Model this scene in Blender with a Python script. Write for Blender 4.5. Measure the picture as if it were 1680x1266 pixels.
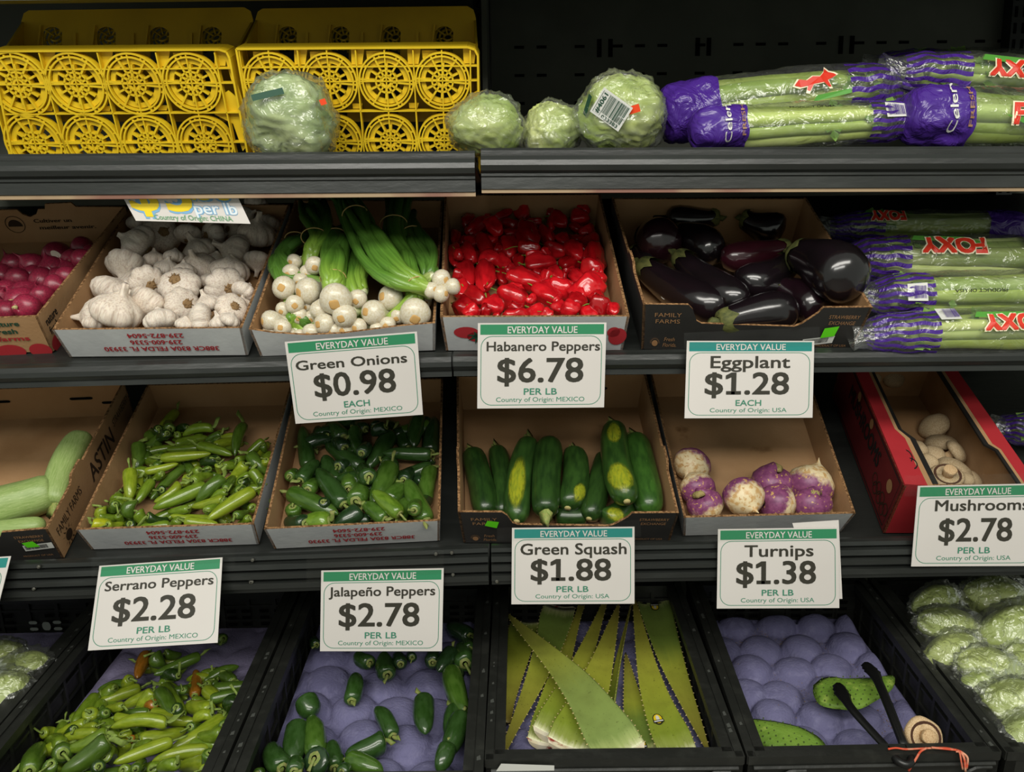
import bpy, math, random
import numpy as np
from mathutils import Vector, Matrix, noise as mnoise

for _o in list(bpy.data.objects):
    bpy.data.objects.remove(_o)
SC = bpy.context.scene
COL = SC.collection
RND = random.Random(7)

# ------------------------------------------------------------------ camera
W, H, FPX = 1680, 1266, 1318.0
PITCH, ROLL = math.radians(10.0), math.radians(-0.75)
CAM = np.array([0.0, 0.0, 1.35])
_F = np.array([0.0, math.cos(PITCH), -math.sin(PITCH)])
_U0 = np.array([0.0, math.sin(PITCH), math.cos(PITCH)])
_R0 = np.array([1.0, 0.0, 0.0])
_R = _R0 * math.cos(ROLL) + _U0 * math.sin(ROLL)
_U = _U0 * math.cos(ROLL) - _R0 * math.sin(ROLL)
cam_data = bpy.data.cameras.new('camera')
cam_data.sensor_width = 36.0
cam_data.sensor_fit = 'HORIZONTAL'
cam_data.lens = 36.0 * FPX / W
cam_data.clip_start = 0.02
cam = bpy.data.objects.new('camera', cam_data)
COL.objects.link(cam)
cam.matrix_world = Matrix(((_R[0], _U[0], -_F[0], CAM[0]), (_R[1], _U[1], -_F[1], CAM[1]), (_R[2], _U[2], -_F[2], CAM[2]), (0, 0, 0, 1)))
SC.camera = cam

# ------------------------------------------------------------------ light
SC.view_settings.view_transform = 'Standard'
SC.view_settings.look = 'None'
SC.view_settings.gamma = 1.0
SC.view_settings.use_curve_mapping = False
SC.view_settings.exposure = -0.42
world = bpy.data.worlds.new('store_ambience')
SC.world = world
world.use_nodes = True
_bg = world.node_tree.nodes['Background']
_bg.inputs[0].default_value = (0.90, 0.97, 0.86, 1)
_bg.inputs[1].default_value = 0.52

def area(name, loc, target, sx, sy, watts, color):
    d = bpy.data.lights.new(name, 'AREA')
    d.shape = 'RECTANGLE'
    d.size, d.size_y, d.energy, d.color = sx, sy, watts, color
    o = bpy.data.objects.new(name, d)
    COL.objects.link(o)
    o.location = loc
    o.rotation_euler = (Vector(target) - Vector(loc)).to_track_quat('-Z', 'Y').to_euler()
    return o
# two rows of ceiling fluorescents over the aisle
area('ceiling_tube_light', (0.0, -0.45, 2.70), (0.0, 1.45, 1.2), 3.4, 0.45, 78, (1.0, 0.965, 0.89))
area('ceiling_tube_light', (-0.3, -1.90, 2.60), (0.0, 1.4, 1.0), 2.8, 0.40, 60, (1.0, 0.97, 0.90))

# ------------------------------------------------------------------ pixel -> place
def ray(px, py):
    return _F + _R * ((px - W / 2) / FPX) + _U * ((H / 2 - py) / FPX)

def proj(p):
    d = np.asarray(p, float) - CAM
    z = d @ _F
    return (W / 2 + FPX * (d @ _R) / z, H / 2 - FPX * (d @ _U) / z)

class Plane:
    """a sloping shelf surface: point p0, slope angle (front edge low)"""
    def __init__(s, p0, tilt):
        s.p0 = np.array(p0, float)
        t = math.radians(tilt)
        s.n = np.array([0, -math.sin(t), math.cos(t)])
        s.d = np.array([0, math.cos(t), math.sin(t)])
    def at(s, px, py, h=0.0):
        r = ray(px, py)
        t = ((s.p0 + s.n * h - CAM) @ s.n) / (r @ s.n)
        return CAM + r * t
    def height(s, p):
        return (np.asarray(p) - s.p0) @ s.n

def atY(px, py, Y):
    r = ray(px, py)
    return CAM + r * (Y / r[1])

MID = Plane(atY(840, 580, 1.37), 30)       # shelf with garlic ... eggplant
LOW = Plane(atY(840, 900, 1.385), 30)      # shelf with serrano ... mushrooms
_rim = atY(1040, 1242, 1.15)
DECK_RIM = Plane(_rim, 6)                  # rims of the black crates
TRAY_H = -0.085                            # trays inside the crates, below the rim

# ------------------------------------------------------------------ mesh helpers
def lin(c):
    return tuple(((x / 255) / 12.92 if x <= 10 else (((x / 255) + 0.055) / 1.055) ** 2.4) for x in c)

def new_obj(name, verts, faces, mats=None, parent=None, smooth=True, mi=None, uvs=None):
    me = bpy.data.meshes.new(name)
    me.from_pydata([tuple(map(float, v)) for v in verts], [], faces)
    if mats is not None:
        for m in (mats if isinstance(mats, (list, tuple)) else [mats]):
            me.materials.append(m)
    if mi is not None:
        me.polygons.foreach_set('material_index', mi)
    me.polygons.foreach_set('use_smooth', [bool(smooth)] * len(me.polygons))
    if uvs is not None:
        uvl = me.uv_layers.new(name='UVMap')
        for lp in me.loops:
            uvl.data[lp.index].uv = uvs[lp.vertex_index]
    me.update()
    o = bpy.data.objects.new(name, me)
    COL.objects.link(o)
    if parent is not None:
        o.parent = parent
    return o

def empty(name, loc=(0, 0, 0)):
    o = bpy.data.objects.new(name, None)
    o.empty_display_size = 0.02
    o.location = tuple(map(float, loc))
    COL.objects.link(o)
    return o

def tag(o, label, cat, group=None, kind=None):
    o['label'] = label
    o['category'] = cat
    if group:
        o['group'] = group
    if kind:
        o['kind'] = kind
    return o

def hang(child, root):
    """parent a mesh written in world coordinates under an Empty, keeping it in place"""
    child.parent = root
    child.matrix_parent_inverse = Matrix.Translation(-Vector(root.location))
    return child

class MB:
    def __init__(s):
        s.v, s.f, s.m = [], [], []
    def add(s, verts, faces, m=0):
        k = len(s.v)
        s.v += [np.asarray(v, float) for v in verts]
        s.f += [tuple(i + k for i in f) for f in faces]
        s.m += [m] * len(faces)
        return s
    def box(s, lo, hi, m=0):
        x0, y0, z0 = lo; x1, y1, z1 = hi
        return s.add([(x0, y0, z0), (x1, y0, z0), (x1, y1, z0), (x0, y1, z0), (x0, y0, z1), (x1, y0, z1), (x1, y1, z1), (x0, y1, z1)],
                     [(0, 3, 2, 1), (4, 5, 6, 7), (0, 1, 5, 4), (1, 2, 6, 5), (2, 3, 7, 6), (3, 0, 4, 7)], m)
    def hexa(s, p, m=0):
        return s.add(p, [(0, 3, 2, 1), (4, 5, 6, 7), (0, 1, 5, 4), (1, 2, 6, 5), (2, 3, 7, 6), (3, 0, 4, 7)], m)
    def bar(s, a, b, w, up, t, m=0):
        """a flat bar from a to b, w wide (in the plane across up), t deep along up"""
        a, b, up = np.asarray(a, float), np.asarray(b, float), np.asarray(up, float)
        d = (b - a) / np.linalg.norm(b - a)
        sd = np.cross(up, d); sd = sd / np.linalg.norm(sd) * w / 2
        u = up * t
        return s.hexa([a - sd, b - sd, b + sd, a + sd, a - sd + u, b - sd + u, b + sd + u, a + sd + u], m)
    def tube(s, pts, rad, n=8, m=0, cap=True):
        v, f = tube(pts, rad, n, cap)
        return s.add(v, f, m)
    def build(s, name, mats, parent=None, smooth=False):
        o = new_obj(name, s.v, s.f, mats, None, smooth, s.m)
        if parent is not None:
            hang(o, parent)
        return o

def frames(pts):
    pts = [np.asarray(p, float) for p in pts]
    n = len(pts)
    tg = []
    for i in range(n):
        d = pts[min(i + 1, n - 1)] - pts[max(i - 1, 0)]
        tg.append(d / (np.linalg.norm(d) + 1e-12))
    ref = np.array([0, 0, 1.0]) if abs(tg[0][2]) < 0.9 else np.array([0, 1.0, 0])
    a = np.cross(tg[0], ref); a /= np.linalg.norm(a)
    out = []
    for i in range(n):
        a = a - tg[i] * (a @ tg[i]); a /= np.linalg.norm(a) + 1e-12
        out.append((a, np.cross(tg[i], a)))
    return pts, out

def tube(pts, rad, n=8, cap=True, cross=None):
    pts, fr = frames(pts)
    v, f = [], []
    m = len(pts)
    for i, (p, (a, b)) in enumerate(zip(pts, fr)):
        r = rad[i] if hasattr(rad, '__len__') else rad
        for k in range(n):
            th = 2 * math.pi * k / n
            c = cross(i, th) if cross else 1.0
            v.append(p + (a * math.cos(th) + b * math.sin(th)) * r * c)
    for i in range(m - 1):
        for k in range(n):
            k2 = (k + 1) % n
            f.append((i * n + k, i * n + k2, (i + 1) * n + k2, (i + 1) * n + k))
    if cap:
        v.append(pts[0]); f += [(len(v) - 1, (k + 1) % n, k) for k in range(n)]
        v.append(pts[-1]); o = (m - 1) * n
        f += [(len(v) - 1, o + k, o + (k + 1) % n) for k in range(n)]
    return v, f

def spline(pts, n):
    """Catmull-Rom through pts, n samples"""
    P = [np.asarray(p, float) for p in pts]
    if len(P) == 2:
        return [P[0] + (P[1] - P[0]) * i / (n - 1) for i in range(n)]
    P = [2 * P[0] - P[1]] + P + [2 * P[-1] - P[-2]]
    out = []
    seg = len(P) - 3
    for i in range(n):
        t = i / (n - 1) * seg
        k = min(int(t), seg - 1); t -= k
        a, b, c, d = P[k:k + 4]
        out.append(0.5 * (2 * b + (c - a) * t + (2 * a - 5 * b + 4 * c - d) * t * t + (3 * b - a - 3 * c + d) * t ** 3))
    return out

def interp(xs, ys, t):
    return float(np.interp(t, xs, ys))

def fbm(p, o=3):
    return mnoise.fractal(Vector(p), 1.0, 2.0, o)

# ------------------------------------------------------------------ materials
def mat(name, c, rough=0.5, spec=0.5, c2=None, ns=20.0, nlo=0.4, nhi=0.65, det=4.0, stretch=None, bump=0.0, bs=60.0, tint=False, coat=0.0, metal=0.0, sub=0.0, c3=None, n3=8.0, lo3=0.6, hi3=0.7):
    m = bpy.data.materials.new(name)
    m.use_nodes = True
    nt = m.node_tree
    N, L = nt.nodes, nt.links
    b = N['Principled BSDF']
    b.inputs['Roughness'].default_value = rough
    b.inputs['Specular IOR Level'].default_value = spec
    b.inputs['Metallic'].default_value = metal
    if coat:
        b.inputs['Coat Weight'].default_value = coat
        b.inputs['Coat Roughness'].default_value = 0.08
    if sub:
        b.inputs['Subsurface Weight'].default_value = sub
        b.inputs['Subsurface Radius'].default_value = (0.006, 0.004, 0.002)
        b.inputs['Subsurface Scale'].default_value = 0.6
    col = lin(c) + (1,)
    tc = N.new('ShaderNodeTexCoord')
    mp = N.new('ShaderNodeMapping')
    L.new(tc.outputs['Object'], mp.inputs[0])
    if stretch:
        mp.inputs['Scale'].default_value = stretch
    out = None
    def nz(scale, lo, hi, colour, prev):
        n = N.new('ShaderNodeTexNoise')
        n.inputs['Scale'].default_value = scale
        n.inputs['Detail'].default_value = det
        oi = N.new('ShaderNodeObjectInfo')
        ad = N.new('ShaderNodeVectorMath'); ad.operation = 'ADD'
        L.new(mp.outputs[0], ad.inputs[0])
        cx = N.new('ShaderNodeMath'); cx.operation = 'MULTIPLY'; cx.inputs[1].default_value = 37.0
        L.new(oi.outputs['Random'], cx.inputs[0]); L.new(cx.outputs[0], ad.inputs[1])
        L.new(ad.outputs[0], n.inputs['Vector'])
        mr = N.new('ShaderNodeMapRange')
        mr.inputs[1].default_value, mr.inputs[2].default_value = lo, hi
        L.new(n.outputs[0], mr.inputs[0])
        mx = N.new('ShaderNodeMix'); mx.data_type = 'RGBA'
        L.new(mr.outputs[0], mx.inputs[0])
        if prev is None:
            mx.inputs[6].default_value = col
        else:
            L.new(prev, mx.inputs[6])
        mx.inputs[7].default_value = lin(colour) + (1,)
        return mx.outputs[2]
    if c2 is not None:
        out = nz(ns, nlo, nhi, c2, out)
    if c3 is not None:
        out = nz(n3, lo3, hi3, c3, out)
    if tint:
        oi = N.new('ShaderNodeObjectInfo')
        mx = N.new('ShaderNodeMix'); mx.data_type = 'RGBA'; mx.blend_type = 'MULTIPLY'
        mx.inputs[0].default_value = 1.0
        if out is None:
            mx.inputs[6].default_value = col
        else:
            L.new(out, mx.inputs[6])
        L.new(oi.outputs['Color'], mx.inputs[7])
        out = mx.outputs[2]
    if out is None:
        b.inputs['Base Color'].default_value = col
    else:
        L.new(out, b.inputs['Base Color'])
    if bump:
        n = N.new('ShaderNodeTexNoise')
        n.inputs['Scale'].default_value = bs
        n.inputs['Detail'].default_value = 4
        L.new(mp.outputs[0], n.inputs['Vector'])
        bp = N.new('ShaderNodeBump')
        bp.inputs['Strength'].default_value = bump
        bp.inputs['Distance'].default_value = 0.004
        L.new(n.outputs[0], bp.inputs['Height'])
        L.new(bp.outputs[0], b.inputs['Normal'])
    return m

def film(name, scale=28.0, base=0.02, gain=2.0, rough=0.22, tintc=(0.985, 0.99, 0.98), haze=0.07, top=0.45, bd=0.010):
    """thin clear crinkled plastic"""
    m = bpy.data.materials.new(name)
    m.use_nodes = True
    nt = m.node_tree; N, L = nt.nodes, nt.links
    for n in list(N):
        N.remove(n)
    o = N.new('ShaderNodeOutputMaterial')
    tc = N.new('ShaderNodeTexCoord')
    nz = N.new('ShaderNodeTexNoise')
    nz.inputs['Scale'].default_value = scale
    nz.inputs['Detail'].default_value = 3
    nz.inputs['Distortion'].default_value = 1.6
    L.new(tc.outputs['Object'], nz.inputs['Vector'])
    bp = N.new('ShaderNodeBump'); bp.inputs['Strength'].default_value = 1.0; bp.inputs['Distance'].default_value = bd
    L.new(nz.outputs[0], bp.inputs['Height'])
    fr = N.new('ShaderNodeFresnel'); fr.inputs[0].default_value = 1.45
    L.new(bp.outputs[0], fr.inputs['Normal'])
    ma = N.new('ShaderNodeMath'); ma.operation = 'MULTIPLY_ADD'; ma.use_clamp = True
    ma.inputs[1].default_value = gain; ma.inputs[2].default_value = base
    L.new(fr.outputs[0], ma.inputs[0])
    mn = N.new('ShaderNodeMath'); mn.operation = 'MINIMUM'; mn.inputs[1].default_value = top
    L.new(ma.outputs[0], mn.inputs[0])
    tr = N.new('ShaderNodeBsdfTransparent'); tr.inputs[0].default_value = tintc + (1,)
    gl = N.new('ShaderNodeBsdfGlossy'); gl.inputs['Roughness'].default_value = rough
    gl.inputs[0].default_value = (0.95, 0.95, 0.95, 1)
    L.new(bp.outputs[0], gl.inputs['Normal'])
    df = N.new('ShaderNodeBsdfDiffuse'); df.inputs[0].default_value = (0.75, 0.78, 0.72, 1)
    m0 = N.new('ShaderNodeMixShader'); m0.inputs[0].default_value = haze
    L.new(tr.outputs[0], m0.inputs[1]); L.new(df.outputs[0], m0.inputs[2])
    m1 = N.new('ShaderNodeMixShader')
    L.new(mn.outputs[0], m1.inputs[0]); L.new(m0.outputs[0], m1.inputs[1]); L.new(gl.outputs[0], m1.inputs[2])
    L.new(m1.outputs[0], o.inputs[0])
    return m, (N, L, o, m1, bp, tc)

M = {}
M['steel'] = mat('black_painted_steel', (34, 36, 34), 0.32, 0.55, c2=(46, 48, 46), ns=14, nlo=0.5, nhi=0.75, bump=0.10, bs=60, stretch=(0.5, 2, 2))
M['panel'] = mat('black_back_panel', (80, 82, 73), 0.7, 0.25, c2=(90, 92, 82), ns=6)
M['slot'] = mat('dark_slot', (7, 7, 7), 0.9, 0.1)
M['screw'] = mat('zinc_screw', (120, 118, 110), 0.35, 0.5, metal=0.8)
M['strip'] = mat('tan_edge_strip', (150, 128, 100), 0.55, 0.3, c2=(120, 84, 70), ns=5, nlo=0.45, nhi=0.6)
M['card'] = mat('brown_cardboard', (170, 134, 96), 0.8, 0.2, c2=(156, 120, 82), ns=7, det=6, c3=(136, 102, 68), n3=3.5, lo3=0.58, hi3=0.75, bump=0.12, bs=200)
M['card_stained'] = mat('stained_brown_cardboard', (176, 140, 102), 0.8, 0.2, c2=(164, 128, 90), ns=9, det=6, c3=(122, 90, 58), n3=9, lo3=0.66, hi3=0.72, bump=0.12, bs=200)
M['edge'] = mat('corrugated_edge', (150, 114, 78), 0.9, 0.1, c2=(92, 66, 42), ns=220, nlo=0.4, nhi=0.6, det=2)
M['white'] = mat('white_printed_cardboard', (186, 188, 186), 0.55, 0.35, c2=(170, 172, 172), ns=8, bump=0.1, bs=90)
M['blackcard'] = mat('black_printed_cardboard', (38, 37, 35), 0.55, 0.35, c2=(46, 44, 42), ns=9)
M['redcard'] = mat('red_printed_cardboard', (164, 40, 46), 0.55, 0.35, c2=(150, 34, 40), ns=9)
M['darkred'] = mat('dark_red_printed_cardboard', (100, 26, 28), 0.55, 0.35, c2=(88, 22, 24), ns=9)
M['black_ink'] = mat('black_ink', (28, 26, 24), 0.6, 0.3)
M['brown_ink'] = mat('brown_black_ink', (52, 38, 26), 0.7, 0.2)
M['red_ink'] = mat('red_ink', (160, 40, 46), 0.6, 0.3)
M['gold_ink'] = mat('copper_ink', (150, 112, 76), 0.5, 0.4)
M['green_ink'] = mat('dark_green_ink', (30, 70, 52), 0.6, 0.3)
M['sign_paper'] = mat('white_sign_paper', (208, 203, 198), 0.45, 0.4, c2=(203, 198, 193), ns=3)
M['sign_green'] = mat('sign_green', (48, 128, 88), 0.45, 0.4)
M['sign_teal'] = mat('sign_teal', (36, 128, 122), 0.45, 0.4)
M['sign_ink'] = mat('sign_ink', (54, 52, 44), 0.5, 0.4)
M['green_text'] = mat('sign_green_ink', (58, 128, 102), 0.5, 0.4)
M['neon'] = mat('neon_green_sticker', (96, 210, 30), 0.5, 0.3)
M['orange'] = mat('orange_sticker', (226, 72, 34), 0.5, 0.3)
M['label'] = mat('white_label', (206, 206, 200), 0.45, 0.4)
M['crate'] = mat('black_crate_plastic', (32, 33, 30), 0.42, 0.45, c2=(46, 47, 43), ns=30, nlo=0.52, nhi=0.8, det=6, bump=0.3, bs=40)
M['scuff'] = mat('grey_scuff', (70, 72, 68), 0.7, 0.3)
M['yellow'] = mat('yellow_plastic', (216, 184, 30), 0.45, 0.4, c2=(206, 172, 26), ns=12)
M['yellow_shaded'] = mat('yellow_plastic_shaded', (184, 152, 30), 0.55, 0.25, c2=(170, 140, 28), ns=8)  # darker copy of the crate yellow, shade on the rear walls painted in
M['pulp'] = mat('purple_pulp', (112, 110, 144), 0.95, 0.1, c2=(100, 98, 130), ns=14, det=8, bump=0.5, bs=220, c3=(122, 120, 152), n3=60, lo3=0.5, hi3=0.75)
M['pulp_grey'] = mat('grey_violet_pulp', (128, 122, 150), 0.95, 0.1, c2=(112, 106, 132), ns=14, det=8, bump=0.5, bs=220)
M['film'], _x = film('clear_crinkled_film')
M['tape'], _x = film('clear_tape', scale=14, base=0.01, gain=0.5, rough=0.2, haze=0.0, top=0.10, bd=0.004)

# ------------------------------------------------------------------ lettering
_tcache = {}
def text_geo(s, off=0.0, shear=0.0):
    k = (s, off, shear)
    if k in _tcache:
        return _tcache[k]
    cu = bpy.data.curves.new('t', 'FONT')
    cu.body = s; cu.size = 1.0; cu.offset = off; cu.resolution_u = 3; cu.shear = shear
    ob = bpy.data.objects.new('t', cu)
    COL.objects.link(ob)
    dg = bpy.context.evaluated_depsgraph_get()
    me = bpy.data.meshes.new_from_object(ob.evaluated_get(dg))
    v = np.array([x.co[:2] for x in me.vertices]) if len(me.vertices) else np.zeros((1, 2))
    f = [tuple(p.vertices) for p in me.polygons]
    bpy.data.objects.remove(ob); bpy.data.meshes.remove(me); bpy.data.curves.remove(cu)
    _tcache[k] = (v, f)
    return v, f
_hv, _hf = text_geo('H')
CAPH = _hv[:, 1].max() - _hv[:, 1].min()

def one_marks(s, v, f, shear):
    """give every figure 1 its flag and foot"""
    v = [tuple(p) for p in v]; f = list(f)
    sw = text_geo('1', 0, 0)[0]
    stem = sw[:, 0].max() - sw[:, 0].min()
    for i, ch in enumerate(s):
        if ch != '1':
            continue
        xe = text_geo(s[:i + 1], 0, 0)[0][:, 0].max()
        st = min(stem, 0.10)
        a, b = xe - st, xe
        k = len(v)
        v += [(a, CAPH), (a - 0.15, CAPH * 0.86), (a - 0.15, CAPH * 0.72), (a, CAPH * 0.84)]
        f.append((k, k + 1, k + 2, k + 3))
        k = len(v)
        v += [(a - 0.13, 0), (b + 0.13, 0), (b + 0.13, 0.085), (a - 0.13, 0.085)]
        f.append((k, k + 1, k + 2, k + 3))
    return np.array(v), f

def fit_text(s, x0, x1, base, cap, off=0.02, shear=0.0):
    """text scaled to run from x0 to x1 on baseline base with capital height cap; off thickens the strokes"""
    v, f = text_geo(s, 0.0, shear)
    if '1' in s and '$' in s:
        v, f = one_marks(s, v, f, shear)
    if off > 0:
        vv, ff = [], []
        for dx, dy in ((0, 0), (off, off), (-off, off), (off, -off), (-off, -off), (off, 0), (-off, 0)):
            k = sum(len(q) for q in vv)
            vv.append(np.column_stack([v + np.array([dx, dy * 0.8]), np.full(len(v), len(vv) * 0.00007)])); ff += [tuple(i + k for i in t) for t in f]
        v, f = np.vstack(vv), ff
    w = v[:, 0].max() - v[:, 0].min()
    o = np.array(v)
    o[:, 0] = x0 + (v[:, 0] - v[:, 0].min()) / w * (x1 - x0)
    o[:, 1] = base + v[:, 1] / CAPH * cap
    return o, f

class Quad:
    """bilinear patch: corners top-left, top-right, bottom-right, bottom-left; (u,v), v up"""
    def __init__(s, tl, tr, br, bl):
        s.c = [np.asarray(p, float) for p in (tl, tr, br, bl)]
        n = np.cross(s.c[1] - s.c[3], s.c[0] - s.c[3])
        s.n = n / np.linalg.norm(n)
        if s.n @ (CAM - s.c[0]) < 0:
            s.n = -s.n
    def p(s, u, v, off=0.0):
        tl, tr, br, bl = s.c
        return (bl * (1 - u) + br * u) * (1 - v) + (tl * (1 - u) + tr * u) * v + s.n * off
    def put(s, name, geos, m, parent=None, off=0.0008, rot=0):
        mb = MB()
        for v, f in geos:
            if rot == 180:
                pts = [s.p(1 - q[0], 1 - q[1], off + (q[2] if len(q) > 2 else 0)) for q in v]
            else:
                pts = [s.p(q[0], q[1], off + (q[2] if len(q) > 2 else 0)) for q in v]
            mb.add(pts, f)
        return mb.build(name, m, parent)

def rect(x0, y0, x1, y1):
    return (np.array([(x0, y0), (x1, y0), (x1, y1), (x0, y1)]), [(0, 1, 2, 3)])

def poly(pts):
    return (np.array(pts, float), [tuple(range(len(pts)))])

def disc(cx, cy, rx, ry, n=20):
    return poly([(cx + rx * math.cos(2 * math.pi * k / n), cy + ry * math.sin(2 * math.pi * k / n)) for k in range(n)])

def line_ring(pts, w, aspect=1.0):
    """closed line of width w (in u; v is scaled by aspect)"""
    n = len(pts); vin, f = [], []
    P = [np.array(p, float) for p in pts]
    for i in range(n):
        d = (P[(i + 1) % n] - P[i - 1]) * np.array([1, 1 / aspect])
        nn = np.array([-d[1], d[0]]); nn /= np.linalg.norm(nn) + 1e-9
        nn = nn * np.array([1, aspect]) * w / 2
        vin += [P[i] - nn, P[i] + nn]
    for i in range(n):
        j = (i + 1) % n
        f.append((2 * i, 2 * j, 2 * j + 1, 2 * i + 1))
    return (np.array(vin), f)

def barcode(x0, y0, x1, y1, n=22, seed=1):
    r = random.Random(seed); g = []
    x = x0
    step = (x1 - x0) / n
    for i in range(n):
        g.append(rect(x0 + i * step, y0, x0 + i * step + step * r.uniform(0.25, 0.8), y1))
    return g

ORD = ['first', 'second', 'third', 'fourth', 'fifth', 'sixth', 'seventh', 'eighth', 'ninth', 'tenth', 'eleventh', 'twelfth', 'thirteenth', 'fourteenth', 'fifteenth', 'sixteenth', 'seventeenth', 'eighteenth', 'nineteenth', 'twentieth']

def label_heap(things, fmt, per_row):
    """things: (object, px, py, words). Ranks them in the heap, front row first, and writes each its own label"""
    t = sorted(things, key=lambda q: -q[2])
    k = max(1, round(len(t) / per_row))
    rows = [t[int(i * len(t) / k):int((i + 1) * len(t) / k)] for i in range(k)]
    for i, row in enumerate(rows):
        row.sort(key=lambda q: q[1])
        rn = 'front' if i == 0 else ('rearmost' if i == k - 1 else ORD[i])
        for j, (o, x, y, w) in enumerate(row):
            pos = 'leftmost' if j == 0 else ('rightmost' if j == len(row) - 1 else ORD[j] + ' from left')
            o['label'] = fmt.format(w=w, pos=pos, row=rn)
# ================================================================== the case itself
def structure(o):
    o['kind'] = 'structure'
    return o

YB = 1.90
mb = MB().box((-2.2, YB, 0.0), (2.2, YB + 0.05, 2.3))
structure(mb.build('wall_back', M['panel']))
mb = MB()
for zz in (1.60, 1.66, 1.72, 1.78, 1.30, 1.24):
    x = -1.1
    while x < 1.25:
        mb.box((x, YB - 0.0015, zz), (x + 0.022, YB + 0.001, zz + 0.006))
        x += 0.05 if int(x * 100) % 3 else 0.085
for zz in (1.62, 1.76):
    for x in (0.20, 0.225, 0.42, 0.445, 0.74, 0.765, -0.6, -0.575):
        mb.box((x, YB - 0.0015, zz), (x + 0.010, YB + 0.001, zz + 0.038))
structure(mb.build('trim_1', M['slot']))
structure(MB().box((-2.2, -2.5, -0.02), (2.2, YB + 0.05, 0.0)).build('floor', mat('grey_floor', (120, 116, 108), 0.5, 0.4, c2=(110, 106, 98))))
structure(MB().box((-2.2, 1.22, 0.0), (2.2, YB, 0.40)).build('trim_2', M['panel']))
# slotted uprights between the bays
def upright(name, x):
    mb = MB().box((x - 0.018, YB - 0.035, 0.4), (x + 0.018, YB - 0.002, 2.2))
    z = 0.6
    while z < 2.1:
        for s in (-1, 1):
            mb.box((x + s * 0.009 - 0.003, YB - 0.0362, z), (x + s * 0.009 + 0.003, YB - 0.034, z + 0.022), 1)
        z += 0.034
    return structure(mb.build(name, [M['steel'], M['slot']]))
upright('trim_3', -0.055)
upright('trim_4', 1.12)
upright('trim_5', -1.25)
# side cheek of the right bay, beside the yellow crates
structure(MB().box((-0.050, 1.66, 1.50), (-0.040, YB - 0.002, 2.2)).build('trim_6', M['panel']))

# the next shelf up, above the frame, shades the back of the top shelf
structure(MB().box((-2.2, 1.36, 1.740), (2.2, 1.378, 1.80)).hexa([(-2.2, 1.378, 1.775), (2.2, 1.378, 1.775), (2.2, YB, 1.925), (-2.2, YB, 1.925), (-2.2, 1.378, 1.785), (2.2, 1.378, 1.785), (2.2, YB, 1.935), (-2.2, YB, 1.935)]).build('trim_7', M['steel']))

def extrude(prof, A, B):
    """profile of (y, z) offsets swept from A to B"""
    n = len(prof)
    v = [np.array([A[0], A[1] + y, A[2] + z]) for y, z in prof] + [np.array([B[0], B[1] + y, B[2] + z]) for y, z in prof]
    f = [(i, (i + 1) % n, n + (i + 1) % n, n + i) for i in range(n)]
    f += [tuple(range(n))[::-1], tuple(range(n, 2 * n))]
    return v, f

def shelf_unit(label, pa, pb, Y, prof, board, ext, strip=None, screws=None, grooves=None):
    A, B = atY(pa[0], pa[1], Y), atY(pb[0], pb[1], Y)
    sl = (B - A) / (B[0] - A[0])
    if ext == 'l':
        A = A - sl * 0.35
    else:
        B = B + sl * 0.35
    root = empty('display_shelf', (A + B) / 2 + np.array([0, 0.05, -0.01]))
    tag(root, label, 'shelf', 'black display shelves')
    v, f = extrude(prof, A, B)
    MB().add(v, f).build('front_rail', M['steel'], root)
    if isinstance(board, Plane):
        P = lambda x, y, dz: np.array([x, y, board.p0[2] + (y - board.p0[1]) * t30 - 0.0045 + dz])
        ya, yb = Y + 0.012, YB - 0.03
        v = [P(A[0], ya, 0), P(A[0], ya, -0.01), P(A[0], yb, -0.01), P(A[0], yb, 0), P(B[0], ya, 0), P(B[0], ya, -0.01), P(B[0], yb, -0.01), P(B[0], yb, 0)]
        f = [(0, 4, 5, 1), (1, 5, 6, 2), (2, 6, 7, 3), (3, 7, 4, 0), (0, 1, 2, 3), (7, 6, 5, 4)]
    else:
        (y0, z0, y1, z1, t) = board
        v, f = extrude([(y0, z0), (y0, z0 - t), (y1, z1 - t), (y1, z1)], A, B)
    MB().add(v, f).build('shelf_board', M['steel'], root)
    if strip:
        v, f = extrude([(strip[0], strip[1]), (strip[0], strip[2]), (strip[0] + 0.012, strip[2]), (strip[0] + 0.012, strip[1])], A, B)
        MB().add(v, f).build('edge_strip', M['strip'], root)
    for (sx, sy) in (screws or []):
        c = atY(sx, sy, Y - 0.0175)
        v, f = tube([c + [0, 0.003, 0], c, c + [0, -0.0015, 0]], [0.0032, 0.0032, 0.002], 10)
        MB().add(v, f).build('screw', M['screw'], root)
    return A, B

t30 = math.tan(math.radians(30))
ptop = [(0.012, 0.0), (-0.002, 0.0), (-0.006, -0.004), (-0.006, -0.010), (-0.014, -0.013), (-0.020, -0.020), (-0.021, -0.028), (-0.017, -0.036), (-0.010, -0.040), (-0.010, -0.044), (-0.007, -0.046), (-0.007, -0.064), (0.012, -0.064)]
YT = 1.33
tb = (0.01, -0.014, YB - YT - 0.005, -0.014, 0.012)
shelf_unit('upper black shelf holding the yellow plastic crates', (0, 253), (779, 247.5), YT, ptop, tb, 'l', (-0.004, -0.0645, -0.071))
_a, _b = shelf_unit('upper black shelf holding lettuce and the celery on top', (789, 243), (1680, 240), YT, ptop, tb, 'r', (-0.004, -0.0645, -0.070))
TOPZ = _a[2] - 0.014
TOP = Plane((0, YT, TOPZ), 0)

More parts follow.
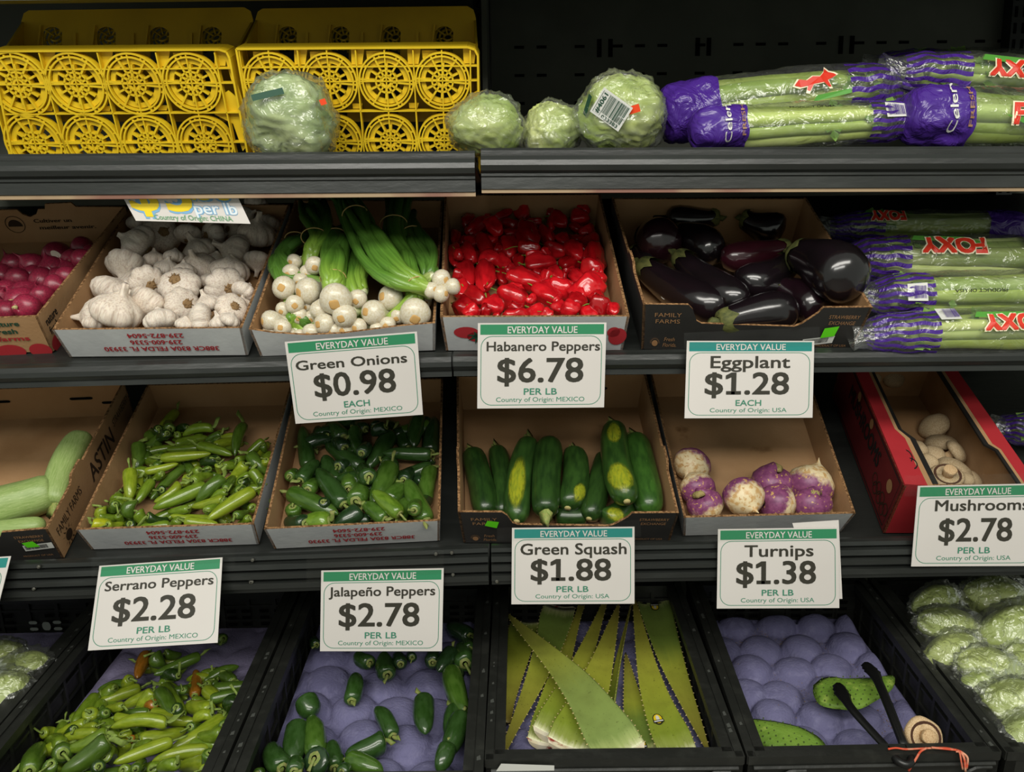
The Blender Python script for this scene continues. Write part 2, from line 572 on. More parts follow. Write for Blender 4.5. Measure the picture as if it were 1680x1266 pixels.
pmid = [(0.004, 0.0), (0.0, 0.0), (-0.005, -0.003), (-0.013, -0.006), (-0.018, -0.014), (-0.018, -0.022), (-0.012, -0.029), (-0.008, -0.031), (-0.008, -0.040), (0.004, -0.040)]
shelf_unit('middle black shelf under the radish, garlic and green onion cartons', (0, 597), (741, 577.5), 1.335, pmid, MID, 'l')
shelf_unit('middle black shelf under the habanero and eggplant cartons', (744, 577), (1680, 567.5), 1.335, pmid, MID, 'r')

plow = [(0.004, 0.0), (-0.004, 0.0), (-0.012, -0.002), (-0.013, -0.009), (-0.005, -0.0105), (-0.005, -0.013), (-0.017, -0.0155), (-0.018, -0.025), (-0.006, -0.0265), (-0.006, -0.030), (-0.014, -0.0315), (-0.018, -0.034), (-0.018, -0.042), (-0.006, -0.044), (-0.006, -0.048), (-0.017, -0.050), (-0.017, -0.060), (-0.008, -0.063), (-0.008, -0.070), (0.004, -0.070)]
shelf_unit('lower black shelf under the serrano and jalapeno cartons', (0, 921), (801, 893), 1.325, plow, LOW, 'l', screws=[(63, 930), (55, 966), (414, 919), (413, 955), (715, 909), (741, 907), (743, 943), (411, 955)])
shelf_unit('lower black shelf under the squash, turnip and mushroom cartons', (806, 893), (1680, 877), 1.325, plow, LOW, 'r', screws=[(815, 954)])

# ================================================================== cartons
def panel(name, TL, TR, BR, BL, inward, t, mats, parent, outline=None, label=None):
    q = Quad(TL, TR, BR, BL)
    outline = outline or [(0, 0), (1, 0), (1, 1), (0, 1)]
    inward = np.asarray(inward, float); inward = inward / np.linalg.norm(inward)
    o = [q.p(u, v) for u, v in outline]
    i = [p + inward * t for p in o]
    n = len(o)
    mb = MB()
    mb.add(o + i, [tuple(range(n))], 0)
    mb.f.append(tuple(range(n, 2 * n))[::-1]); mb.m.append(1)
    for k in range(n):
        j = (k + 1) % n
        mb.f.append((k, n + k, n + j, j)); mb.m.append(2)
    ob = mb.build(name, mats, parent)
    if label:
        ob['label'] = label
    return ob

class Carton:
    pass

def carton(label, plane, Hh, fl, fr, br, bl, out, ins, name='cardboard_carton', cat='box', group=None, front=None, side=None, back=None, taper=0.0, t=0.0045, backh=None, outside_side=None):
    c = Carton()
    c.FL, c.FR, c.BR, c.BL = [plane.at(p[0], p[1], Hh) for p in (fl, fr, br, bl)]
    n = plane.n
    cx = (c.FL + c.FR + c.BR + c.BL) / 4
    def dn(p):
        q = p - n * Hh
        return q + (cx - n * Hh - q) * taper
    c.fl, c.fr, c.br, c.bl = [dn(p) for p in (c.FL, c.FR, c.BR, c.BL)]
    root = empty(name, (c.fl + c.fr + c.br + c.bl) / 4)
    c.root = root
    tag(root, label, cat, group)
    ms = [out, ins, M['edge']]
    oside = outside_side or out
    c.front = panel('front_panel', c.FL, c.FR, c.fr, c.fl, c.BL - c.FL, t, ms, root, front)
    c.backp = panel('back_panel', c.BR, c.BL, c.bl, c.br, c.FL - c.BL, t, [out, ins, M['edge']], root, back)
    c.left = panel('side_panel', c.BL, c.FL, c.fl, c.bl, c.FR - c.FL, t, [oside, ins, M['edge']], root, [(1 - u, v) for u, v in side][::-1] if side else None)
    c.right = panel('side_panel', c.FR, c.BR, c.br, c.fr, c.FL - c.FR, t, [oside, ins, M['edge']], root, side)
    panel('bottom_panel', c.bl, c.br, c.fr, c.fl, n, t * 0.6, [ins, ins, M['edge']], root)
    c.qf = Quad(c.FL, c.FR, c.fr, c.fl)
    # the inner face of the back wall
    d = (c.FL - c.BL); d = d / np.linalg.norm(d) * t
    c.qb = Quad(c.BL + d, c.BR + d, c.br + d, c.bl + d)
    c.qr = Quad(c.FR, c.BR, c.br, c.fr)          # right wall from outside
    c.ql = Quad(c.BL, c.FL, c.fl, c.bl)          # left wall from outside
    c.plane = plane
    c.H = Hh
    return c

def out_quad(q, away):
    """make sure the print side of a wall quad points away from a point"""
    if (q.c[0] - away) @ q.n < 0:
        q.n = -q.n
    return q

def grower_print(c, x0=0.27, x1=0.78, n=('388CR 830A FELDA FL 33930', '239-600-5336', '239-872-5604')):
    """the three printed lines, which stand upside down on the front of the white cartons"""
    ln = [(n[0], x0 - 0.07, x1 + 0.05, 0.64), (n[1], 0.36, 0.64, 0.40), (n[2], 0.36, 0.66, 0.16)]
    g = []
    for s, a, b, base in ln:
        g.append(fit_text(s, 1 - b - 0.02, 1 - a - 0.02, base, 0.15, 0.02))
    c.qf.put('printed_address', g, M['red_ink'], c.root, 0.0008, 180)

WHITE = (M['white'], M['card'])
garlic_box = carton('white carton filled with garlic bulbs, beside the radishes', MID, 0.062, (85, 541), (397, 538), (476, 335), (214, 335), *WHITE, group='white cardboard cartons', taper=0.03)
grower_print(garlic_box)
onion_box = carton('white carton crowded with green onions and their long leaves', MID, 0.062, (408, 540), (714, 530), (727, 328), (484, 328), *WHITE, group='white cardboard cartons', taper=0.03, front=[(0, 0), (1, 0), (1, 1), (0.8, 0.93), (0.5, 0.74), (0.3, 0.72), (0.12, 0.84), (0, 1)])
hab_box = carton('white carton heaped with red habanero peppers', MID, 0.075, (722, 520), (1033, 519), (985, 318), (729, 320), *WHITE, group='white cardboard cartons', taper=0.03)
# printed red peppers on the habanero carton
def pepper_print(c):
    g = []
    for (x, y, rx, ry) in ((0.13, 0.55, 0.07, 0.17), (0.19, 0.42, 0.06, 0.15), (0.955, 0.42, 0.05, 0.25), (0.93, 0.55, 0.035, 0.15)):
        g.append(disc(x, y, rx, ry, 18))
    c.qf.put('fruit_pattern', g, M['red_ink'], c.root)
    g = []
    for a in range(7):
        th = a * 0.9
        g.append(poly([(0.185 + 0.012 * math.cos(th + 1.57), 0.46 + 0.05 * math.sin(th + 1.57)), (0.185 + 0.06 * math.cos(th), 0.40 + 0.2 * math.sin(th)), (0.185 - 0.012 * math.cos(th + 1.57), 0.46 - 0.05 * math.sin(th + 1.57))]))
    c.qf.put('printed_leaves', g, M['green_ink'], c.root, 0.0013)
pepper_print(hab_box)
serrano_box = carton('white carton of green serrano peppers with tall brown back wall', LOW, 0.062, (124, 869), (416, 860), (481, 625), (242, 630), *WHITE, group='white cardboard cartons', taper=0.03)
grower_print(serrano_box)
jal_box = carton('white carton of dark green jalapeno peppers', LOW, 0.062, (433, 868), (722, 854), (727, 620), (488, 622), *WHITE, group='white cardboard cartons', taper=0.03)
grower_print(jal_box)
turnip_box = carton('nearly empty white carton holding eight turnips', LOW, 0.062, (1122, 849), (1404, 842), (1322, 607), (1066, 610), M['white'], M['card_stained'], group='white cardboard cartons', taper=0.05)

BERRY_FRONT = [(0, 0), (1, 0), (1, 1), (0.79, 0.98), (0.775, 0.86), (0.72, 0.62), (0.69, 0.56), (0.27, 0.60), (0.245, 0.66), (0.222, 0.90), (0.20, 1.0), (0, 1)]
BERRY_SIDE = [(0, 0), (1, 0), (1, 1.02), (0.42, 1.02), (0.40, 1.14), (0.30, 1.14), (0.27, 1.0), (0, 1)]
BERRY = (M['blackcard'], M['card'])
def slot(u, v, a=0.05, b=0.04):
    return poly([(u + a + 0.015 * math.cos(t), v + b * math.sin(t)) for t in [math.pi * (k / 6 - 0.5) for k in range(7)]] + [(u - a - 0.015 * math.cos(t), v - b * math.sin(t)) for t in [math.pi * (k / 6 - 0.5) for k in range(7)]])
def berry_print(c, dark=False):
    ink = M['gold_ink']
    g = [fit_text('FAMILY', 0.055, 0.175, 0.74, 0.085, 0.0), fit_text('FARMS', 0.06, 0.17, 0.60, 0.085, 0.0),
         fit_text('Fresh', 0.105, 0.155, 0.20, 0.085, 0.0, 0.2), fit_text('Florida.', 0.10, 0.165, 0.07, 0.085, 0.0, 0.2),
         fit_text('STRAWBERRY', 0.83, 0.965, 0.75, 0.075, 0.0), fit_text('EXCHANGE', 0.84, 0.955, 0.62, 0.075, 0.0),
         fit_text('PRODUCT OF USA', 0.82, 0.96, 0.13, 0.05, 0.0)]
    # the little rising sun
    g.append(disc(0.062, 0.15, 0.014, 0.07, 16))
    for k in range(13):
        th = math.pi * (k / 12)
        cx, cy = 0.062, 0.16
        a, b = 0.017, 0.026
        w = 0.05
        g.append(poly([(cx + a * math.cos(th - w), cy + a * 5 * math.sin(th - w)), (cx + b * math.cos(th), cy + b * 5 * math.sin(th)), (cx + a * math.cos(th + w), cy + a * 5 * math.sin(th + w))]))
    c.qf.put('printed_lettering', g, ink, c.root)
    g = []
    for (u, v) in ((0.28, 0.62), (0.74, 0.62)):
        c.qb.put('hand_hole_shade', [slot(u, v)], M['slot'], c.root, 0.001)  # dark patch painted for the shade inside the hole; the wall is solid
egg_box = carton('black strawberry carton filled with eggplants', MID, 0.098, (1055, 499), (1432, 504), (1322, 325), (1003, 325), *BERRY, group='black strawberry cartons', front=BERRY_FRONT, side=BERRY_SIDE, taper=0.04)
berry_print(egg_box)
squash_box = carton('black strawberry carton holding green squash', LOW, 0.090, (751, 840), (1114, 841), (1059, 612), (749, 616), *BERRY, group='black strawberry cartons', front=BERRY_FRONT, side=BERRY_SIDE, taper=0.03)
berry_print(squash_box)
pale_box = carton('black strawberry carton with pale squash, cut off at the left edge', LOW, 0.085, (-290, 893), (78, 867), (204, 628), (-95, 640), M['blackcard'], M['card'], group='black strawberry cartons', front=BERRY_FRONT, side=BERRY_SIDE, taper=0.02, outside_side=M['card'])
berry_print(pale_box)
q = out_quad(Quad(pale_box.FR, pale_box.BR, pale_box.br, pale_box.fr), (pale_box.FL + pale_box.BR) / 2)
pale_box.qr = q
q.put('printed_lettering', [fit_text('FAMILY FARMS', 0.04, 0.31, 0.52, 0.22, 0.0), fit_text('ASTIN', 0.42, 0.72, 0.28, 0.46, 0.01), fit_text('STRAWBERRY', 0.76, 0.98, 0.55, 0.2, 0.0), disc(0.10, 0.24, 0.03, 0.13, 14)] +
      [poly([(0.10 + 0.04 * math.cos(t) - 0.006 * math.sin(t), 0.24 + 0.16 * math.sin(t)), (0.10 + 0.065 * math.cos(t), 0.24 + 0.25 * math.sin(t)), (0.10 + 0.04 * math.cos(t) + 0.006 * math.sin(t), 0.24 + 0.16 * math.sin(t))]) for t in [k * 0.52 for k in range(12)]], M['brown_ink'], pale_box.root, 0.001)
pale_box.qb.put('hand_hole_shade', [slot(0.90, 0.46, 0.04)], M['slot'], pale_box.root, 0.001)  # shade of the hand hole, painted as a dark patch

radish_box = carton('brown carton of radishes, cut off at the left edge', MID, 0.076, (-240, 531), (62, 519), (206, 338), (-80, 345), M['card'], M['card'], taper=0.02,
                    back=[(0, 0), (1, 0), (1, 1), (0.62, 1.0), (0.60, 0.86), (0.56, 0.78), (0.52, 0.86), (0.50, 1.0), (0.46, 1.0), (0.45, 1.14), (0.30, 1.16), (0.28, 1.04), (0, 1.0)])
radish_box.qb.put('printed_lettering', [fit_text('Cultiver un', 0.45, 0.67, 0.62, 0.10, 0.015), fit_text('meilleur avenir.', 0.47, 0.80, 0.42, 0.10, 0.015)], M['brown_ink'], radish_box.root, 0.001)
radish_box.qb.put('printed_badge', [line_ring([(0.335 + 0.055 * math.cos(k * 0.349), 0.58 + 0.24 * math.sin(k * 0.349)) for k in range(18)], 0.004, 4.3), poly([(0.335 + 0.042 * math.cos(math.pi * k / 12), 0.52 + 0.20 * math.sin(math.pi * k / 12)) for k in range(13)])], M['brown_ink'], radish_box.root, 0.001)
radish_box.qf.put('printed_name', [fit_text('nature', 0.72, 0.88, 0.77, 0.13, 0.02), fit_text('fresh', 0.72, 0.85, 0.56, 0.13, 0.02)], M['green_ink'], radish_box.root, 0.001)
radish_box.qf.put('printed_word', [fit_text('farms', 0.72, 0.90, 0.36, 0.12, 0.02), disc(0.76, 0.05, 0.085, 0.20, 24), disc(0.93, 0.05, 0.065, 0.20, 24), disc(0.58, 0.05, 0.085, 0.20, 24)], M['red_ink'], radish_box.root, 0.0012)
q = out_quad(Quad(radish_box.FR, radish_box.BR, radish_box.br, radish_box.fr), (radish_box.FL + radish_box.BR) / 2)
q.put('printed_side_name', [fit_text('nature', 0.03, 0.13, 0.62, 0.2, 0.01), fit_text('fresh', 0.03, 0.11, 0.36, 0.2, 0.01)], M['black_ink'], radish_box.root, 0.001)
q.put('printed_tomato', [disc(0.05, 0.10, 0.05, 0.2, 16)], M['red_ink'], radish_box.root, 0.0012)

# the red mushroom carton with folded flanges
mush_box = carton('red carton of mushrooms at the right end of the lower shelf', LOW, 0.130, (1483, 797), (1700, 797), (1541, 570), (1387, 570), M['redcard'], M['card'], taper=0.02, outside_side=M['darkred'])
def flanges(c):
    n = c.plane.n
    for (f, b, s, nm) in ((c.FL, c.BL, 1, 'flange'), (c.FR, c.BR, -1, 'flange')):
        ax = (c.FR - c.FL) / np.linalg.norm(c.FR - c.FL) * s
        def pt(t, w, dz):
            return f + (b - f) * t + ax * w + n * dz
        # inner edge with the little step half way
        prof = [(0.0, 0.062), (0.30, 0.058), (0.36, 0.040), (1.0, 0.036)] if s > 0 else [(0.0, 0.030), (0.22, 0.030), (0.26, 0.042), (1.0, 0.036)]
        mats = [M['redcard'], M['card'], M['edge'], M['black_ink']]
        mb = MB()
        for (t0, w0), (t1, w1) in zip(prof[:-1], prof[1:]):
            for k, (fa, fb) in enumerate(((0.0, 0.66), (0.66, 0.82), (0.82, 1.0))):
                d0, d1 = -0.10 * w0, -0.10 * w1
                P = [pt(t0, w0 * fa, 0.001 + d0 * fa), pt(t1, w1 * fa, 0.001 + d1 * fa), pt(t1, w1 * fb, 0.001 + d1 * fb), pt(t0, w0 * fb, 0.001 + d0 * fb)]
                U = [p + n * 0.004 for p in P]
                mb.hexa(P + U, (0, 1, 3)[k])
        hang(mb.build(nm, mats), c.root)
flanges(mush_box)
q = out_quad(Quad(mush_box.BL, mush_box.FL, mush_box.fl, mush_box.bl), (mush_box.FL + mush_box.BR) / 2)
mq = q
q.put('printed_word', [fit_text('MUSHROOMS', 0.22, 0.74, 0.52, 0.26, 0.02)], M['black_ink'], mush_box.root, 0.001)
q.put('printed_frame', [line_ring([(0.10, 0.06), (0.97, 0.06), (0.97, 0.95), (0.10, 0.95)], 0.008, 3.6)], M['black_ink'], mush_box.root, 0.001)
q.put('printed_mushrooms', [disc(0.55, 0.86, 0.022, 0.085), disc(0.34, 0.84, 0.022, 0.085), disc(0.90, 0.66, 0.03, 0.11), disc(0.80, 0.88, 0.0001, 0.0001)], M['gold_ink'], mush_box.root, 0.0012)
q.put('printed_mushroom_row', [line_ring([(cx + 0.026 * math.cos(k * 0.42), cy + 0.10 * math.sin(k * 0.42)) for k in range(15)], 0.005, 3.8) for cx, cy in ((0.76, 0.36), (0.79, 0.27), (0.82, 0.36), (0.85, 0.26), (0.88, 0.34), (0.91, 0.22), (0.94, 0.30))], M['brown_ink'], mush_box.root, 0.0012)
# mushroom emblem on the left flange
_e = Quad(LOW.at(1472, 738, 0.131), LOW.at(1497, 738, 0.131), LOW.at(1507, 770, 0.131), LOW.at(1478, 770, 0.131))
_e.put('printed_emblem', [disc(0.42, 0.66, 0.40, 0.32, 20), disc(0.62, 0.28, 0.36, 0.26, 20)], M['card'], mush_box.root, 0.0004)
_e.put('printed_emblem_line', [line_ring([(0.42 + 0.42 * math.cos(k * 0.42), 0.66 + 0.34 * math.sin(k * 0.42)) for k in range(15)], 0.07), line_ring([(0.62 + 0.38 * math.cos(k * 0.42), 0.28 + 0.28 * math.sin(k * 0.42)) for k in range(15)], 0.07), line_ring([(0.42 + 0.2 * math.cos(k * 0.6), 0.62 + 0.12 * math.sin(k * 0.6)) for k in range(10)], 0.05)], M['black_ink'], mush_box.root, 0.001)

# stickers and barcode labels on the fronts
def sticker(q, c, corners, m, name, off=0.0016):
    q.put(name, [poly(corners)], m, c.root, off)
def bar_label(q, c, x0, y0, x1, y1, sk, seed):
    """slanting barcode label; sk = rise of its right end"""
    def P(x, y):
        return (x0 + (x1 - x0) * x, y0 + (y1 - y0) * y + sk * x)
    q.put('barcode_label', [poly([P(0, 0), P(1, 0), P(1, 1), P(0, 1)])], M['label'], c.root, 0.0012)
    r = random.Random(seed); g = []
    for i in range(24):
        x = 0.06 + i * 0.032
        g.append(poly([P(x, 0.25), P(x + r.uniform(0.008, 0.024), 0.25), P(x + 0.016, 0.9), P(x, 0.9)]))
    q.put('barcode', g, M['black_ink'], c.root, 0.0018)
bar_label(egg_box.qf, egg_box, 0.75, 0.13, 0.89, 0.29, 0.09, 2)
sticker(egg_box.qf, egg_box, [(0.825, 0.33), (0.885, 0.38), (0.89, 0.60), (0.828, 0.55)], M['neon'], 'price_sticker', 0.0022)
bar_label(pale_box.qf, pale_box, 0.845, 0.33, 0.985, 0.52, 0.05, 3)
sticker(pale_box.qf, pale_box, [(0.865, 0.46), (0.925, 0.47), (0.905, 0.66), (0.852, 0.62)], M['neon'], 'price_sticker', 0.0022)
sticker(squash_box.qf, squash_box, [(0.115, 0.60), (0.170, 0.52), (0.183, 0.72), (0.130, 0.76)], M['neon'], 'price_sticker', 0.0022)

# ================================================================== black crates on the bottom deck
CRATE_H = 0.115
def crate(label, fl, fr, br, bl, slots=True, tagged=False):
    P = [DECK_RIM.at(*p) for p in (fl, fr, br, bl)]
    FL, FR, BR, BL = P
    n = DECK_RIM.n
    root = empty('plastic_crate', sum(P) / 4 - n * CRATE_H)
    tag(root, label, 'crate', 'black plastic produce crates')
    th = 0.017
    def wall(name, A, B, inw, rim=0.030):
        inw = inw / np.linalg.norm(inw)
        d = (B - A)
        mb = MB()
        dn = -n * CRATE_H
        # upright wall
        mb.hexa([A + dn, B + dn, B + dn + inw * th, A + dn + inw * th, A, B, B + inw * th, A + inw * th])
        # rolled rim on top, with a groove
        for (a, b, z0, z1) in ((-0.002, 0.012, -0.012, 0.003), (0.014, rim, -0.014, 0.001)):
            mb.hexa([A + inw * a + n * z0, B + inw * a + n * z0, B + inw * b + n * z0, A + inw * b + n * z0, A + inw * a + n * z1, B + inw * a + n * z1, B + inw * b + n * z1, A + inw * b + n * z1])
        # ribs on the inside
        L = np.linalg.norm(d)
        k = max(2, int(L / 0.055))
        for i in range(1, k):
            c = A + d * i / k + inw * th
            e = d / L * 0.004
            mb.hexa([c - e + dn, c + e + dn, c + e + dn + inw * 0.005, c - e + dn + inw * 0.005, c - e - n * 0.014, c + e - n * 0.014, c + e - n * 0.014 + inw * 0.005, c - e - n * 0.014 + inw * 0.005])
        for z in (0.35, 0.65):
            c = -n * CRATE_H * z + inw * th
            mb.hexa([A + c, B + c, B + c + inw * 0.004, A + c + inw * 0.004, A + c + n * 0.005, B + c + n * 0.005, B + c + inw * 0.004 + n * 0.005, A + c + inw * 0.004 + n * 0.005])
        return hang(mb.build(name, M['crate']), root)
    # thin shift so that neighbours do not touch
    wall('front_wall', FL, FR, BL - FL, 0.024)
    wall('back_wall', BR, BL, FL - BL)
    wall('side_wall', BL, FL, FR - FL)
    wall('side_wall', FR, BR, FL - FR)
    dn = -n * CRATE_H
    hang(MB().hexa([FL + dn, FR + dn, BR + dn, BL + dn, FL + dn + n * 0.004, FR + dn + n * 0.004, BR + dn + n * 0.004, BL + dn + n * 0.004]).build('base', M['crate']), root)
    # pairs of ventilation slots in the back wall
    if slots:
        g = []
        qb = Quad(BL, BR, BR + dn, BL + dn)
        inw = (FL - BL) / np.linalg.norm(FL - BL)
        for u in (0.12, 0.20, 0.30, 0.38, 0.62, 0.70, 0.80, 0.88):
            for v in (0.30, 0.44, 0.58):
                g.append(rect(u - 0.025, v - 0.035, u + 0.025, v + 0.035))
        hang(qb.put('vent_grille', g, M['slot'], None, th + 0.0062), root)
    # handle frame and paint scuffs on the front and rim
    g = []
    r = random.Random(int(fl[0]) + 999)
    for (A, B) in ((FL, BL), (FR, BR)):
        for _ in range(9):
            t = r.random(); s = r.uniform(0.002, 0.006)
            c = A + (B - A) * t + n * 0.0034 + np.array([0.006 if A is FL else -0.006, 0, 0])
            g.append(c)
    mb = MB()
    for c in g:
        s = r.uniform(0.0012, 0.0035)
        mb.add([c + np.array([-s, -s * 1.5, -s * 1.5 * 0.1]), c + np.array([s, -s, -s * 0.1]), c + np.array([s * 0.6, s * 2, s * 0.2]), c + np.array([-s, s, s * 0.1])], [(0, 1, 2, 3)])
    hang(mb.build('paint_scuffs', M['scuff']), root)
    c = Carton(); c.root = root; c.FL, c.FR, c.BR, c.BL = P
    c.qf = Quad(FL, FR, FR + dn, FL + dn)
    return c

crate_nopal = crate('black crate holding cactus pads and tongs on a purple tray', (1228, 1243), (1641, 1235), (1415, 947), (1127, 950))
crate_aloe = crate('black crate holding long aloe leaves', (797, 1248), (1220, 1243), (1112, 950), (813, 952))
crate_jal = crate('black crate with scattered jalapenos on a purple tray', (362, 1288), (790, 1283), (806, 955), (503, 957))
crate_ser = crate('black crate heaped with serrano peppers at the bottom', (-82, 1292), (352, 1288), (494, 960), (196, 966))
crate_bag = crate('black crate with bagged produce, cut off at bottom left', (-520, 1310), (-92, 1294), (190, 967), (-90, 972))
crate_chay = crate('black crate with plastic-wrapped pale green squash, cut off at bottom right', (1652, 1236), (2060, 1228), (1722, 944), (1425, 948), slots=False)
# fold-down front handles seen on two crates
for c, us in ((crate_nopal, (0.06, 0.80)), (crate_aloe, (0.03, 0.78))):
    mb = MB()
    for u in us:
        pts = [c.qf.p(u + 0.17 * t, 0.30 + 0.5 * math.sin(min(1, t * 1.4) * math.pi / 2), 0.003) for t in [i / 8 for i in range(9)]]
        mb.tube(pts, 0.0035, 6)
    mb.tube([c.qf.p(0.02, 0.86, 0.003), c.qf.p(0.98, 0.86, 0.003)], 0.004, 6)
    mb.build('front_handle', M['crate'], c.root)
# paper label on the front of the aloe crate
q = crate_aloe.qf
pts = [(0.035, 0.2), (0.265, 0.2), (0.265, 0.96), (0.06, 1.0), (0.04, 0.88)]
q.put('paper_label', [poly(pts)], M['label'], crate_aloe.root, 0.006)
q.put('barcode', barcode(0.05, 0.66, 0.255, 0.86, 34, 5) + [fit_text('TOMATO', 0.145, 0.225, 0.48, 0.11, 0.02)], M['black_ink'], crate_aloe.root, 0.0068)

# ------------------------------------------------------------------ moulded pulp trays
TRAYS = {}
def inside(c, p, ix=0.028, iy=0.032):
    """keep a point between the walls of crate c"""
    n = DECK_RIM.n
    q = p - n * DECK_RIM.height(p)
    ey = (c.BL + c.BR) / 2 - (c.FL + c.FR) / 2; D = np.linalg.norm(ey); ey = ey / D
    t = (q - (c.FL + c.FR) / 2) @ ey
    t2 = min(max(t, iy), D - iy)
    L, Rr = c.FL + (c.BL - c.FL) * t2 / D, c.FR + (c.BR - c.FR) * t2 / D
    w = np.linalg.norm(Rr - L); ex = (Rr - L) / w
    x = (q - L) @ ex
    x = min(max(x, ix), w - ix)
    return L + ex * x + n * DECK_RIM.height(p)
def tray(label, c, tl, tr, br, bl, nx, ny, R, A, m, skew=0.0, concave=False):
    P = [inside(c, DECK_RIM.at(p[0], p[1], TRAY_H)) for p in (tl, tr, br, bl)]
    q = Quad(*P)
    wid = (np.linalg.norm(P[1] - P[0]) + np.linalg.norm(P[2] - P[3])) / 2
    dep = (np.linalg.norm(P[0] - P[3]) + np.linalg.norm(P[1] - P[2])) / 2
    cs = []
    for j in range(-1, ny + 1):
        for i in range(-1, nx + 2):
            cs.append(((i + 0.25 + 0.5 * (j % 2)) / nx + skew * j / ny, (j + 0.5) / ny))
    rj = random.Random(int(A * 1e5) + nx)
    cs = (np.array(cs) + np.array([[rj.uniform(-.04, .04), rj.uniform(-.02, .02)] for _ in cs])) * np.array([wid, dep])
    G = (74, 84)
    n = DECK_RIM.n
    def hgt(u, v):
        d = np.sqrt(((cs - np.array([u * wid, v * dep])) ** 2).sum(1))
        k = d.min() / R
        z = math.sqrt(max(0.0, 1 - min(1, k) ** 2)) ** 0.9 if k < 1 else 0.0
        e = min(u, 1 - u, v, 1 - v)
        z *= min(1, e / 0.05)
        kk = int(d.argmin())
        z *= 0.82 + 0.18 * math.sin(kk * 7.3 + A * 900)
        return A * z + 0.0012 * fbm((u * 9, v * 9, A * 100))
    v, f = [], []
    for j in range(G[1] + 1):
        for i in range(G[0] + 1):
            u, w = i / G[0], j / G[1]
            v.append(q.p(u, w) + n * hgt(u, w))
    for j in range(G[1]):
        for i in range(G[0]):
            a = j * (G[0] + 1) + i
            f.append((a, a + 1, a + G[0] + 2, a + G[0] + 1))
    o = new_obj('pulp_tray', v, f, m)
    tag(o, label, 'tray', 'moulded pulp trays')
    TRAYS[label] = (q, hgt, wid, dep)
    return q
tray('purple egg-shaped pulp tray under the cactus pads', crate_nopal, (1140, 1006), (1386, 1008), (1566, 1256), (1236, 1256), 4, 6, 0.041, 0.034, M['pulp'], 0.05)
tray('purple pulp tray under the aloe leaves', crate_aloe, (834, 1008), (1092, 1008), (1176, 1256), (820, 1256), 4, 6, 0.046, 0.014, M['pulp'])
tray('purple pulp tray under the scattered jalapenos', crate_jal, (530, 1012), (789, 1010), (781, 1310), (412, 1310), 4, 6, 0.044, 0.026, M['pulp'], 0.03)
tray('grey violet pulp tray behind the heap of serranos', crate_ser, (236, 1020), (474, 1012), (372, 1320), (2, 1320), 4, 6, 0.046, 0.010, M['pulp_grey'])
tray('violet pulp tray behind the bagged produce at bottom left', crate_bag, (-110, 1030), (122, 1026), (-110, 1320), (-500, 1330), 4, 6, 0.046, 0.010, M['pulp_grey'])

# dry crumbs gathered between the domes of the cactus tray
def crumbs():
    q, hgt, wid, dep = TRAYS['purple egg-shaped pulp tray under the cactus pads']
    r = random.Random(4)
    mb = MB(); n = DECK_RIM.n
    tries = 0
    while len(mb.f) < 900 * 4 and tries < 30000:
        tries += 1
        u, v = r.uniform(0.08, 0.95), r.uniform(0.04, 0.92)
        z = hgt(u, v)
        if z > 0.006 and r.random() > 0.012:
            continue
        if abs(fbm((u * 3, v * 3, 5))) < 0.06 and z <= 0.006:
            continue
        c = q.p(u, v) + n * (z + 0.0006)
        s = r.uniform(0.0006, 0.0016)
        a = [c + np.array([r.uniform(-1, 1), r.uniform(-1, 1), r.uniform(-.3, .3)]) * s for _ in range(3)]
        mb.add(a + [c + n * s], [(0, 1, 2), (0, 1, 3), (1, 2, 3), (2, 0, 3)])
    o = mb.build('crumbs', mat('dry_crumbs', (112, 88, 52), 0.9, 0.1, c2=(150, 126, 82), ns=200))
    tag(o, 'brown dry crumbs in the hollows of the cactus tray', 'crumbs', None, 'stuff')
crumbs()

# pale patches painted on the left crate's far wall for brightness behind its openings
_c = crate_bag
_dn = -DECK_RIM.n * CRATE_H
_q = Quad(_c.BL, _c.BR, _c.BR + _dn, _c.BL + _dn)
_m = mat('vent_light_paint', (138, 144, 138), 0.7, 0.2)
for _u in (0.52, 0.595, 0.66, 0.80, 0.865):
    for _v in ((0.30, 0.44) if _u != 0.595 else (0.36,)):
        hang(_q.put('vent_light_patch', [slot(_u, _v, 0.010, 0.035 if _u != 0.595 else 0.09)], _m, None, 0.017 + 0.0075), _c.root)
# ================================================================== produce: shapes
def place_matrix(A, B, w, roll=0.0, face=None):
    """local X runs A -> B (length 1), local Y and Z scaled by w; Z turned towards face (default the camera) then rolled"""
    A, B = np.asarray(A, float), np.asarray(B, float)
    X = B - A; L = np.linalg.norm(X); X = X / L
    z = (CAM - A) if face is None else np.asarray(face, float)
    z = z - X * (z @ X)
    if np.linalg.norm(z) < 1e-6:
        z = np.cross(X, [0, 0, 1.0])
    z /= np.linalg.norm(z)
    y = np.cross(z, X)
    c, s = math.cos(roll), math.sin(roll)
    Y, Z = y * c + z * s, z * c - y * s
    return Matrix(((X[0] * L, Y[0] * w, Z[0] * w, A[0]), (X[1] * L, Y[1] * w, Z[1] * w, A[1]), (X[2] * L, Y[2] * w, Z[2] * w, A[2]), (0, 0, 0, 1)))

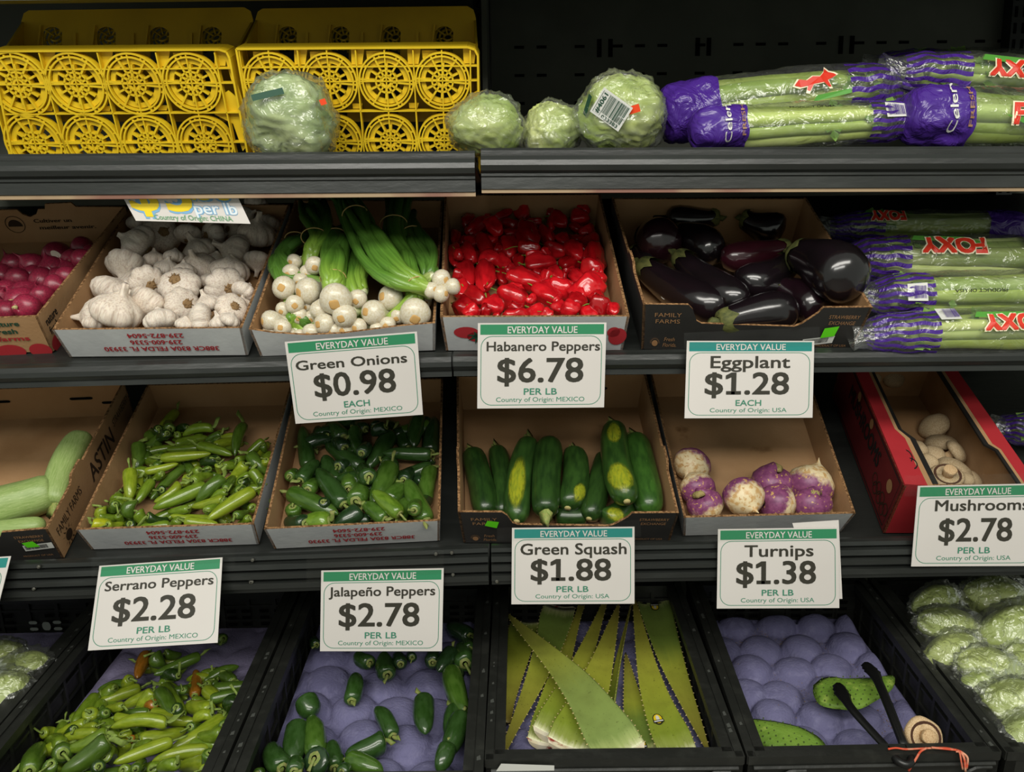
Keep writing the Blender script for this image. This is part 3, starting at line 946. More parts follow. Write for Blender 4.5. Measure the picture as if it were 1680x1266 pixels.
def body(profile, n=16, seg=14, bend=0.0, lobes=0, lamp=0.0, rough=0.0, seed=0, bump_t=None, bow=1.0):
    """fruit along X from 0 (stem end) to 1 (tip), half width up to 0.5"""
    ts, rs = zip(*profile)
    tt = [0.5 - 0.5 * math.cos(math.pi * i / (n - 1)) for i in range(n)]
    v, f = [], []
    for t in tt:
        r = interp(ts, rs, t) * 0.5
        oy = bend * (math.sin(math.pi * t * bow) - 0.0)
        for k in range(seg):
            th = 2 * math.pi * k / seg
            c = 1 + lamp * math.cos(lobes * th + t * 1.2 + seed) if lobes else 1.0
            if rough:
                c += rough * fbm((t * 3.1 + seed * 5.3, math.cos(th) * 1.2, math.sin(th) * 1.2 + seed))
            v.append((t, oy + r * c * math.cos(th), r * c * math.sin(th)))
    m = len(tt)
    for i in range(m - 1):
        for k in range(seg):
            k2 = (k + 1) % seg
            f.append((i * seg + k, (i + 1) * seg + k, (i + 1) * seg + k2, i * seg + k2))
    v.append((0.012, bend * 0.0, 0)); f += [(len(v) - 1, k, (k + 1) % seg) for k in range(seg)]
    o = (m - 1) * seg
    v.append((1.0, bend * math.sin(math.pi * bow), 0)); f += [(len(v) - 1, o + (k + 1) % seg, o + k) for k in range(seg)]
    return v, f

def stem_geo(length, r0, r1, curl, cup=0.45, cupx=0.05, seg=7):
    """calyx cap and curved stalk at the x = 0 end"""
    pts = spline([(cupx * 0.3, 0, 0), (-length * 0.45, curl * 0.25, curl * 0.1), (-length, curl, curl * 0.5)], 6)
    v, f = tube(pts, [r0 * 1.15, r0, (r0 + r1) / 2, r1, r1, r1 * 1.35], seg)
    k = len(v)
    n = 10
    rings = [(-0.012, cup * 0.35), (0.0, cup * 0.72), (cupx, cup * 1.0)]
    for x, r in rings:
        for i in range(n):
            th = 2 * math.pi * i / n
            rr = r * (1 + (0.10 if i % 2 else -0.06) * (r / cup))
            v.append((x + (0.012 if (i % 2 and x == cupx) else 0), rr * math.cos(th), rr * math.sin(th)))
    for a in range(2):
        for i in range(n):
            j = (i + 1) % n
            f.append((k + a * n + i, k + (a + 1) * n + i, k + (a + 1) * n + j, k + a * n + j))
    f.append(tuple(k + i for i in range(n))[::-1])
    return v, f

class Kind:
    """one kind of fruit: a few body meshes with a stalk each, copied for every fruit"""
    def __init__(s, name, part, geos, stems, mb, ms):
        s.name, s.part = name, part
        s.me = []
        for (v, f), st in zip(geos, stems):
            o = new_obj(name, v, f, mb)
            ch = new_obj(part, st[0], st[1], ms) if st else None
            s.me.append((o.data, ch.data if ch else None))
            bpy.data.objects.remove(o)
            if ch:
                bpy.data.objects.remove(ch)
    def make(s, k, mtx, color=(1, 1, 1, 1)):
        a, b = s.me[k % len(s.me)]
        o = bpy.data.objects.new(s.name, a)
        COL.objects.link(o)
        o.matrix_world = mtx
        o.color = color
        if b is not None:
            c = bpy.data.objects.new(s.part, b)
            COL.objects.link(c)
            c.parent = o
            c.color = color
        return o

M['chili'] = mat('green_chili_skin', (255, 255, 255), 0.26, 0.5, c2=(216, 226, 190), ns=5, tint=True, coat=0.25)
M['jal'] = mat('jalapeno_skin', (255, 255, 255), 0.22, 0.5, c2=(200, 214, 180), ns=4, tint=True, coat=0.3)
M['stalk'] = mat('pepper_stalk', (128, 150, 66), 0.6, 0.3, c2=(110, 126, 62), ns=9)
M['stalk_dark'] = mat('jalapeno_stalk', (112, 132, 60), 0.6, 0.3, c2=(140, 138, 84), ns=9)
M['hab'] = mat('habanero_skin', (206, 26, 34), 0.20, 0.5, c2=(178, 16, 26), ns=3, tint=True, coat=0.4)
M['hab_stalk'] = mat('habanero_stalk', (110, 134, 48), 0.6, 0.3)
M['zuc'] = mat('green_squash_skin', (52, 84, 34), 0.30, 0.5, c2=(36, 62, 26), ns=5, det=8, c3=(92, 118, 56), n3=55, lo3=0.68, hi3=0.74, tint=True, coat=0.2)
M['zuc_end'] = mat('squash_stalk', (126, 148, 74), 0.6, 0.3, c2=(160, 156, 92), ns=30)
M['scar'] = mat('pale_scar', (178, 166, 110), 0.7, 0.2)
def patch_material():
    m = mat('yellow_green_patch', (150, 154, 36), 0.32, 0.45, c2=(122, 136, 36), ns=14)
    nt = m.node_tree; N, L = nt.nodes, nt.links
    b = N['Principled BSDF']
    out = [x for x in N if x.type == 'OUTPUT_MATERIAL'][0]
    uv = N.new('ShaderNodeUVMap'); sp = N.new('ShaderNodeSeparateXYZ'); L.new(uv.outputs[0], sp.inputs[0])
    def mm(op, a, bb=None):
        n = N.new('ShaderNodeMath'); n.operation = op; n.use_clamp = op == 'MULTIPLY_ADD'
        for i, x in enumerate((a, bb)):
            if x is None: continue
            if isinstance(x, (int, float)): n.inputs[i].default_value = x
            else: L.new(x, n.inputs[i])
        return n
    e = mm('MULTIPLY', mm('MULTIPLY', sp.outputs[0], mm('SUBTRACT', 1.0, sp.outputs[0]).outputs[0]).outputs[0], mm('MULTIPLY', sp.outputs[1], mm('SUBTRACT', 1.0, sp.outputs[1]).outputs[0]).outputs[0])
    nz = N.new('ShaderNodeTexNoise'); nz.inputs['Scale'].default_value = 7; nz.inputs['Detail'].default_value = 5
    L.new(uv.outputs[0], nz.inputs['Vector'])
    s = mm('MULTIPLY', e.outputs[0], nz.outputs[0])
    mr = N.new('ShaderNodeMapRange'); mr.interpolation_type = 'SMOOTHSTEP'
    mr.inputs[1].default_value = 0.002; mr.inputs[2].default_value = 0.024
    L.new(s.outputs[0], mr.inputs[0])
    tr = N.new('ShaderNodeBsdfTransparent'); mx = N.new('ShaderNodeMixShader')
    L.new(mr.outputs[0], mx.inputs[0]); L.new(tr.outputs[0], mx.inputs[1]); L.new(b.outputs[0], mx.inputs[2]); L.new(mx.outputs[0], out.inputs[0])
    return m
M['yellow_patch'] = patch_material()
M['egg'] = mat('eggplant_skin', (17, 13, 15), 0.20, 0.6, c2=(21, 14, 18), ns=3, tint=True, coat=0.4)
M['egg_calyx'] = mat('eggplant_calyx', (98, 100, 54), 0.7, 0.25, c2=(66, 72, 38), ns=9, stretch=(1, 1, 1))
M['garlic'] = mat('garlic_skin', (218, 208, 194), 0.5, 0.35, c2=(186, 168, 154), ns=3.5, stretch=(4, 4, 0.5), det=5, nlo=0.45, nhi=0.7, tint=True, sub=0.15, bump=0.2, bs=45)
M['garlic_root'] = mat('garlic_roots', (150, 122, 86), 0.9, 0.1, c2=(104, 80, 54), ns=120)
M['radish'] = mat('radish_skin', (142, 34, 60), 0.34, 0.5, c2=(112, 30, 50), ns=9, c3=(176, 96, 108), n3=16, lo3=0.62, hi3=0.74, tint=True)
M['radish_white'] = mat('radish_cut_white', (222, 208, 190), 0.6, 0.3)
M['onion'] = mat('onion_bulb_white', (212, 205, 186), 0.28, 0.5, c2=(198, 186, 156), ns=7, sub=0.15, coat=0.15)
M['onion_root'] = mat('onion_root_disc', (204, 166, 104), 0.8, 0.2, c2=(176, 134, 80), ns=120)
M['band'] = mat('rubber_band', (176, 150, 92), 0.6, 0.3)
M['mush'] = mat('mushroom_cap', (206, 186, 152), 0.65, 0.25, c2=(176, 150, 112), ns=16, det=6, c3=(120, 88, 58), n3=26, lo3=0.64, hi3=0.72, tint=True)
M['gill'] = mat('mushroom_gills', (84, 58, 44), 0.85, 0.1, c2=(58, 40, 32), ns=90)
M['mush_stem'] = mat('mushroom_stem', (206, 178, 138), 0.7, 0.2, c2=(170, 134, 94), ns=22)

SER_P = [(0, 0.62), (0.03, 0.86), (0.10, 0.98), (0.35, 1.0), (0.65, 0.90), (0.85, 0.66), (0.95, 0.40), (1, 0.08)]
JAL_P = [(0, 0.60), (0.03, 0.84), (0.10, 0.97), (0.30, 1.0), (0.60, 0.93), (0.80, 0.74), (0.93, 0.46), (1, 0.10)]
SER = Kind('serrano_pepper', 'stem', [body(SER_P, 14, 12, b, 0, 0, 0.07, i) for i, b in enumerate((0.12, -0.22, 0.38, 0.05))],
           [stem_geo(0.20, 0.085, 0.07, c, 0.36, 0.025) for c in (0.5, -0.6, 0.9, -0.25)], M['chili'], M['stalk'])
JAL = Kind('jalapeno_pepper', 'stem', [body(JAL_P, 16, 16, b, 0, 0, 0.07, i + 9) for i, b in enumerate((0.06, -0.10, 0.16, 0.0))],
           [stem_geo(0.17, 0.075, 0.065, c, 0.34, 0.03) for c in (0.35, -0.4, 0.25, -0.12)], M['jal'], M['stalk_dark'])
HAB_P = [(0, 0.34), (0.02, 0.66), (0.09, 0.94), (0.25, 1.03), (0.52, 1.0), (0.74, 0.86), (0.88, 0.64), (0.96, 0.38), (1, 0.08)]
def hab_body(seed):
    v, f = body(HAB_P, 18, 20, 0.04 * ((seed % 3) - 1), 3 + seed % 2, 0.13, 0.20, seed + 30)
    out = []
    for p in v:
        p = np.array(p)
        th = math.atan2(p[2], p[1])
        k = 0.085 * math.cos(7 * th + seed * 2 + 5 * p[0]) * math.sin(math.pi * min(1, max(0, p[0])))
        p[1:] *= 1 + k
        out.append(p)
    return out, f
HAB = Kind('habanero_pepper', 'stem', [hab_body(i) for i in range(6)],
           [stem_geo(l, 0.035, 0.03, c, 0.17, 0.01) for l, c in ((0.42, 0.20), (0.20, -0.15), (0.55, 0.3), (0.10, 0.05), (0.34, -0.25), (0.08, 0.0))], M['hab'], M['hab_stalk'])
ZUC_P = [(0, 0.46), (0.015, 0.68), (0.05, 0.84), (0.14, 0.94), (0.45, 0.96), (0.78, 1.0), (0.90, 0.92), (0.96, 0.72), (0.99, 0.40), (1, 0.12)]
def zuc_stem(l):
    pts = [(0.02, 0, 0), (-l * 0.3, 0.01, 0), (-l * 0.7, 0.02, 0.01), (-l, 0.03, 0.02)]
    return tube(pts, [0.26, 0.19, 0.17, 0.20], 10, True, lambda i, th: 1 + 0.14 * math.cos(5 * th))
ZUC = Kind('green_squash', 'stalk', [body(ZUC_P, 22, 20, b, 8, 0.012, 0.02, i + 60) for i, b in enumerate((0.04, 0.16, -0.14))], [zuc_stem(0.07), zuc_stem(0.05), zuc_stem(0.075)], M['zuc'], M['zuc_end'])
EGG_P = [(0, 0.34), (0.02, 0.50), (0.10, 0.62), (0.30, 0.76), (0.55, 0.95), (0.74, 1.0), (0.88, 0.88), (0.96, 0.60), (1, 0.10)]
def egg_stem():
    v, f = tube([(0.02, 0, 0), (-0.04, 0.0, 0), (-0.13, 0.05, 0.02)], [0.11, 0.085, 0.095], 9)
    k = len(v); n = 20
    for x, r in ((-0.02, 0.11), (-0.008, 0.245), (0.03, 0.30), (0.085, 0.322)):
        for i in range(n):
            th = 2 * math.pi * i / n
            lobe = 0.5 + 0.5 * math.cos(5 * th)
            v.append((x + (0.10 * lobe ** 2 if x > 0.08 else (0.02 * lobe if x > 0.02 else 0)), r * (1 + (0.10 * lobe if x > 0.08 else 0)) * math.cos(th), r * (1 + (0.10 * lobe if x > 0.08 else 0)) * math.sin(th)))
    for a in range(3):
        for i in range(n):
            j = (i + 1) % n
            f.append((k + a * n + i, k + (a + 1) * n + i, k + (a + 1) * n + j, k + a * n + j))
    return v, f
EGG = Kind('eggplant', 'calyx', [body(EGG_P, 24, 26, b, 0, 0, 0.015, i + 80) for i, b in enumerate((0.05, -0.10, 0.13))], [egg_stem()] * 3, M['egg'], M['egg_calyx'])

# ------------------------------------------------------------------ heaps
def parse(s):
    return [[float(x) for x in ln.replace(',', ' ').split()] for ln in s.strip().replace(';', '\n').split('\n') if ln.strip()]

def keep_in(box, p, r):
    """sideways shift that keeps a fruit of radius r at p between the side walls of a carton or crate"""
    if hasattr(box, 'fl'):
        o, f, b, g, e = box.plane, box.fl, box.bl, box.fr, box.br
        if o.height(p) > box.H + r * 0.3:
            return 0.0
        wall = 0.006
    else:
        o, f, b, g, e = DECK_RIM, box.FL, box.BL, box.FR, box.BR
        if o.height(p) > r * 0.3:
            return 0.0
        wall = 0.026
    t = ((p - (f + g) / 2) @ o.d) / (((b + e) / 2 - (f + g) / 2) @ o.d)
    xl = (f + (b - f) * t)[0] + wall + r
    xr = (g + (e - g) * t)[0] - wall - r
    if xl > xr:
        return 0.0
    return max(0.0, xl - p[0]) - max(0.0, p[0] - xr)

def settle(items, floor_h, iters=30, give=0.92, lim=0.05, front=None, box=None):
    """items: dicts A, B, r. Slide overlapping fruit apart along the line of sight so that none sits inside another, none below the carton floor"""
    n = len(items)
    if n < 2:
        return
    S = np.array([0.0, 0.33, 0.67, 1.0])
    taper = np.array([0.75, 1.0, 0.92, 0.5])
    P0 = np.array([[it['A'] * (1 - s) + it['B'] * s for s in S] for it in items])
    rr = np.array([[it['r'] * t for t in taper] for it in items])
    mid = P0.mean(1)
    D = mid - CAM; D /= np.linalg.norm(D, axis=1)[:, None]
    sh = np.array([it.get('push', 0.0) for it in items]) + np.random.RandomState(3).uniform(-0.004, 0.004, n)
    nrm = items[0]['plane'].n
    for _ in range(iters):
        P = P0 + D[:, None, :] * sh[:, None, None]
        X = P.reshape(-1, 3)
        d = np.linalg.norm(X[:, None] - X[None], axis=2)
        R = (rr.reshape(-1)[:, None] + rr.reshape(-1)[None]) * give
        pen = (R - d).reshape(n, 4, n, 4).transpose(0, 2, 1, 3).reshape(n, n, 16).max(2)
        np.fill_diagonal(pen, -1)
        dep = np.linalg.norm(P.mean(1) - CAM, axis=1)
        mv = np.zeros(n)
        I, J = np.where(np.triu(pen, 1) > 0)
        for i, j in zip(I, J):
            p = pen[i, j] * 0.35
            if dep[i] > dep[j]:
                mv[i] += p * 1.3; mv[j] -= p * 0.7
            else:
                mv[i] -= p * 0.7; mv[j] += p * 1.3
        sh += np.clip(mv, -0.006, 0.006)
        sh = np.clip(sh, -lim, lim)
        P = P0 + D[:, None, :] * sh[:, None, None]
        hh = np.array([[items[0]['plane'].height(p) for p in q] for q in P]) - rr * 0.95 - floor_h
        low = hh.min(1)
        k = (D @ nrm)
        fix = np.where(low < 0, low / np.minimum(k, -0.15), 0)   # k is negative: going away goes down
        sh -= np.abs(fix)
    for it, s, d in zip(items, sh, D):
        it['A'] = it['A'] + d * s; it['B'] = it['B'] + d * s
        if front is not None:
            # stay behind the inner face of the front wall
            k = min((it['A'] - front) @ it['plane'].d - it['r'] * 0.8, (it['B'] - front) @ it['plane'].d - it['r'] * 0.5)
            if k < 0:
                it['A'] = it['A'] - it['plane'].d * k; it['B'] = it['B'] - it['plane'].d * k
    if box is not None:
        for it in items:
            s = [keep_in(box, it['A'], it['r'] * 0.8), keep_in(box, it['B'], it['r'] * 0.5)]
            s = max(s) if max(s) > -min(s) else min(s)
            it['A'] = it['A'] + np.array([s, 0, 0]); it['B'] = it['B'] + np.array([s, 0, 0])

def heap(kind, data, cr, plane, h, floor_h, colors, noun, where, group, cat, per_row, minratio, lim=0.05, rollr=3.14, wscale=1.0, front=None, fill=0, lscale=1.0, box=None):
    """data rows: stem x y, tip x y, width (crop pixels), optional colour index"""
    ox, oy, sc = cr
    items = []
    for i, d in enumerate(parse(data)):
        ax, ay, bx, by, w = d[:5]
        ax, bx = ox + ax / sc, ox + bx / sc
        ay, by = oy + ay / sc, oy + by / sc
        hh = h(((ay + by) / 2)) if callable(h) else h
        A, B = plane.at(ax, ay, hh), plane.at(bx, by, hh)
        m = (A + B) / 2
        A, B = m + (A - m) * lscale, m + (B - m) * lscale
        wm = w / sc * np.linalg.norm(m - CAM) / FPX * 1.0 * wscale
        L = np.linalg.norm(B - A)
        want = wm * minratio
        end_on = False
        if L < want:
            rv = (m - CAM); rv /= np.linalg.norm(rv)
            ex = math.sqrt(max(0, want * want - L * L)) * 0.75
            A = A - rv * ex * 0.35; B = B + rv * ex * 0.65
            end_on = L < want * 0.55
            lo = plane.height(B) - floor_h - wm * 0.3
            if lo < 0:
                B = B - plane.n * lo
        items.append(dict(A=A, B=B, r=wm / 2, plane=plane, c=d[5] if len(d) > 5 else None, px=((ax + bx) / 2, (ay + by) / 2), d=(bx - ax, by - ay), end=end_on, push=d[6] if len(d) > 6 else 0.0))
    settle(items, floor_h, lim=lim, front=front, box=box)
    rf = random.Random(len(items) * 3 + 5)
    base = list(items)
    for _ in range(fill):
        # more of the same lying under the top layer
        p = rf.choice(base)
        q = min(base, key=lambda b: 1e9 if b is p else np.linalg.norm((b['A'] + b['B']) / 2 - (p['A'] + p['B']) / 2) + rf.uniform(0, 0.02))
        m = ((p['A'] + p['B']) / 2 + (q['A'] + q['B']) / 2) / 2
        rad = (p['r'] + q['r']) / 2 * 0.95
        m = m - plane.n * (plane.height(m) - floor_h - rad * rf.uniform(1.0, 1.5))
        m = m + plane.d * rf.uniform(0.0, 0.022)
        if front is not None:
            m = m + plane.d * max(0, rad * 2.2 - (m - front) @ plane.d)
        a = rf.uniform(0, 6.28)
        ex = np.array([1.0, 0, 0])
        dv = ex * math.cos(a) + plane.d * math.sin(a) * 0.8 + plane.n * rf.uniform(-0.05, 0.1)
        dv = dv / np.linalg.norm(dv) * rad * minratio * 1.05
        pa, pb = proj(m - dv), proj(m + dv)
        if box is not None:
            s = [keep_in(box, m - dv, rad), keep_in(box, m + dv, rad)]
            m = m + np.array([max(s) if max(s) > -min(s) else min(s), 0, 0])
        items.append(dict(A=m - dv, B=m + dv, r=rad, plane=plane, c=None, px=proj(m), d=(pb[0] - pa[0], pb[1] - pa[1]), end=False))
    r = random.Random(len(items) * 7 + 1)
    out = []
    for i, it in enumerate(items):
        ci = int(it['c']) if it['c'] is not None else r.choice(range(len(colors) - 0)) if False else None
        pal = colors
        if ci is None:
            ok = [k for k, c in enumerate(pal) if c[2] > 0]
            ci = r.choices(ok, [pal[k][2] for k in ok])[0]
        word, rgb, _w = pal[ci]
        j = r.uniform(0.88, 1.12)
        col = tuple(min(1, x * j) for x in lin(rgb)) + (1,)
        o = kind.make(r.randrange(8), place_matrix(it['A'], it['B'], it['r'] * 2, r.uniform(-rollr, rollr)), col)
        o['category'] = cat
        o['group'] = group
        dx, dy = it['d']
        if it['end']:
            pose = 'end-on'
        elif abs(dx) > 1.7 * abs(dy):
            pose = 'lying crosswise'
        elif abs(dy) > 1.7 * abs(dx):
            pose = 'lying lengthwise'
        else:
            pose = 'slanting'
        x, y = proj((it['A'] + it['B']) / 2)
        out.append((o, x, y, word + ' ' + noun + ' ' + pose))
    label_heap(out, '{w}, {pos} in the {row} row of ' + where, per_row)
    return out

C_GAR, C_ONI, C_HAB, C_EGG = (0, 300, 3.5), (400, 300, 3.722), (700, 300, 4.2194), (1000, 290, 3.818)
C_SER, C_JAL, C_SQU, C_TUR, C_MUS = (0, 610, 3.617), (400, 610, 3.618), (720, 600, 4.0), (1040, 600, 4.085), (1340, 590, 3.42)
C_SE2, C_JA2, C_ALO, C_NOP = (0, 900, 3.459), (400, 900, 3.459), (780, 960, 4.0), (1120, 960, 3.0)
GREENS = [('lime green', (136, 152, 40), 3), ('mid green', (106, 130, 36), 4), ('deep green', (76, 102, 34), 2), ('yellow green', (168, 170, 34), 0), ('orange brown', (150, 96, 30), 0), ('blackish green', (40, 62, 22), 0)]

heap(SER, '''1010 335 1010 280 62 2;1110 330 1030 360 45 5;1255 335 1090 375 52 1;1050 430 1230 388 55 1;1310 370 1220 420 45 2;1410 380 1290 410 42 0
1280 435 1410 410 52 0;1445 320 1395 490 60 2;1560 410 1460 500 50 1;870 370 950 500 66 2;820 430 810 580 72 2;870 450 870 510 44 2;950 510 860 530 58 1
1170 450 990 460 46 1;970 510 1240 485 54 0;1185 440 1370 490 56 1;1290 520 1200 530 58 5;1410 520 1460 500 44 1;1490 490 1590 600 72 2;1600 520 1610 560 44 0
870 590 1050 545 42 0;1180 545 950 640 50 0;1330 555 1430 560 48 1;1300 550 1300 605 50 0;1450 550 1370 640 66 0;770 590 770 750 70 0;800 590 910 660 62 1
828 620 825 750 44 0;960 600 910 630 42 1;1080 570 900 750 55 2;1120 620 1110 695 60 0;1150 645 1260 610 62 1;1320 630 1170 770 72 2;1480 610 1340 700 56 1
1500 590 1560 700 62 1;1060 665 920 770 52 0;1210 680 920 805 74 1;900 650 810 780 52 1;740 690 660 700 56 5;690 740 750 890 76 1;785 765 790 875 70 2
510 780 640 820 62 1;490 805 510 890 56 0;550 855 680 850 48 1;490 908 620 928 56 3;550 880 640 890 38 0;640 908 730 900 48 0;1320 755 1140 800 56 0
1540 710 1290 870 76 0;1340 715 1240 770 46 1;1420 700 1460 722 60 2;1110 812 1000 830 46 1;1280 870 1020 852 56 0;820 830 890 905 62 1;880 855 1000 872 60 5
1060 880 1020 930 52 1;1000 910 780 938 60 1;1100 908 1280 925 56 0;1500 800 1490 830 52 1;1490 865 1430 900 48 1;1330 760 1340 805 48 1;1570 640 1580 680 42 2
770 900 795 930 52 5;940 335 920 370 54 5;1050 370 1065 395 42 1;990 365 940 390 54 5;1240 575 1200 592 44 2;1180 585 1130 602 50 1;1370 752 1400 770 46 2
1560 430 1580 470 40 2;1130 935 1040 940 42 1;1300 400 1250 420 40 2;650 785 600 800 50 2;1130 700 1060 720 50 5;960 700 1000 690 50 5;1430 650 1460 680 50 5
1400 850 1470 830 50 2;1220 820 1290 800 44 1;930 560 990 520 46 2;1340 690 1390 620 50 2;870 640 850 700 40 2;700 850 720 900 44 1;600 830 660 830 44 2''',
     C_SER, LOW, lambda y: 0.030 + 0.012 * (y - 690) / 180, 0.003, GREENS, 'serrano', 'the upper carton', 'serrano peppers in the white carton', 'pepper', 10, 3.1, wscale=1.08, lscale=1.08, fill=50, box=serrano_box, front=serrano_box.fl + LOW.d * 0.005)

JGR = [('dark green', (50, 78, 36), 4), ('blackish green', (36, 58, 32), 2), ('mid green', (70, 100, 36), 2), ('bright green', (104, 134, 42), 0)]
heap(JAL, '''325 560 285 335 76 0;375 560 340 330 86 0;420 450 440 325 72 1;590 390 500 310 92 0;720 340 640 310 74 1;660 340 705 500 76 0;870 370 740 570 96 0
975 450 860 290 86 0;1040 275 1010 440 86 0;1130 470 1150 270 96 1;1110 490 840 480 72 0;700 565 490 430 92 0;1120 560 900 620 82 0;1140 520 1080 565 54 1
550 655 480 500 96 0;620 690 620 570 92 2;340 640 440 530 78 0;270 620 310 590 62 2;380 700 440 650 82 2;590 780 440 580 102 0;740 620 700 560 96 0
665 765 690 700 112 2;870 560 770 790 112 2;860 760 980 680 96 2;1110 880 1000 650 102 2;1130 580 1120 790 96 2;910 870 990 760 92 2;1005 880 1030 830 76 2
240 720 510 840 96 2;290 800 310 865 82 2;300 900 190 890 96 1;510 885 330 930 112 3;690 820 530 940 104 1;830 910 710 820 86 2;910 910 760 780 82 3
600 450 560 400 80 1;820 530 920 570 68 0;1060 640 990 665 62 1;660 920 720 930 52 1;470 770 490 795 54 1;320 700 370 745 56 1;780 330 850 300 74 1;840 325 760 370 70 1
500 380 460 425 70 1;780 700 740 640 80 1;560 560 640 540 80 1;950 640 1000 580 76 1;700 480 740 430 70 1;400 600 460 560 70 1;1060 790 1100 720 80 1;840 850 900 800 76 1''',
     C_JAL, LOW, lambda y: 0.034, 0.003, JGR, 'jalapeno', 'the white carton', 'jalapeno peppers in the white carton', 'pepper', 9, 2.0, wscale=1.14, lscale=1.06, fill=26, box=jal_box, front=jal_box.fl + LOW.d * 0.005)

REDS = [('bright red', (255, 255, 255), 4), ('deep red', (206, 190, 190), 2), ('orange red', (255, 255, 255), 0)]
heap(HAB, '''668 150 668 248 104;745 160 820 190 66;480 240 590 195 52;850 235 900 160 68;930 165 1010 200 66;1060 170 1120 205 62;1000 240 1125 250 94;400 270 280 350 104
300 240 270 300 84;400 240 450 270 54;440 270 500 345 94;625 300 510 265 74;540 360 640 345 64;790 262 700 270 54;870 235 960 290 94;1000 290 1060 325 62
1150 330 1060 345 78;1230 320 1180 370 84;1240 405 1170 365 64;680 305 730 425 136;800 330 860 410 94;400 395 510 405 78;260 425 360 410 84;200 345 190 425 64
570 400 570 512 118;920 375 970 430 84;1010 400 1095 380 64;640 440 780 450 76;385 395 440 520 132;270 450 320 545 112;190 440 190 570 74;475 510 370 560 112
830 440 960 490 104;990 430 1060 522 104;1140 388 1150 515 114;1265 460 1260 642 138;690 500 800 490 60;640 510 640 590 80;690 565 890 550 114;930 590 1060 540 104
500 520 580 595 88;255 570 300 715 116;400 570 400 745 116;510 615 530 695 84;480 635 560 655 60;580 640 790 705 146;860 650 800 640 84;870 595 930 670 74
1090 560 1215 605 114;1140 660 1250 660 84;1020 625 1090 700 98;170 625 225 645 66;1395 700 1240 770 176 0 -0.035;860 715 1010 765 134;520 760 690 835 154;770 735 910 825 144
700 800 745 835 84;1010 735 1090 795 94;1100 715 1195 765 84;985 820 1110 845 114;1150 780 1215 825 84;230 700 260 795 104;130 840 240 900 132;290 760 395 830 114
430 820 510 890 114;370 880 440 910 104;295 870 335 925 104;540 945 695 905 114;735 880 795 950 114;810 900 865 940 74;890 850 975 900 94;1010 890 975 955 114
1070 930 1175 900 104;1180 840 1315 885 144;1340 855 1340 915 74;470 935 500 945 54;270 930 330 925 54;1190 455 1250 475 64;600 390 630 400 64;760 320 770 340 64
840 300 880 310 64;970 600 980 630 64;620 770 660 780 64;420 700 440 720 64;930 640 960 650 64;1190 520 1210 550 64;650 270 680 280 64;210 480 230 520 64;330 380 300 430 74
560 590 610 620 74;750 640 790 620 70;990 700 960 720 74;480 450 520 480 74;800 500 840 470 70;1080 480 1100 450 74;1180 620 1210 640 70;600 880 640 860 80;880 800 920 830 80''',
     C_HAB, MID, lambda y: 0.050, 0.003, REDS, 'habanero', 'the white carton', 'habanero peppers in the white carton', 'pepper', 11, 1.05, wscale=1.14, lscale=1.12, fill=60, box=hab_box, front=hab_box.fl + MID.d * 0.005)

heap(SER, '''1265 510 1225 500 58 2;830 600 780 730 62 4;880 595 930 670 68 2;940 590 1030 600 48 2;1125 610 880 712 56 2;735 740 685 790 58 0;1105 830 1110 690 58 4
1200 700 1130 740 44 1;1320 750 1220 680 62 2;1010 720 920 750 58 5;1230 795 1450 770 62 2;1240 855 1440 810 56 2;1170 800 1310 900 68 0;1190 755 1220 795 54 2
1380 850 1330 930 72 5;650 790 550 850 64 1;790 790 545 880 60 0;870 820 690 900 62 0;870 810 780 910 68 0;905 815 990 950 78 2;935 785 1050 945 72 1
960 780 1060 850 54 1;1190 910 1060 890 78 0;545 840 415 990 62 1;510 930 515 990 72 0;560 910 640 965 62 2;690 892 600 905 44 0;840 925 640 932 48 2;880 880 840 905 50 4
660 952 830 968 48 0;870 930 1110 980 68 0;935 990 640 1012 64 0;600 985 690 1105 68 1;480 990 325 1045 54 0;220 1045 320 1042 54 0;540 1010 450 1032 42 0
430 1062 250 1088 44 0;550 1050 345 1085 56 0;600 1045 385 1135 68 1;230 1115 150 1095 68 1;355 1160 325 1150 92 2;330 1120 205 1195 58 0;140 1215 275 1258 62 3
105 1255 180 1115 92 2;600 1090 355 1265 94 2;590 1180 645 1215 82 1;710 1100 660 1182 62 0;740 1078 770 1115 48 4;800 1085 1060 1030 78 0;1260 965 975 1135 78 0
1200 940 1100 992 56 0;1300 1040 1170 1055 64 1;965 1095 655 1212 62 0;1240 1110 1050 1112 72 1;1180 1140 870 1205 64 0;1190 1212 1015 1232 84 0;1225 1160 1210 1245 72 2
1330 985 1325 970 72 1;1260 930 1295 960 54 2;850 1110 760 1130 48 1;690 1050 720 1085 44 0;860 1250 930 1262 62 1;560 1235 550 1260 62 5;290 1220 300 1255 62 2
770 1250 820 1200 54 2;1000 1220 900 1250 62 1;640 990 690 970 44 2;1090 860 1180 872 44 1;1040 800 1080 820 44 2;1175 765 1210 790 46 1;1160 1250 1200 1262 54 0;700 1255 760 1250 60 1
480 1150 530 1110 60 2;760 1000 820 1020 54 2;1000 900 1030 930 54 5;600 930 560 950 50 2;1080 1010 1150 1000 54 2;420 1020 380 1040 44 5;960 1160 900 1190 54 2;1270 1000 1290 1020 54 2''',
     C_SE2, DECK_RIM, -0.045, TRAY_H + 0.004, GREENS, 'serrano', 'the bottom crate', 'serrano peppers in the bottom crate', 'pepper', 10, 3.0, wscale=1.06, lscale=1.06, fill=38, box=crate_ser)

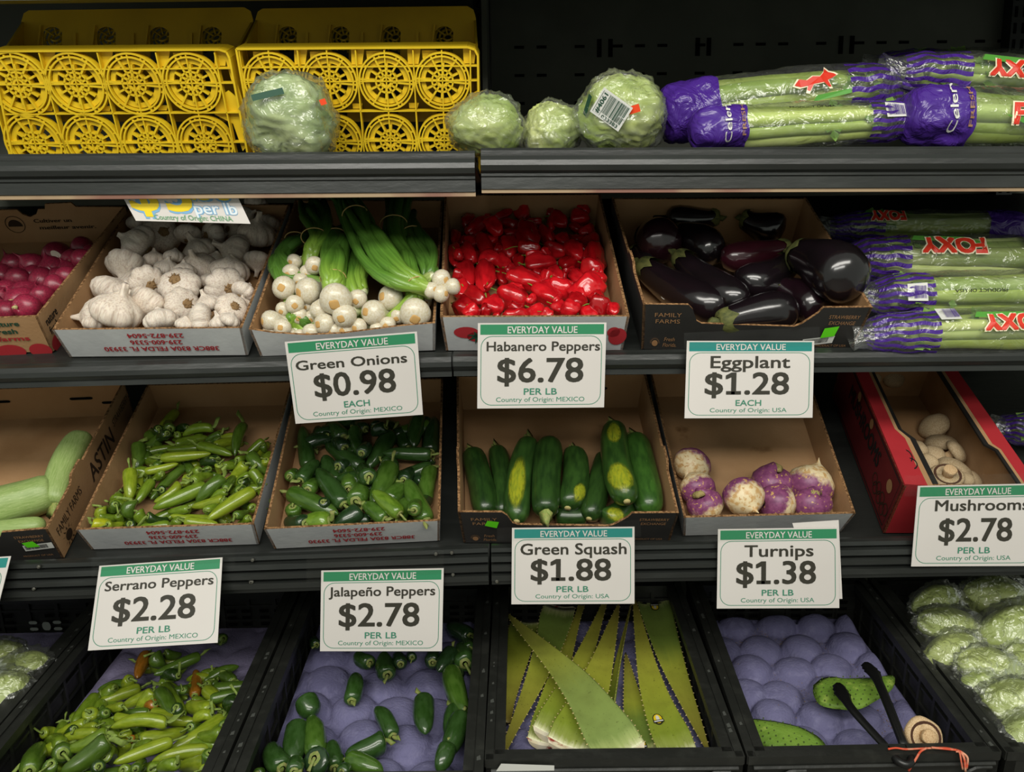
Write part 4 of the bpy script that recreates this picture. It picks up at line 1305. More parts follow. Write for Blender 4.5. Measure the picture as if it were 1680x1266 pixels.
heap(JAL, '''412 545 400 505 56 1;715 645 640 600 78 0;815 715 795 590 98 0;890 655 870 600 72 1;955 617 940 590 54 1;1070 645 1080 600 82 1;1290 500 1165 440 92 1
1310 575 1290 520 86 0;1255 650 1225 590 114 0;1180 580 1105 695 84 1;1205 690 1180 805 92 1;1205 690 1290 935 108 2;612 865 635 710 88 0;1020 850 1030 1050 112 0
845 1065 750 900 88 0;800 1085 575 1175 112 0;350 850 395 975 118 0;410 1165 385 950 108 2;310 1005 275 1215 122 0;215 1245 160 1130 108 0;515 1245 500 1090 94 0
590 1195 790 1265 104 2;285 1265 290 1220 84 0;400 1190 450 1265 130 1;1195 900 1180 1105 88 0;1290 950 1205 1185 112 0;1160 1120 1105 1265 94 0;555 1270 600 1258 64 0;55 1275 90 1265 50 2''',
     C_JA2, DECK_RIM, TRAY_H + 0.040, TRAY_H + 0.022, JGR, 'jalapeno', 'the purple tray', 'jalapeno peppers on the purple tray', 'pepper', 6, 1.9, lim=0.03, wscale=1.06, box=crate_jal)

# ------------------------------------------------------------------ green squash, each one its own words
def fruit(kind, k, plane, h, cr, d, cat, label, group, color, roll=0.0, minratio=0, floor_h=0.0, ws=None, box=None):
    ws = ws or (1.24 if kind is EGG else 1.16)
    ox, oy, sc = cr
    A = plane.at(ox + d[0] / sc, oy + d[1] / sc, h[0] if isinstance(h, tuple) else h)
    B = plane.at(ox + d[2] / sc, oy + d[3] / sc, h[1] if isinstance(h, tuple) else h)
    w = d[4] / sc * np.linalg.norm((A + B) / 2 - CAM) / FPX * ws
    if box is not None:
        s = [keep_in(box, A, w * 0.30), keep_in(box, B, w * 0.42), keep_in(box, (A + B) / 2, w * 0.5)]
        s = max(s) if max(s) > -min(s) else min(s)
        A = A + np.array([s, 0, 0]); B = B + np.array([s, 0, 0])
        dn = max(0, w * 0.40 - plane.height(B), w * 0.3 - plane.height(A), w * 0.45 - plane.height((A + B) / 2))
        A = A + plane.n * dn; B = B + plane.n * dn
    if minratio and np.linalg.norm(B - A) < w * minratio:
        L = np.linalg.norm(B - A)
        rv = (A + B) / 2 - CAM; rv /= np.linalg.norm(rv)
        A = A + rv * math.sqrt((w * minratio) ** 2 - L * L) * d[5]
        lo = plane.height(A) - floor_h - w * 0.3
        if lo < 0:
            A = A - plane.n * lo
    o = kind.make(k, place_matrix(A, B, w, roll), lin(color) + (1,))
    return tag(o, label, cat, group)

GS = 'green squash in the black carton'
W3 = (255, 255, 255)
def patch_on(o, k, x0, x1, th0, th1, m, name='skin_patch', lift=1.012, prof=ZUC_P, bends=(0.04, 0.16, -0.14)):
    """coloured patch following the skin; angles about the length, 90 deg faces the viewer at roll 0"""
    v, f, uvs = [], [], []
    nx, nt = 16, 12
    x0, x1 = max(0.0, x0 - 0.06), min(0.99, x1 + 0.03)
    th0, th1 = th0 - 14, th1 + 14
    ts, rs = zip(*prof)
    for i in range(nx + 1):
        t = x0 + (x1 - x0) * i / nx
        e = math.sin(math.pi * (0.12 + 0.76 * i / nx))
        for j in range(nt + 1):
            a = (th0 + th1) / 2 + (th1 - th0) * (j / nt - 0.5) * e
            th = math.radians(a)
            r = interp(ts, rs, t) * 0.5 * lift
            uvs.append((i / nx, j / nt))
            v.append((t, bends[k % 3] * math.sin(math.pi * t) + r * math.cos(th), r * math.sin(th)))
    for i in range(nx):
        for j in range(nt):
            b = i * (nt + 1) + j
            f.append((b, b + nt + 1, b + nt + 2, b + 1))
    c = new_obj(name, v, f, m, o, True, None, uvs)
    return c
def scar_on(o, k, r=0.10):
    v, f = tube([(1.006, 0, 0), (0.985, 0, 0)], [r, r * 1.4], 9)
    bends = (0.04, 0.16, -0.14)
    new_obj('blossom_scar', v, f, M['scar'], o)

fz = lambda k, d, label, col=W3, h=0.034, **kw: fruit(ZUC, k, LOW, h, C_SQU, d, 'squash', label, GS, col, box=squash_box, **kw)
fz(0, (185, 565, 280, 985, 152), 'dull dark green squash at the left wall of its carton', (200, 205, 200))
z = fz(1, (380, 545, 420, 985, 130), 'scratched green squash behind the yellow-sided one', (220, 220, 220), h=0.026)
z = fz(2, (592, 492, 510, 1022, 152), 'green squash with a long yellow stripe down one side', W3, h=0.052)
patch_on(z, 2, 0.36, 0.99, 70, 132, M['yellow_patch']); scar_on(z, 0)
z = fz(0, (700, 965, 728, 486, 168), 'dark green squash with its cut stalk pointing to the front', (225, 225, 225), h=0.060)
z = fz(1, (890, 560, 845, 935, 158), 'shorter green squash with yellowish tip at centre of carton', (235, 235, 230), h=0.048)
patch_on(z, 1, 0.74, 0.95, 30, 75, M['yellow_patch']); scar_on(z, 0)
z = fz(0, (1095, 590, 985, 1005, 140), 'plain dark squash tucked under the tall yellow-tipped squash', (215, 215, 215), h=0.036); scar_on(z, 0)
z = fz(2, (1148, 395, 1235, 892, 166), 'tallest green squash with yellow tip, resting on the others', (255, 255, 240), h=(0.070, 0.082))
patch_on(z, 2, 0.68, 0.985, 40, 140, M['yellow_patch']); patch_on(z, 2, 0.12, 0.36, 60, 105, M['yellow_patch']); scar_on(z, 0)
z = fz(0, (1312, 470, 1418, 970, 168), 'bright green squash along the right wall of its carton', (270, 280, 255), h=0.050)
z = fz(1, (1250, 900, 1075, 1015, 150), 'low squash lying crosswise with yellow end, front right of carton', W3, h=0.026)
patch_on(z, 1, 0.55, 0.98, 60, 130, M['yellow_patch'])
fz(0, (970, 985, 760, 985, 120), 'low dark squash lying crosswise behind the front edge', (200, 205, 200), h=0.022)

# pale grey squash
PZ = mat('pale_squash_skin', (150, 172, 104), 0.4, 0.4, c2=(132, 156, 86), ns=26, det=6, c3=(186, 196, 140), n3=70, lo3=0.6, hi3=0.72, stretch=(0.25, 1, 1), tint=True)
PAL = Kind('pale_squash', 'stalk', [body(ZUC_P, 22, 20, b, 5, 0.03, 0.02, i + 70) for i, b in enumerate((0.04, 0.20, -0.05))], [zuc_stem(0.06)] * 3, PZ, M['zuc_end'])
fp = lambda k, d, label, h: fruit(PAL, k, LOW, h, C_SER, d, 'squash', label, 'pale squash in the left carton', W3)
fp(1, (325, 790, 500, 365, 130), 'pale green squash leaning up against the printed carton wall', (0.036, 0.062))
fp(0, (330, 700, -230, 850, 178), 'large pale green squash lying across the carton under the leaning one', 0.045)
fp(2, (-260, 960, 270, 905, 90), 'pale squash lowest in the carton, behind its front edge', 0.040)

# ------------------------------------------------------------------ eggplants
ge = 'eggplants in the black strawberry carton'
fe = lambda k, d, label, col=(255, 255, 255), h=0.06, roll=0.0, mr=0, box=egg_box: fruit(EGG, k, MID, h, C_EGG, d, 'eggplant', label, ge, col, roll, mr, 0.004, box=box)
fe(0, (680, 255, 350, 262, 140), 'black eggplant lying crosswise at the back of the carton', h=0.062)
fe(1, (830, 262, 1100, 325, 158), 'eggplant at back right with its green calyx to the left', h=0.066)
e = fe(0, (230, 400, 335, 430, 232, 0.9), 'purple-brown eggplant end-on at the left side of the carton', (400, 270, 300), h=0.075, mr=1.5)
fe(2, (410, 340, 680, 500, 175), 'eggplant with pale scar at its tip, below the back crosswise one', h=0.064)
fe(0, (1115, 440, 700, 515, 150), 'reddish purple eggplant lying crosswise near the middle', (520, 300, 340), h=0.066)
fe(1, (430, 500, 850, 800, 185), 'long black eggplant slanting diagonally across the front left', h=0.062)
fe(2, (1140, 530, 810, 690, 205), 'fat black eggplant at the middle right, under the reddish one', h=0.060)
e = fe(0, (1180, 480, 1540, 670, 275), 'largest glossy eggplant, perched over the right side wall', h=(0.092, 0.125), box=None)
fe(1, (120, 560, 640, 850, 215), 'eggplant with a round sticker at the front left corner', (265, 250, 258), h=0.046)
fe(0, (690, 905, 1170, 830, 200), 'eggplant lying crosswise at the front with its calyx to the left', h=0.052)
fe(2, (1040, 690, 1340, 870, 190), 'dark purple eggplant at the front right, beside the crosswise one', (300, 240, 265), h=0.046)
fe(0, (1330, 700, 1530, 800, 150), 'eggplant mostly hidden beneath the largest glossy one', h=0.034)
fe(1, (130, 470, 260, 560, 150), 'eggplant hidden at the left wall below the purple-brown one', h=0.034)
fe(2, (640, 210, 800, 290, 130), 'eggplant hidden at the back beside the green-capped one', h=0.04)
# small round sticker on the front left eggplant
st = None
for o in COL.objects:
    if o.get('label', '').startswith('eggplant with a round sticker'):
        st = o
cpos = MID.at(1000 + 262 / 3.818, 290 + 750 / 3.818, 0.046)
def surf_sticker(o, px, py, rx, ry, m, name, rot=0.0, shape='disc', lift=0.0012):
    """a flat sticker pressed on the skin of object o where the line of sight through (px, py) meets it"""
    bpy.context.view_layer.update()
    mi = o.matrix_world.inverted()
    d = Vector(ray(px, py)); a = mi @ Vector(CAM); b = mi @ (Vector(CAM) + d)
    hit, loc, nor, _i = o.ray_cast(a, (b - a).normalized())
    if not hit:
        return None
    p = o.matrix_world @ loc
    n = (o.matrix_world.to_3x3().inverted().transposed() @ nor).normalized()
    right = Vector(_R); right = (right - n * right.dot(n)).normalized()
    up = n.cross(right)
    c, s = math.cos(rot), math.sin(rot)
    right, up = right * c + up * s, up * c - right * s
    o2 = empty('q')
    bpy.data.objects.remove(o2)
    pts = []
    N = 20 if shape == 'disc' else 4
    for k in range(N):
        th = 2 * math.pi * k / N
        u, v = (rx * math.cos(th), ry * math.sin(th)) if shape == 'disc' else ((rx, ry), (-rx, ry), (-rx, -ry), (rx, -ry))[k]
        pts.append(p + n * lift + right * u + up * v)
    ob = new_obj(name, pts, [tuple(range(N))], m)
    ob.parent = o
    ob.matrix_parent_inverse = o.matrix_world.inverted()
    return dict(ob=ob, p=p, n=n, r=right, u=up)
if st:
    s1 = surf_sticker(st, 1088, 484, 0.009, 0.0075, M['label'], 'sticker', 0.3)
    if s1:
        blue = mat('blue_print', (52, 92, 160), 0.5, 0.3)
        o2 = new_obj('sticker_print', [s1['p'] + s1['n'] * 0.0018 + s1['r'] * (0.008 * math.cos(t)) + s1['u'] * (0.0066 * math.sin(t)) for t in [k * math.pi / 10 for k in range(11)]], [tuple(range(11))], blue)
        o2.parent = st; o2.matrix_parent_inverse = st.matrix_world.inverted()

# ------------------------------------------------------------------ garlic
def garlic_geo(seed, neck=0.55):
    r = random.Random(seed)
    prof = [(-0.62, 0.12), (-0.66, 0.34), (-0.60, 0.66), (-0.42, 0.90), (-0.15, 1.0), (0.12, 0.95), (0.36, 0.76), (0.52, 0.50), (0.64, 0.28), (0.74, 0.17), (0.74 + neck * 0.5, 0.13), (0.74 + neck, 0.12)]
    seg = 72
    ph = [r.uniform(0, 6.28) for _ in range(3)]
    nl = r.choice((8, 9, 10))
    v, f = [], []
    for i, (z, rr) in enumerate(prof):
        bulb = max(0, 1 - abs(z + 0.1) / 0.8)
        for k in range(seg):
            th = 2 * math.pi * k / seg
            c = abs(math.cos(nl / 2 * th + ph[0] + 0.4 * math.sin(2 * th + ph[1])))
            lob = (1 - 0.20 * bulb * (1 - c ** 0.5)) * (1 + 0.06 * math.sin(th + ph[2]))
            if z > 0.6:
                lob = 1 + 0.25 * math.sin(3 * th + z * 6 + ph[0])
            bx = 0.12 * max(0, z - 0.5) * math.cos(ph[1]); by = 0.12 * max(0, z - 0.5) * math.sin(ph[1])
            v.append((rr * lob * math.cos(th) + bx, rr * lob * math.sin(th) + by, z * 0.92))
    n = len(prof)
    for i in range(n - 1):
        for k in range(seg):
            k2 = (k + 1) % seg
            f.append((i * seg + k, i * seg + k2, (i + 1) * seg + k2, (i + 1) * seg + k))
    f.append(tuple(range(seg))[::-1]); f.append(tuple((n - 1) * seg + k for k in range(seg)))
    # root disc with fibres
    rv, rf = tube([(0, 0, -0.56), (0, 0, -0.63), (0, 0, -0.66)], [0.28, 0.25, 0.17], 14, True, lambda i, th: 1 + 0.12 * math.sin(5 * th + seed))
    for q in range(16):
        a = r.uniform(0, 6.28); d = r.uniform(0.03, 0.24)
        p = np.array([d * math.cos(a), d * math.sin(a), -0.62])
        e = p + np.array([0.10 * math.cos(a) + r.uniform(-.08, .08), 0.10 * math.sin(a) + r.uniform(-.08, .08), -0.05])
        tv, tf = tube([p, (p + e) / 2 + np.array([0, 0, -0.04]), e], 0.022, 4)
        kk = len(rv); rv += tv; rf += [tuple(x + kk for x in t) for t in tf]
    return (v, f), (rv, rf)
_g = [garlic_geo(i, nk) for i, nk in enumerate((0.12, 0.45, 0.25, 0.8, 0.10))]
GAR = Kind('garlic_bulb', 'roots', [a for a, b in _g], [b for a, b in _g], M['garlic'], M['garlic_root'])

def view_dir(dx, dy, dz):
    d = _R * dx - _U * dy - _F * dz
    return d / np.linalg.norm(d)

def round_matrix(c, r, axis, spin=0.0, squash=(1, 1, 1)):
    z = np.asarray(axis, float); z = z / np.linalg.norm(z)
    x = np.cross([0.3, 0.2, 0.9] if abs(z[2]) < 0.9 else [1, 0.1, 0], z); x /= np.linalg.norm(x)
    y = np.cross(z, x)
    cs, sn = math.cos(spin), math.sin(spin)
    x, y = x * cs + y * sn, y * cs - x * sn
    a, b, d = r * squash[0], r * squash[1], r * squash[2]
    return Matrix(((x[0] * a, y[0] * b, z[0] * d, c[0]), (x[1] * a, y[1] * b, z[1] * d, c[1]), (x[2] * a, y[2] * b, z[2] * d, c[2]), (0, 0, 0, 1)))

def ball_heap(data, cr, plane, h, floor_h, make, lim=0.05, give=0.9, front=None, box=None):
    """data: cx cy r, then extras. make(i, centre, radius, extras)"""
    ox, oy, sc = cr
    it = []
    for d in parse(data):
        x, y = ox + d[0] / sc, oy + d[1] / sc
        hh = h(y) if callable(h) else h
        p = plane.at(x, y, hh)
        r = d[2] / sc * np.linalg.norm(p - CAM) / FPX
        it.append(dict(A=p.copy(), B=p.copy(), r=r, plane=plane, e=d[3:], px=(x, y)))
    # spheres: same settling, with equal radii
    n = len(it)
    P0 = np.array([q['A'] for q in it]); R = np.array([q['r'] for q in it])
    D = P0 - CAM; D /= np.linalg.norm(D, axis=1)[:, None]
    sh = np.zeros(n)
    for _ in range(40):
        P = P0 + D * sh[:, None]
        d = np.linalg.norm(P[:, None] - P[None], axis=2)
        pen = (R[:, None] + R[None]) * give - d
        np.fill_diagonal(pen, -1)
        dep = ((P - CAM) ** 2).sum(1)
        mv = np.zeros(n)
        for i, j in zip(*np.where(np.triu(pen, 1) > 0)):
            p = pen[i, j] * 0.4
            # the one lower in the picture and larger comes forward
            if dep[i] - R[i] * 0.01 > dep[j] - R[j] * 0.01:
                mv[i] += p * 1.3; mv[j] -= p * 0.7
            else:
                mv[i] -= p * 0.7; mv[j] += p * 1.3
        sh += np.clip(mv, -0.008, 0.008)
        sh = np.clip(sh, -lim, lim)
        hh = np.array([plane.height(p) for p in P0 + D * sh[:, None]]) - R * 0.85 - floor_h
        k = np.minimum(D @ plane.n, -0.15)
        sh -= np.abs(np.where(hh < 0, hh / k, 0))
    out = []
    for i, q in enumerate(it):
        c = q['A'] + D[i] * sh[i]
        if front is not None:
            c = c - plane.d * min(0.0, (c - front) @ plane.d - q['r'] * 0.92)
        if box is not None:
            c = c + np.array([keep_in(box, c, q['r'] * 0.92), 0, 0])
        out.append((make(i, c, q['r'], q['e']), q))
    return out

gi = []
def mk_gar(i, c, r, e):
    r2 = random.Random(i + 50)
    k = int(e[3]) if len(e) > 3 else r2.choice((0, 2, 4))
    s = r2.uniform(0.90, 1.04)
    warm = r2.uniform(0.94, 1.0)
    o = GAR.make(k, round_matrix(c, r * 1.02, view_dir(e[0], e[1], e[2]), r2.uniform(0, 6.28)), (s, s * warm ** 0.5, s * warm, 1))
    o['category'] = 'garlic'; o['group'] = 'garlic bulbs in the white carton'
    x, y = proj(c)
    w = 'garlic bulb' + (' with long neck' if k in (1, 3) else (' showing its roots' if e[2] < -0.4 else ' with short neck'))
    gi.append((o, x, y, w))
    return o
ball_heap('''930 310 100 -.5 .3 -.8;1085 290 72 0 -1 -.3;1230 300 80 .6 -.2 -.7;1340 270 60 .5 0 -.8;1475 285 105 .2 -.9 .4 1;1535 240 80 0 -.8 -.3;1420 185 52 .8 -.3 .2 1
1480 120 66 .2 -.8 -.2;785 225 64 0 -1 .1;785 350 105 -.8 -.5 .2 2;730 485 105 -.1 .8 .5 2;890 440 65 0 -1 0;1000 420 55 .1 -1 0;960 490 70 .2 -1 .2
1140 390 100 -.5 -.8 .3 1;1135 480 102 0 -.7 .7 1;1345 395 110 -.9 -.35 .4 1;1480 455 78 0 .9 .3 1;1320 500 112 .1 -.9 .2;1295 595 112 -.6 -.3 -.7;850 570 95 -.6 -.4 -.7
1030 600 112 0 .5 -.8;580 625 112 .4 -.7 -.35 3;710 640 65 .3 .6 .3;740 660 58 0 .8 .3 1;445 770 95 -1 0 .25 3;560 720 55 .2 -.8 0;645 785 132 .35 -.9 .25 1
850 700 106 -.4 .7 .4 2;1045 705 96 -.7 .1 -.6;1190 690 70 -.3 -.9 .3 1;1340 730 92 -.6 .3 -.6;910 810 90 -.3 -.9 -.2;1150 790 96 -1 .1 .2 3;1260 800 58 -.2 -.8 .2 1;1040 845 52 .2 -.8 .2
1440 620 72 .3 -.6 -.4;760 580 56 .1 -.8 .2;1430 700 60 0 -.9 0;1240 440 60 .2 -.9 .2;540 800 60 .1 -.9 0;1330 820 58 .4 -.8 0;1200 560 60 0 -.9 .1;1060 500 60 0 -.8 0''',
          C_GAR, MID, lambda y: 0.052, 0.004, mk_gar, give=0.86, box=garlic_box, front=garlic_box.fl + MID.d * 0.005)
label_heap(gi, '{w}, {pos} in the {row} row of the garlic carton', 8)

# ------------------------------------------------------------------ radishes
def radish_geo(seed):
    prof = [(0.80, 0.10), (0.86, 0.20), (0.80, 0.42), (0.60, 0.72), (0.25, 0.96), (-0.1, 1.0), (-0.45, 0.84), (-0.75, 0.52), (-0.95, 0.22), (-1.10, 0.09), (-1.35, 0.035), (-1.6, 0.012)]
    v, f = tube([(0.03 * math.sin(seed + i), 0.03 * math.cos(seed * 2 + i), z) for i, (z, r) in enumerate(prof)], [r for z, r in prof], 20, True, lambda i, th: 1 + 0.03 * math.sin(3 * th + seed + i * 0.3))
    sv, sf = tube([(0, 0, 0.80), (0, 0, 0.93), (0.04, 0.02, 1.02)], [0.22, 0.17, 0.14], 9, True, lambda i, th: 1 + 0.2 * math.sin(4 * th + seed))
    return (v, f), (sv, sf)
_g = [radish_geo(i) for i in range(3)]
RAD = Kind('radish', 'stalk_stub', [a for a, b in _g], [b for a, b in _g], M['radish'], mat('radish_stub', (150, 150, 92), 0.6, 0.3, c2=(196, 178, 130), ns=20))
ri = []
def mk_rad(i, c, r, e):
    r2 = random.Random(i + 500)
    ax = view_dir(e[0], e[1], e[2]) if len(e) > 2 else view_dir(r2.uniform(-1, 1), r2.uniform(-1, 1), r2.uniform(-0.5, 0.3))
    s = r2.uniform(0.8, 1.15)
    o = RAD.make(i, round_matrix(c, r, ax, r2.uniform(0, 6.28)), (s, s, s, 1))
    o['category'] = 'radish'; o['group'] = 'radishes in the brown carton'
    x, y = proj(c)
    w = ('bright' if s > 1.02 else ('dusky' if s < 0.9 else 'plain')) + ' radish'
    if i == 2:
        v = [(0.55 * math.cos(t) * 0.5, 0.0 + 0.55 * math.sin(t), 0) for t in [k * 0.5 for k in range(12)]]
        w = 'radish with white cut patch'
        o['_p'] = 1
    ri.append((o, x, y, w))
    return o
ball_heap('''75 470 62;185 470 65;330 420 76 -1 -.4 -.3;470 375 60;415 440 56 .2 .3 .8;490 440 56;20 530 60;110 560 68;300 500 74;390 500 52;250 560 70 -1 .2 .1;400 545 64;310 590 56
40 615 56;10 660 60;145 630 62;115 680 76;240 650 60;155 715 66 -.4 .1 .8;40 740 62;0 720 52;525 395 40;-60 500 64;-60 600 66;-70 690 66;-130 560 66;-40 740 60;180 530 54;340 540 54;70 640 50''',
          C_GAR, MID, 0.046, 0.004, mk_rad, box=radish_box, front=radish_box.fl + MID.d * 0.005)
label_heap(ri, '{w}, {pos} in the {row} row of its carton', 6)
for (o, x, y, w) in ri:
    if o.get('_p'):
        del o['_p']
        s1 = surf_sticker(o, 92, 418, 0.011, 0.0065, M['radish_white'], 'cut_patch', -0.7)

# ------------------------------------------------------------------ turnips
def turnip_mat(name, lo, hi):
    m = mat(name, (134, 74, 112), 0.4, 0.45, c2=(112, 56, 94), ns=5, det=6)
    nt = m.node_tree; N, L = nt.nodes, nt.links
    b = N['Principled BSDF']
    src = b.inputs['Base Color'].links[0].from_socket
    tc = N.new('ShaderNodeTexCoord'); sp = N.new('ShaderNodeSeparateXYZ'); L.new(tc.outputs['Object'], sp.inputs[0])
    nz = N.new('ShaderNodeTexNoise'); nz.inputs['Scale'].default_value = 2.2; nz.inputs['Detail'].default_value = 8; nz.inputs['Roughness'].default_value = 0.7
    oi = N.new('ShaderNodeObjectInfo'); va = N.new('ShaderNodeVectorMath'); va.operation = 'ADD'
    mu = N.new('ShaderNodeMath'); mu.operation = 'MULTIPLY'; mu.inputs[1].default_value = 41; L.new(oi.outputs['Random'], mu.inputs[0])
    L.new(tc.outputs['Object'], va.inputs[0]); L.new(mu.outputs[0], va.inputs[1]); L.new(va.outputs[0], nz.inputs['Vector'])
    ma = N.new('ShaderNodeMath'); ma.operation = 'MULTIPLY_ADD'; ma.inputs[1].default_value = 1.1
    L.new(nz.outputs[0], ma.inputs[0]); L.new(sp.outputs[2], ma.inputs[2])
    mr = N.new('ShaderNodeMapRange'); mr.inputs[1].default_value = lo; mr.inputs[2].default_value = hi; L.new(ma.outputs[0], mr.inputs[0])
    cr2 = N.new('ShaderNodeMix'); cr2.data_type = 'RGBA'
    nz2 = N.new('ShaderNodeTexNoise'); nz2.inputs['Scale'].default_value = 4; nz2.inputs['Detail'].default_value = 8; L.new(va.outputs[0], nz2.inputs['Vector'])
    mr2 = N.new('ShaderNodeMapRange'); mr2.inputs[1].default_value = 0.48; mr2.inputs[2].default_value = 0.62; L.new(nz2.outputs[0], mr2.inputs[0])
    L.new(mr2.outputs[0], cr2.inputs[0]); cr2.inputs[6].default_value = lin((222, 204, 164)) + (1,); cr2.inputs[7].default_value = lin((196, 158, 102)) + (1,)
    mx = N.new('ShaderNodeMix'); mx.data_type = 'RGBA'
    L.new(mr.outputs[0], mx.inputs[0]); L.new(cr2.outputs[2], mx.inputs[6]); L.new(src, mx.inputs[7])
    # tan skin specks in the purple
    nz3 = N.new('ShaderNodeTexNoise'); nz3.inputs['Scale'].default_value = 5.5; nz3.inputs['Detail'].default_value = 6; L.new(va.outputs[0], nz3.inputs['Vector'])
    mr3 = N.new('ShaderNodeMapRange'); mr3.inputs[1].default_value = 0.60; mr3.inputs[2].default_value = 0.64; L.new(nz3.outputs[0], mr3.inputs[0])
    mx3 = N.new('ShaderNodeMix'); mx3.data_type = 'RGBA'; L.new(mr3.outputs[0], mx3.inputs[0]); L.new(mx.outputs[2], mx3.inputs[6]); mx3.inputs[7].default_value = lin((190, 150, 96)) + (1,)
    L.new(mx3.outputs[2], b.inputs['Base Color'])
    return m
TM = turnip_mat('turnip_skin', 0.35, 0.65)
def turnip_geo(seed):
    prof = [(0.72, 0.16), (0.78, 0.34), (0.72, 0.62), (0.48, 0.90), (0.10, 1.0), (-0.30, 0.92), (-0.62, 0.66), (-0.84, 0.34), (-0.98, 0.12), (-1.12, 0.05), (-1.25, 0.02)]
    v, f = tube([(0.04 * math.sin(seed * 3 + i * 0.7), 0.04 * math.cos(seed + i * 0.5), z) for i, (z, r) in enumerate(prof)], [r for z, r in prof], 28, True, lambda i, th: 1 + 0.035 * math.sin(2 * th + seed) + 0.02 * math.sin(5 * th + seed * 2 + i * 0.4))
    sv, sf = tube([(0, 0, 0.70), (0, 0, 0.86), (0.02, 0, 0.90)], [0.42, 0.36, 0.26], 18, True, lambda i, th: 1 + 0.10 * math.sin(7 * th + seed))
    return (v, f), (sv, sf)
_g = [turnip_geo(i) for i in range(4)]
TUR = Kind('turnip', 'crown', [a for a, b in _g], [b for a, b in _g], TM, mat('turnip_crown', (168, 152, 100), 0.7, 0.2, c2=(120, 112, 62), ns=24))
tl = ['cream turnip topping the pile against the left wall', 'purple turnip in the middle of the left pile', 'purple and cream turnip at the front of the left pile',
      'round cream turnip standing alone near the middle', 'purple turnip with a flat cut top, behind the cream one', 'large scabby purple turnip at the right, with a pointed root',
      'half purple, half cream turnip at the front, right of the cream one', 'purple turnip at the front right, under the scabby one']
def mk_tur(i, c, r, e):
    o = TUR.make(i, round_matrix(c, r, view_dir(e[0], e[1], e[2]), i * 1.3, (1, 1, e[3] if len(e) > 3 else 1)))
    return tag(o, tl[i], 'turnip', 'turnips in the white carton')
ball_heap('''375 668 120 .5 -.5 -.8;408 815 118 .2 .5 .45;485 985 118 -.4 -.9 .1;755 920 130 -.3 -.5 -.9;930 790 136 0 -1 .15 .95;1215 795 146 -.35 .75 .25;975 975 130 -.9 -.45 .1;1220 990 122 -.1 -.8 .45''',
          C_TUR, LOW, lambda y: 0.034, 0.003, mk_tur, give=0.85, box=turnip_box, front=turnip_box.fr + LOW.d * 0.005)

# ------------------------------------------------------------------ mushrooms
def mush_geo(seed, open_=False):
    r = random.Random(seed)
    prof = [(1.0, 0.02), (0.97, 0.30), (0.86, 0.62), (0.62, 0.88), (0.30, 1.0), (0.05, 0.96), (-0.08, 0.80), (-0.06, 0.62), (0.05, 0.42), (0.08, 0.10)]
    v, f = tube([(0, 0, z * 0.78) for z, rr in prof], [rr for z, rr in prof], 26, True, lambda i, th: 1 + 0.04 * math.sin(2 * th + seed) + 0.03 * math.sin(5 * th + seed * 2))
    sv, sf = tube([(0, 0, 0.10), (0.02, 0, -0.25), (0.04, 0.02, -0.55), (0.04, 0.02, -0.60)], [0.36, 0.33, 0.40, 0.34], 16, True, lambda i, th: 1 + 0.06 * math.sin(4 * th + i))
    return (v, f), (sv, sf)
_g = [mush_geo(i) for i in range(4)]
MUS = Kind('mushroom', 'stem', [a for a, b in _g], [b for a, b in _g], M['mush'], M['mush_stem'])
ml = ['mushroom at the very back of the red carton, left one', 'mushroom at the very back of the red carton, right one', 'tilted mushroom topping the heap with its stem to the right',
      'mushroom with torn dark gills showing, below the topmost', 'smooth pale mushroom at the left edge of the heap', 'round mushroom in the middle of the heap', 'mushroom half hidden at the left under the round one',
      'upright brownish mushroom on the right of the heap', 'broad brown-capped mushroom lying on its side', 'mushroom with its torn underside turned to the front', 'pale mushroom at the right end behind the sign', 'small mushroom wedged behind the sign']
def ring_gills(o):
    v, f = [], []
    n = 26
    for r, z in ((0.80, -0.068), (0.40, 0.0)):
        for k in range(n):
            th = 2 * math.pi * k / n
            v.append((r * math.cos(th), r * math.sin(th), z - 0.015))
    for k in range(n):
        f.append((k, n + k, n + (k + 1) % n, (k + 1) % n))
    new_obj('gills', v, f, M['gill'], o)
def mk_mus(i, c, r, e):
    s = random.Random(i).uniform(0.68, 0.9)
    ax = view_dir(e[0], e[1], e[2])
    o = MUS.make(i, round_matrix(c - ax * r * 0.35, r, ax, i * 1.7), (s, s * 0.985, s * 0.96, 1))
    if e[2] < 0.1:
        ring_gills(o)
    return tag(o, ml[i], 'mushroom', 'mushrooms in the red carton')
ball_heap('''300 84 56 -.3 -.4 .8;435 84 66 .1 -.3 .9;700 365 78 -.7 -.6 .3;695 458 82 0 -.6 .05;545 500 64 -.4 -.8 .5;660 542 64 -.1 -.5 .8;610 590 58 -.6 -.2 .7;790 512 66 .7 -.5 .4
780 610 92 .4 -.8 .35;725 665 78 .1 .6 -.6;915 665 52 .5 -.6 .5;840 665 40 0 -.7 .6''', C_MUS, LOW, lambda y: 0.055 if y < 650 else 0.062, 0.003, mk_mus, box=mush_box, front=mush_box.fl + LOW.d * 0.01)
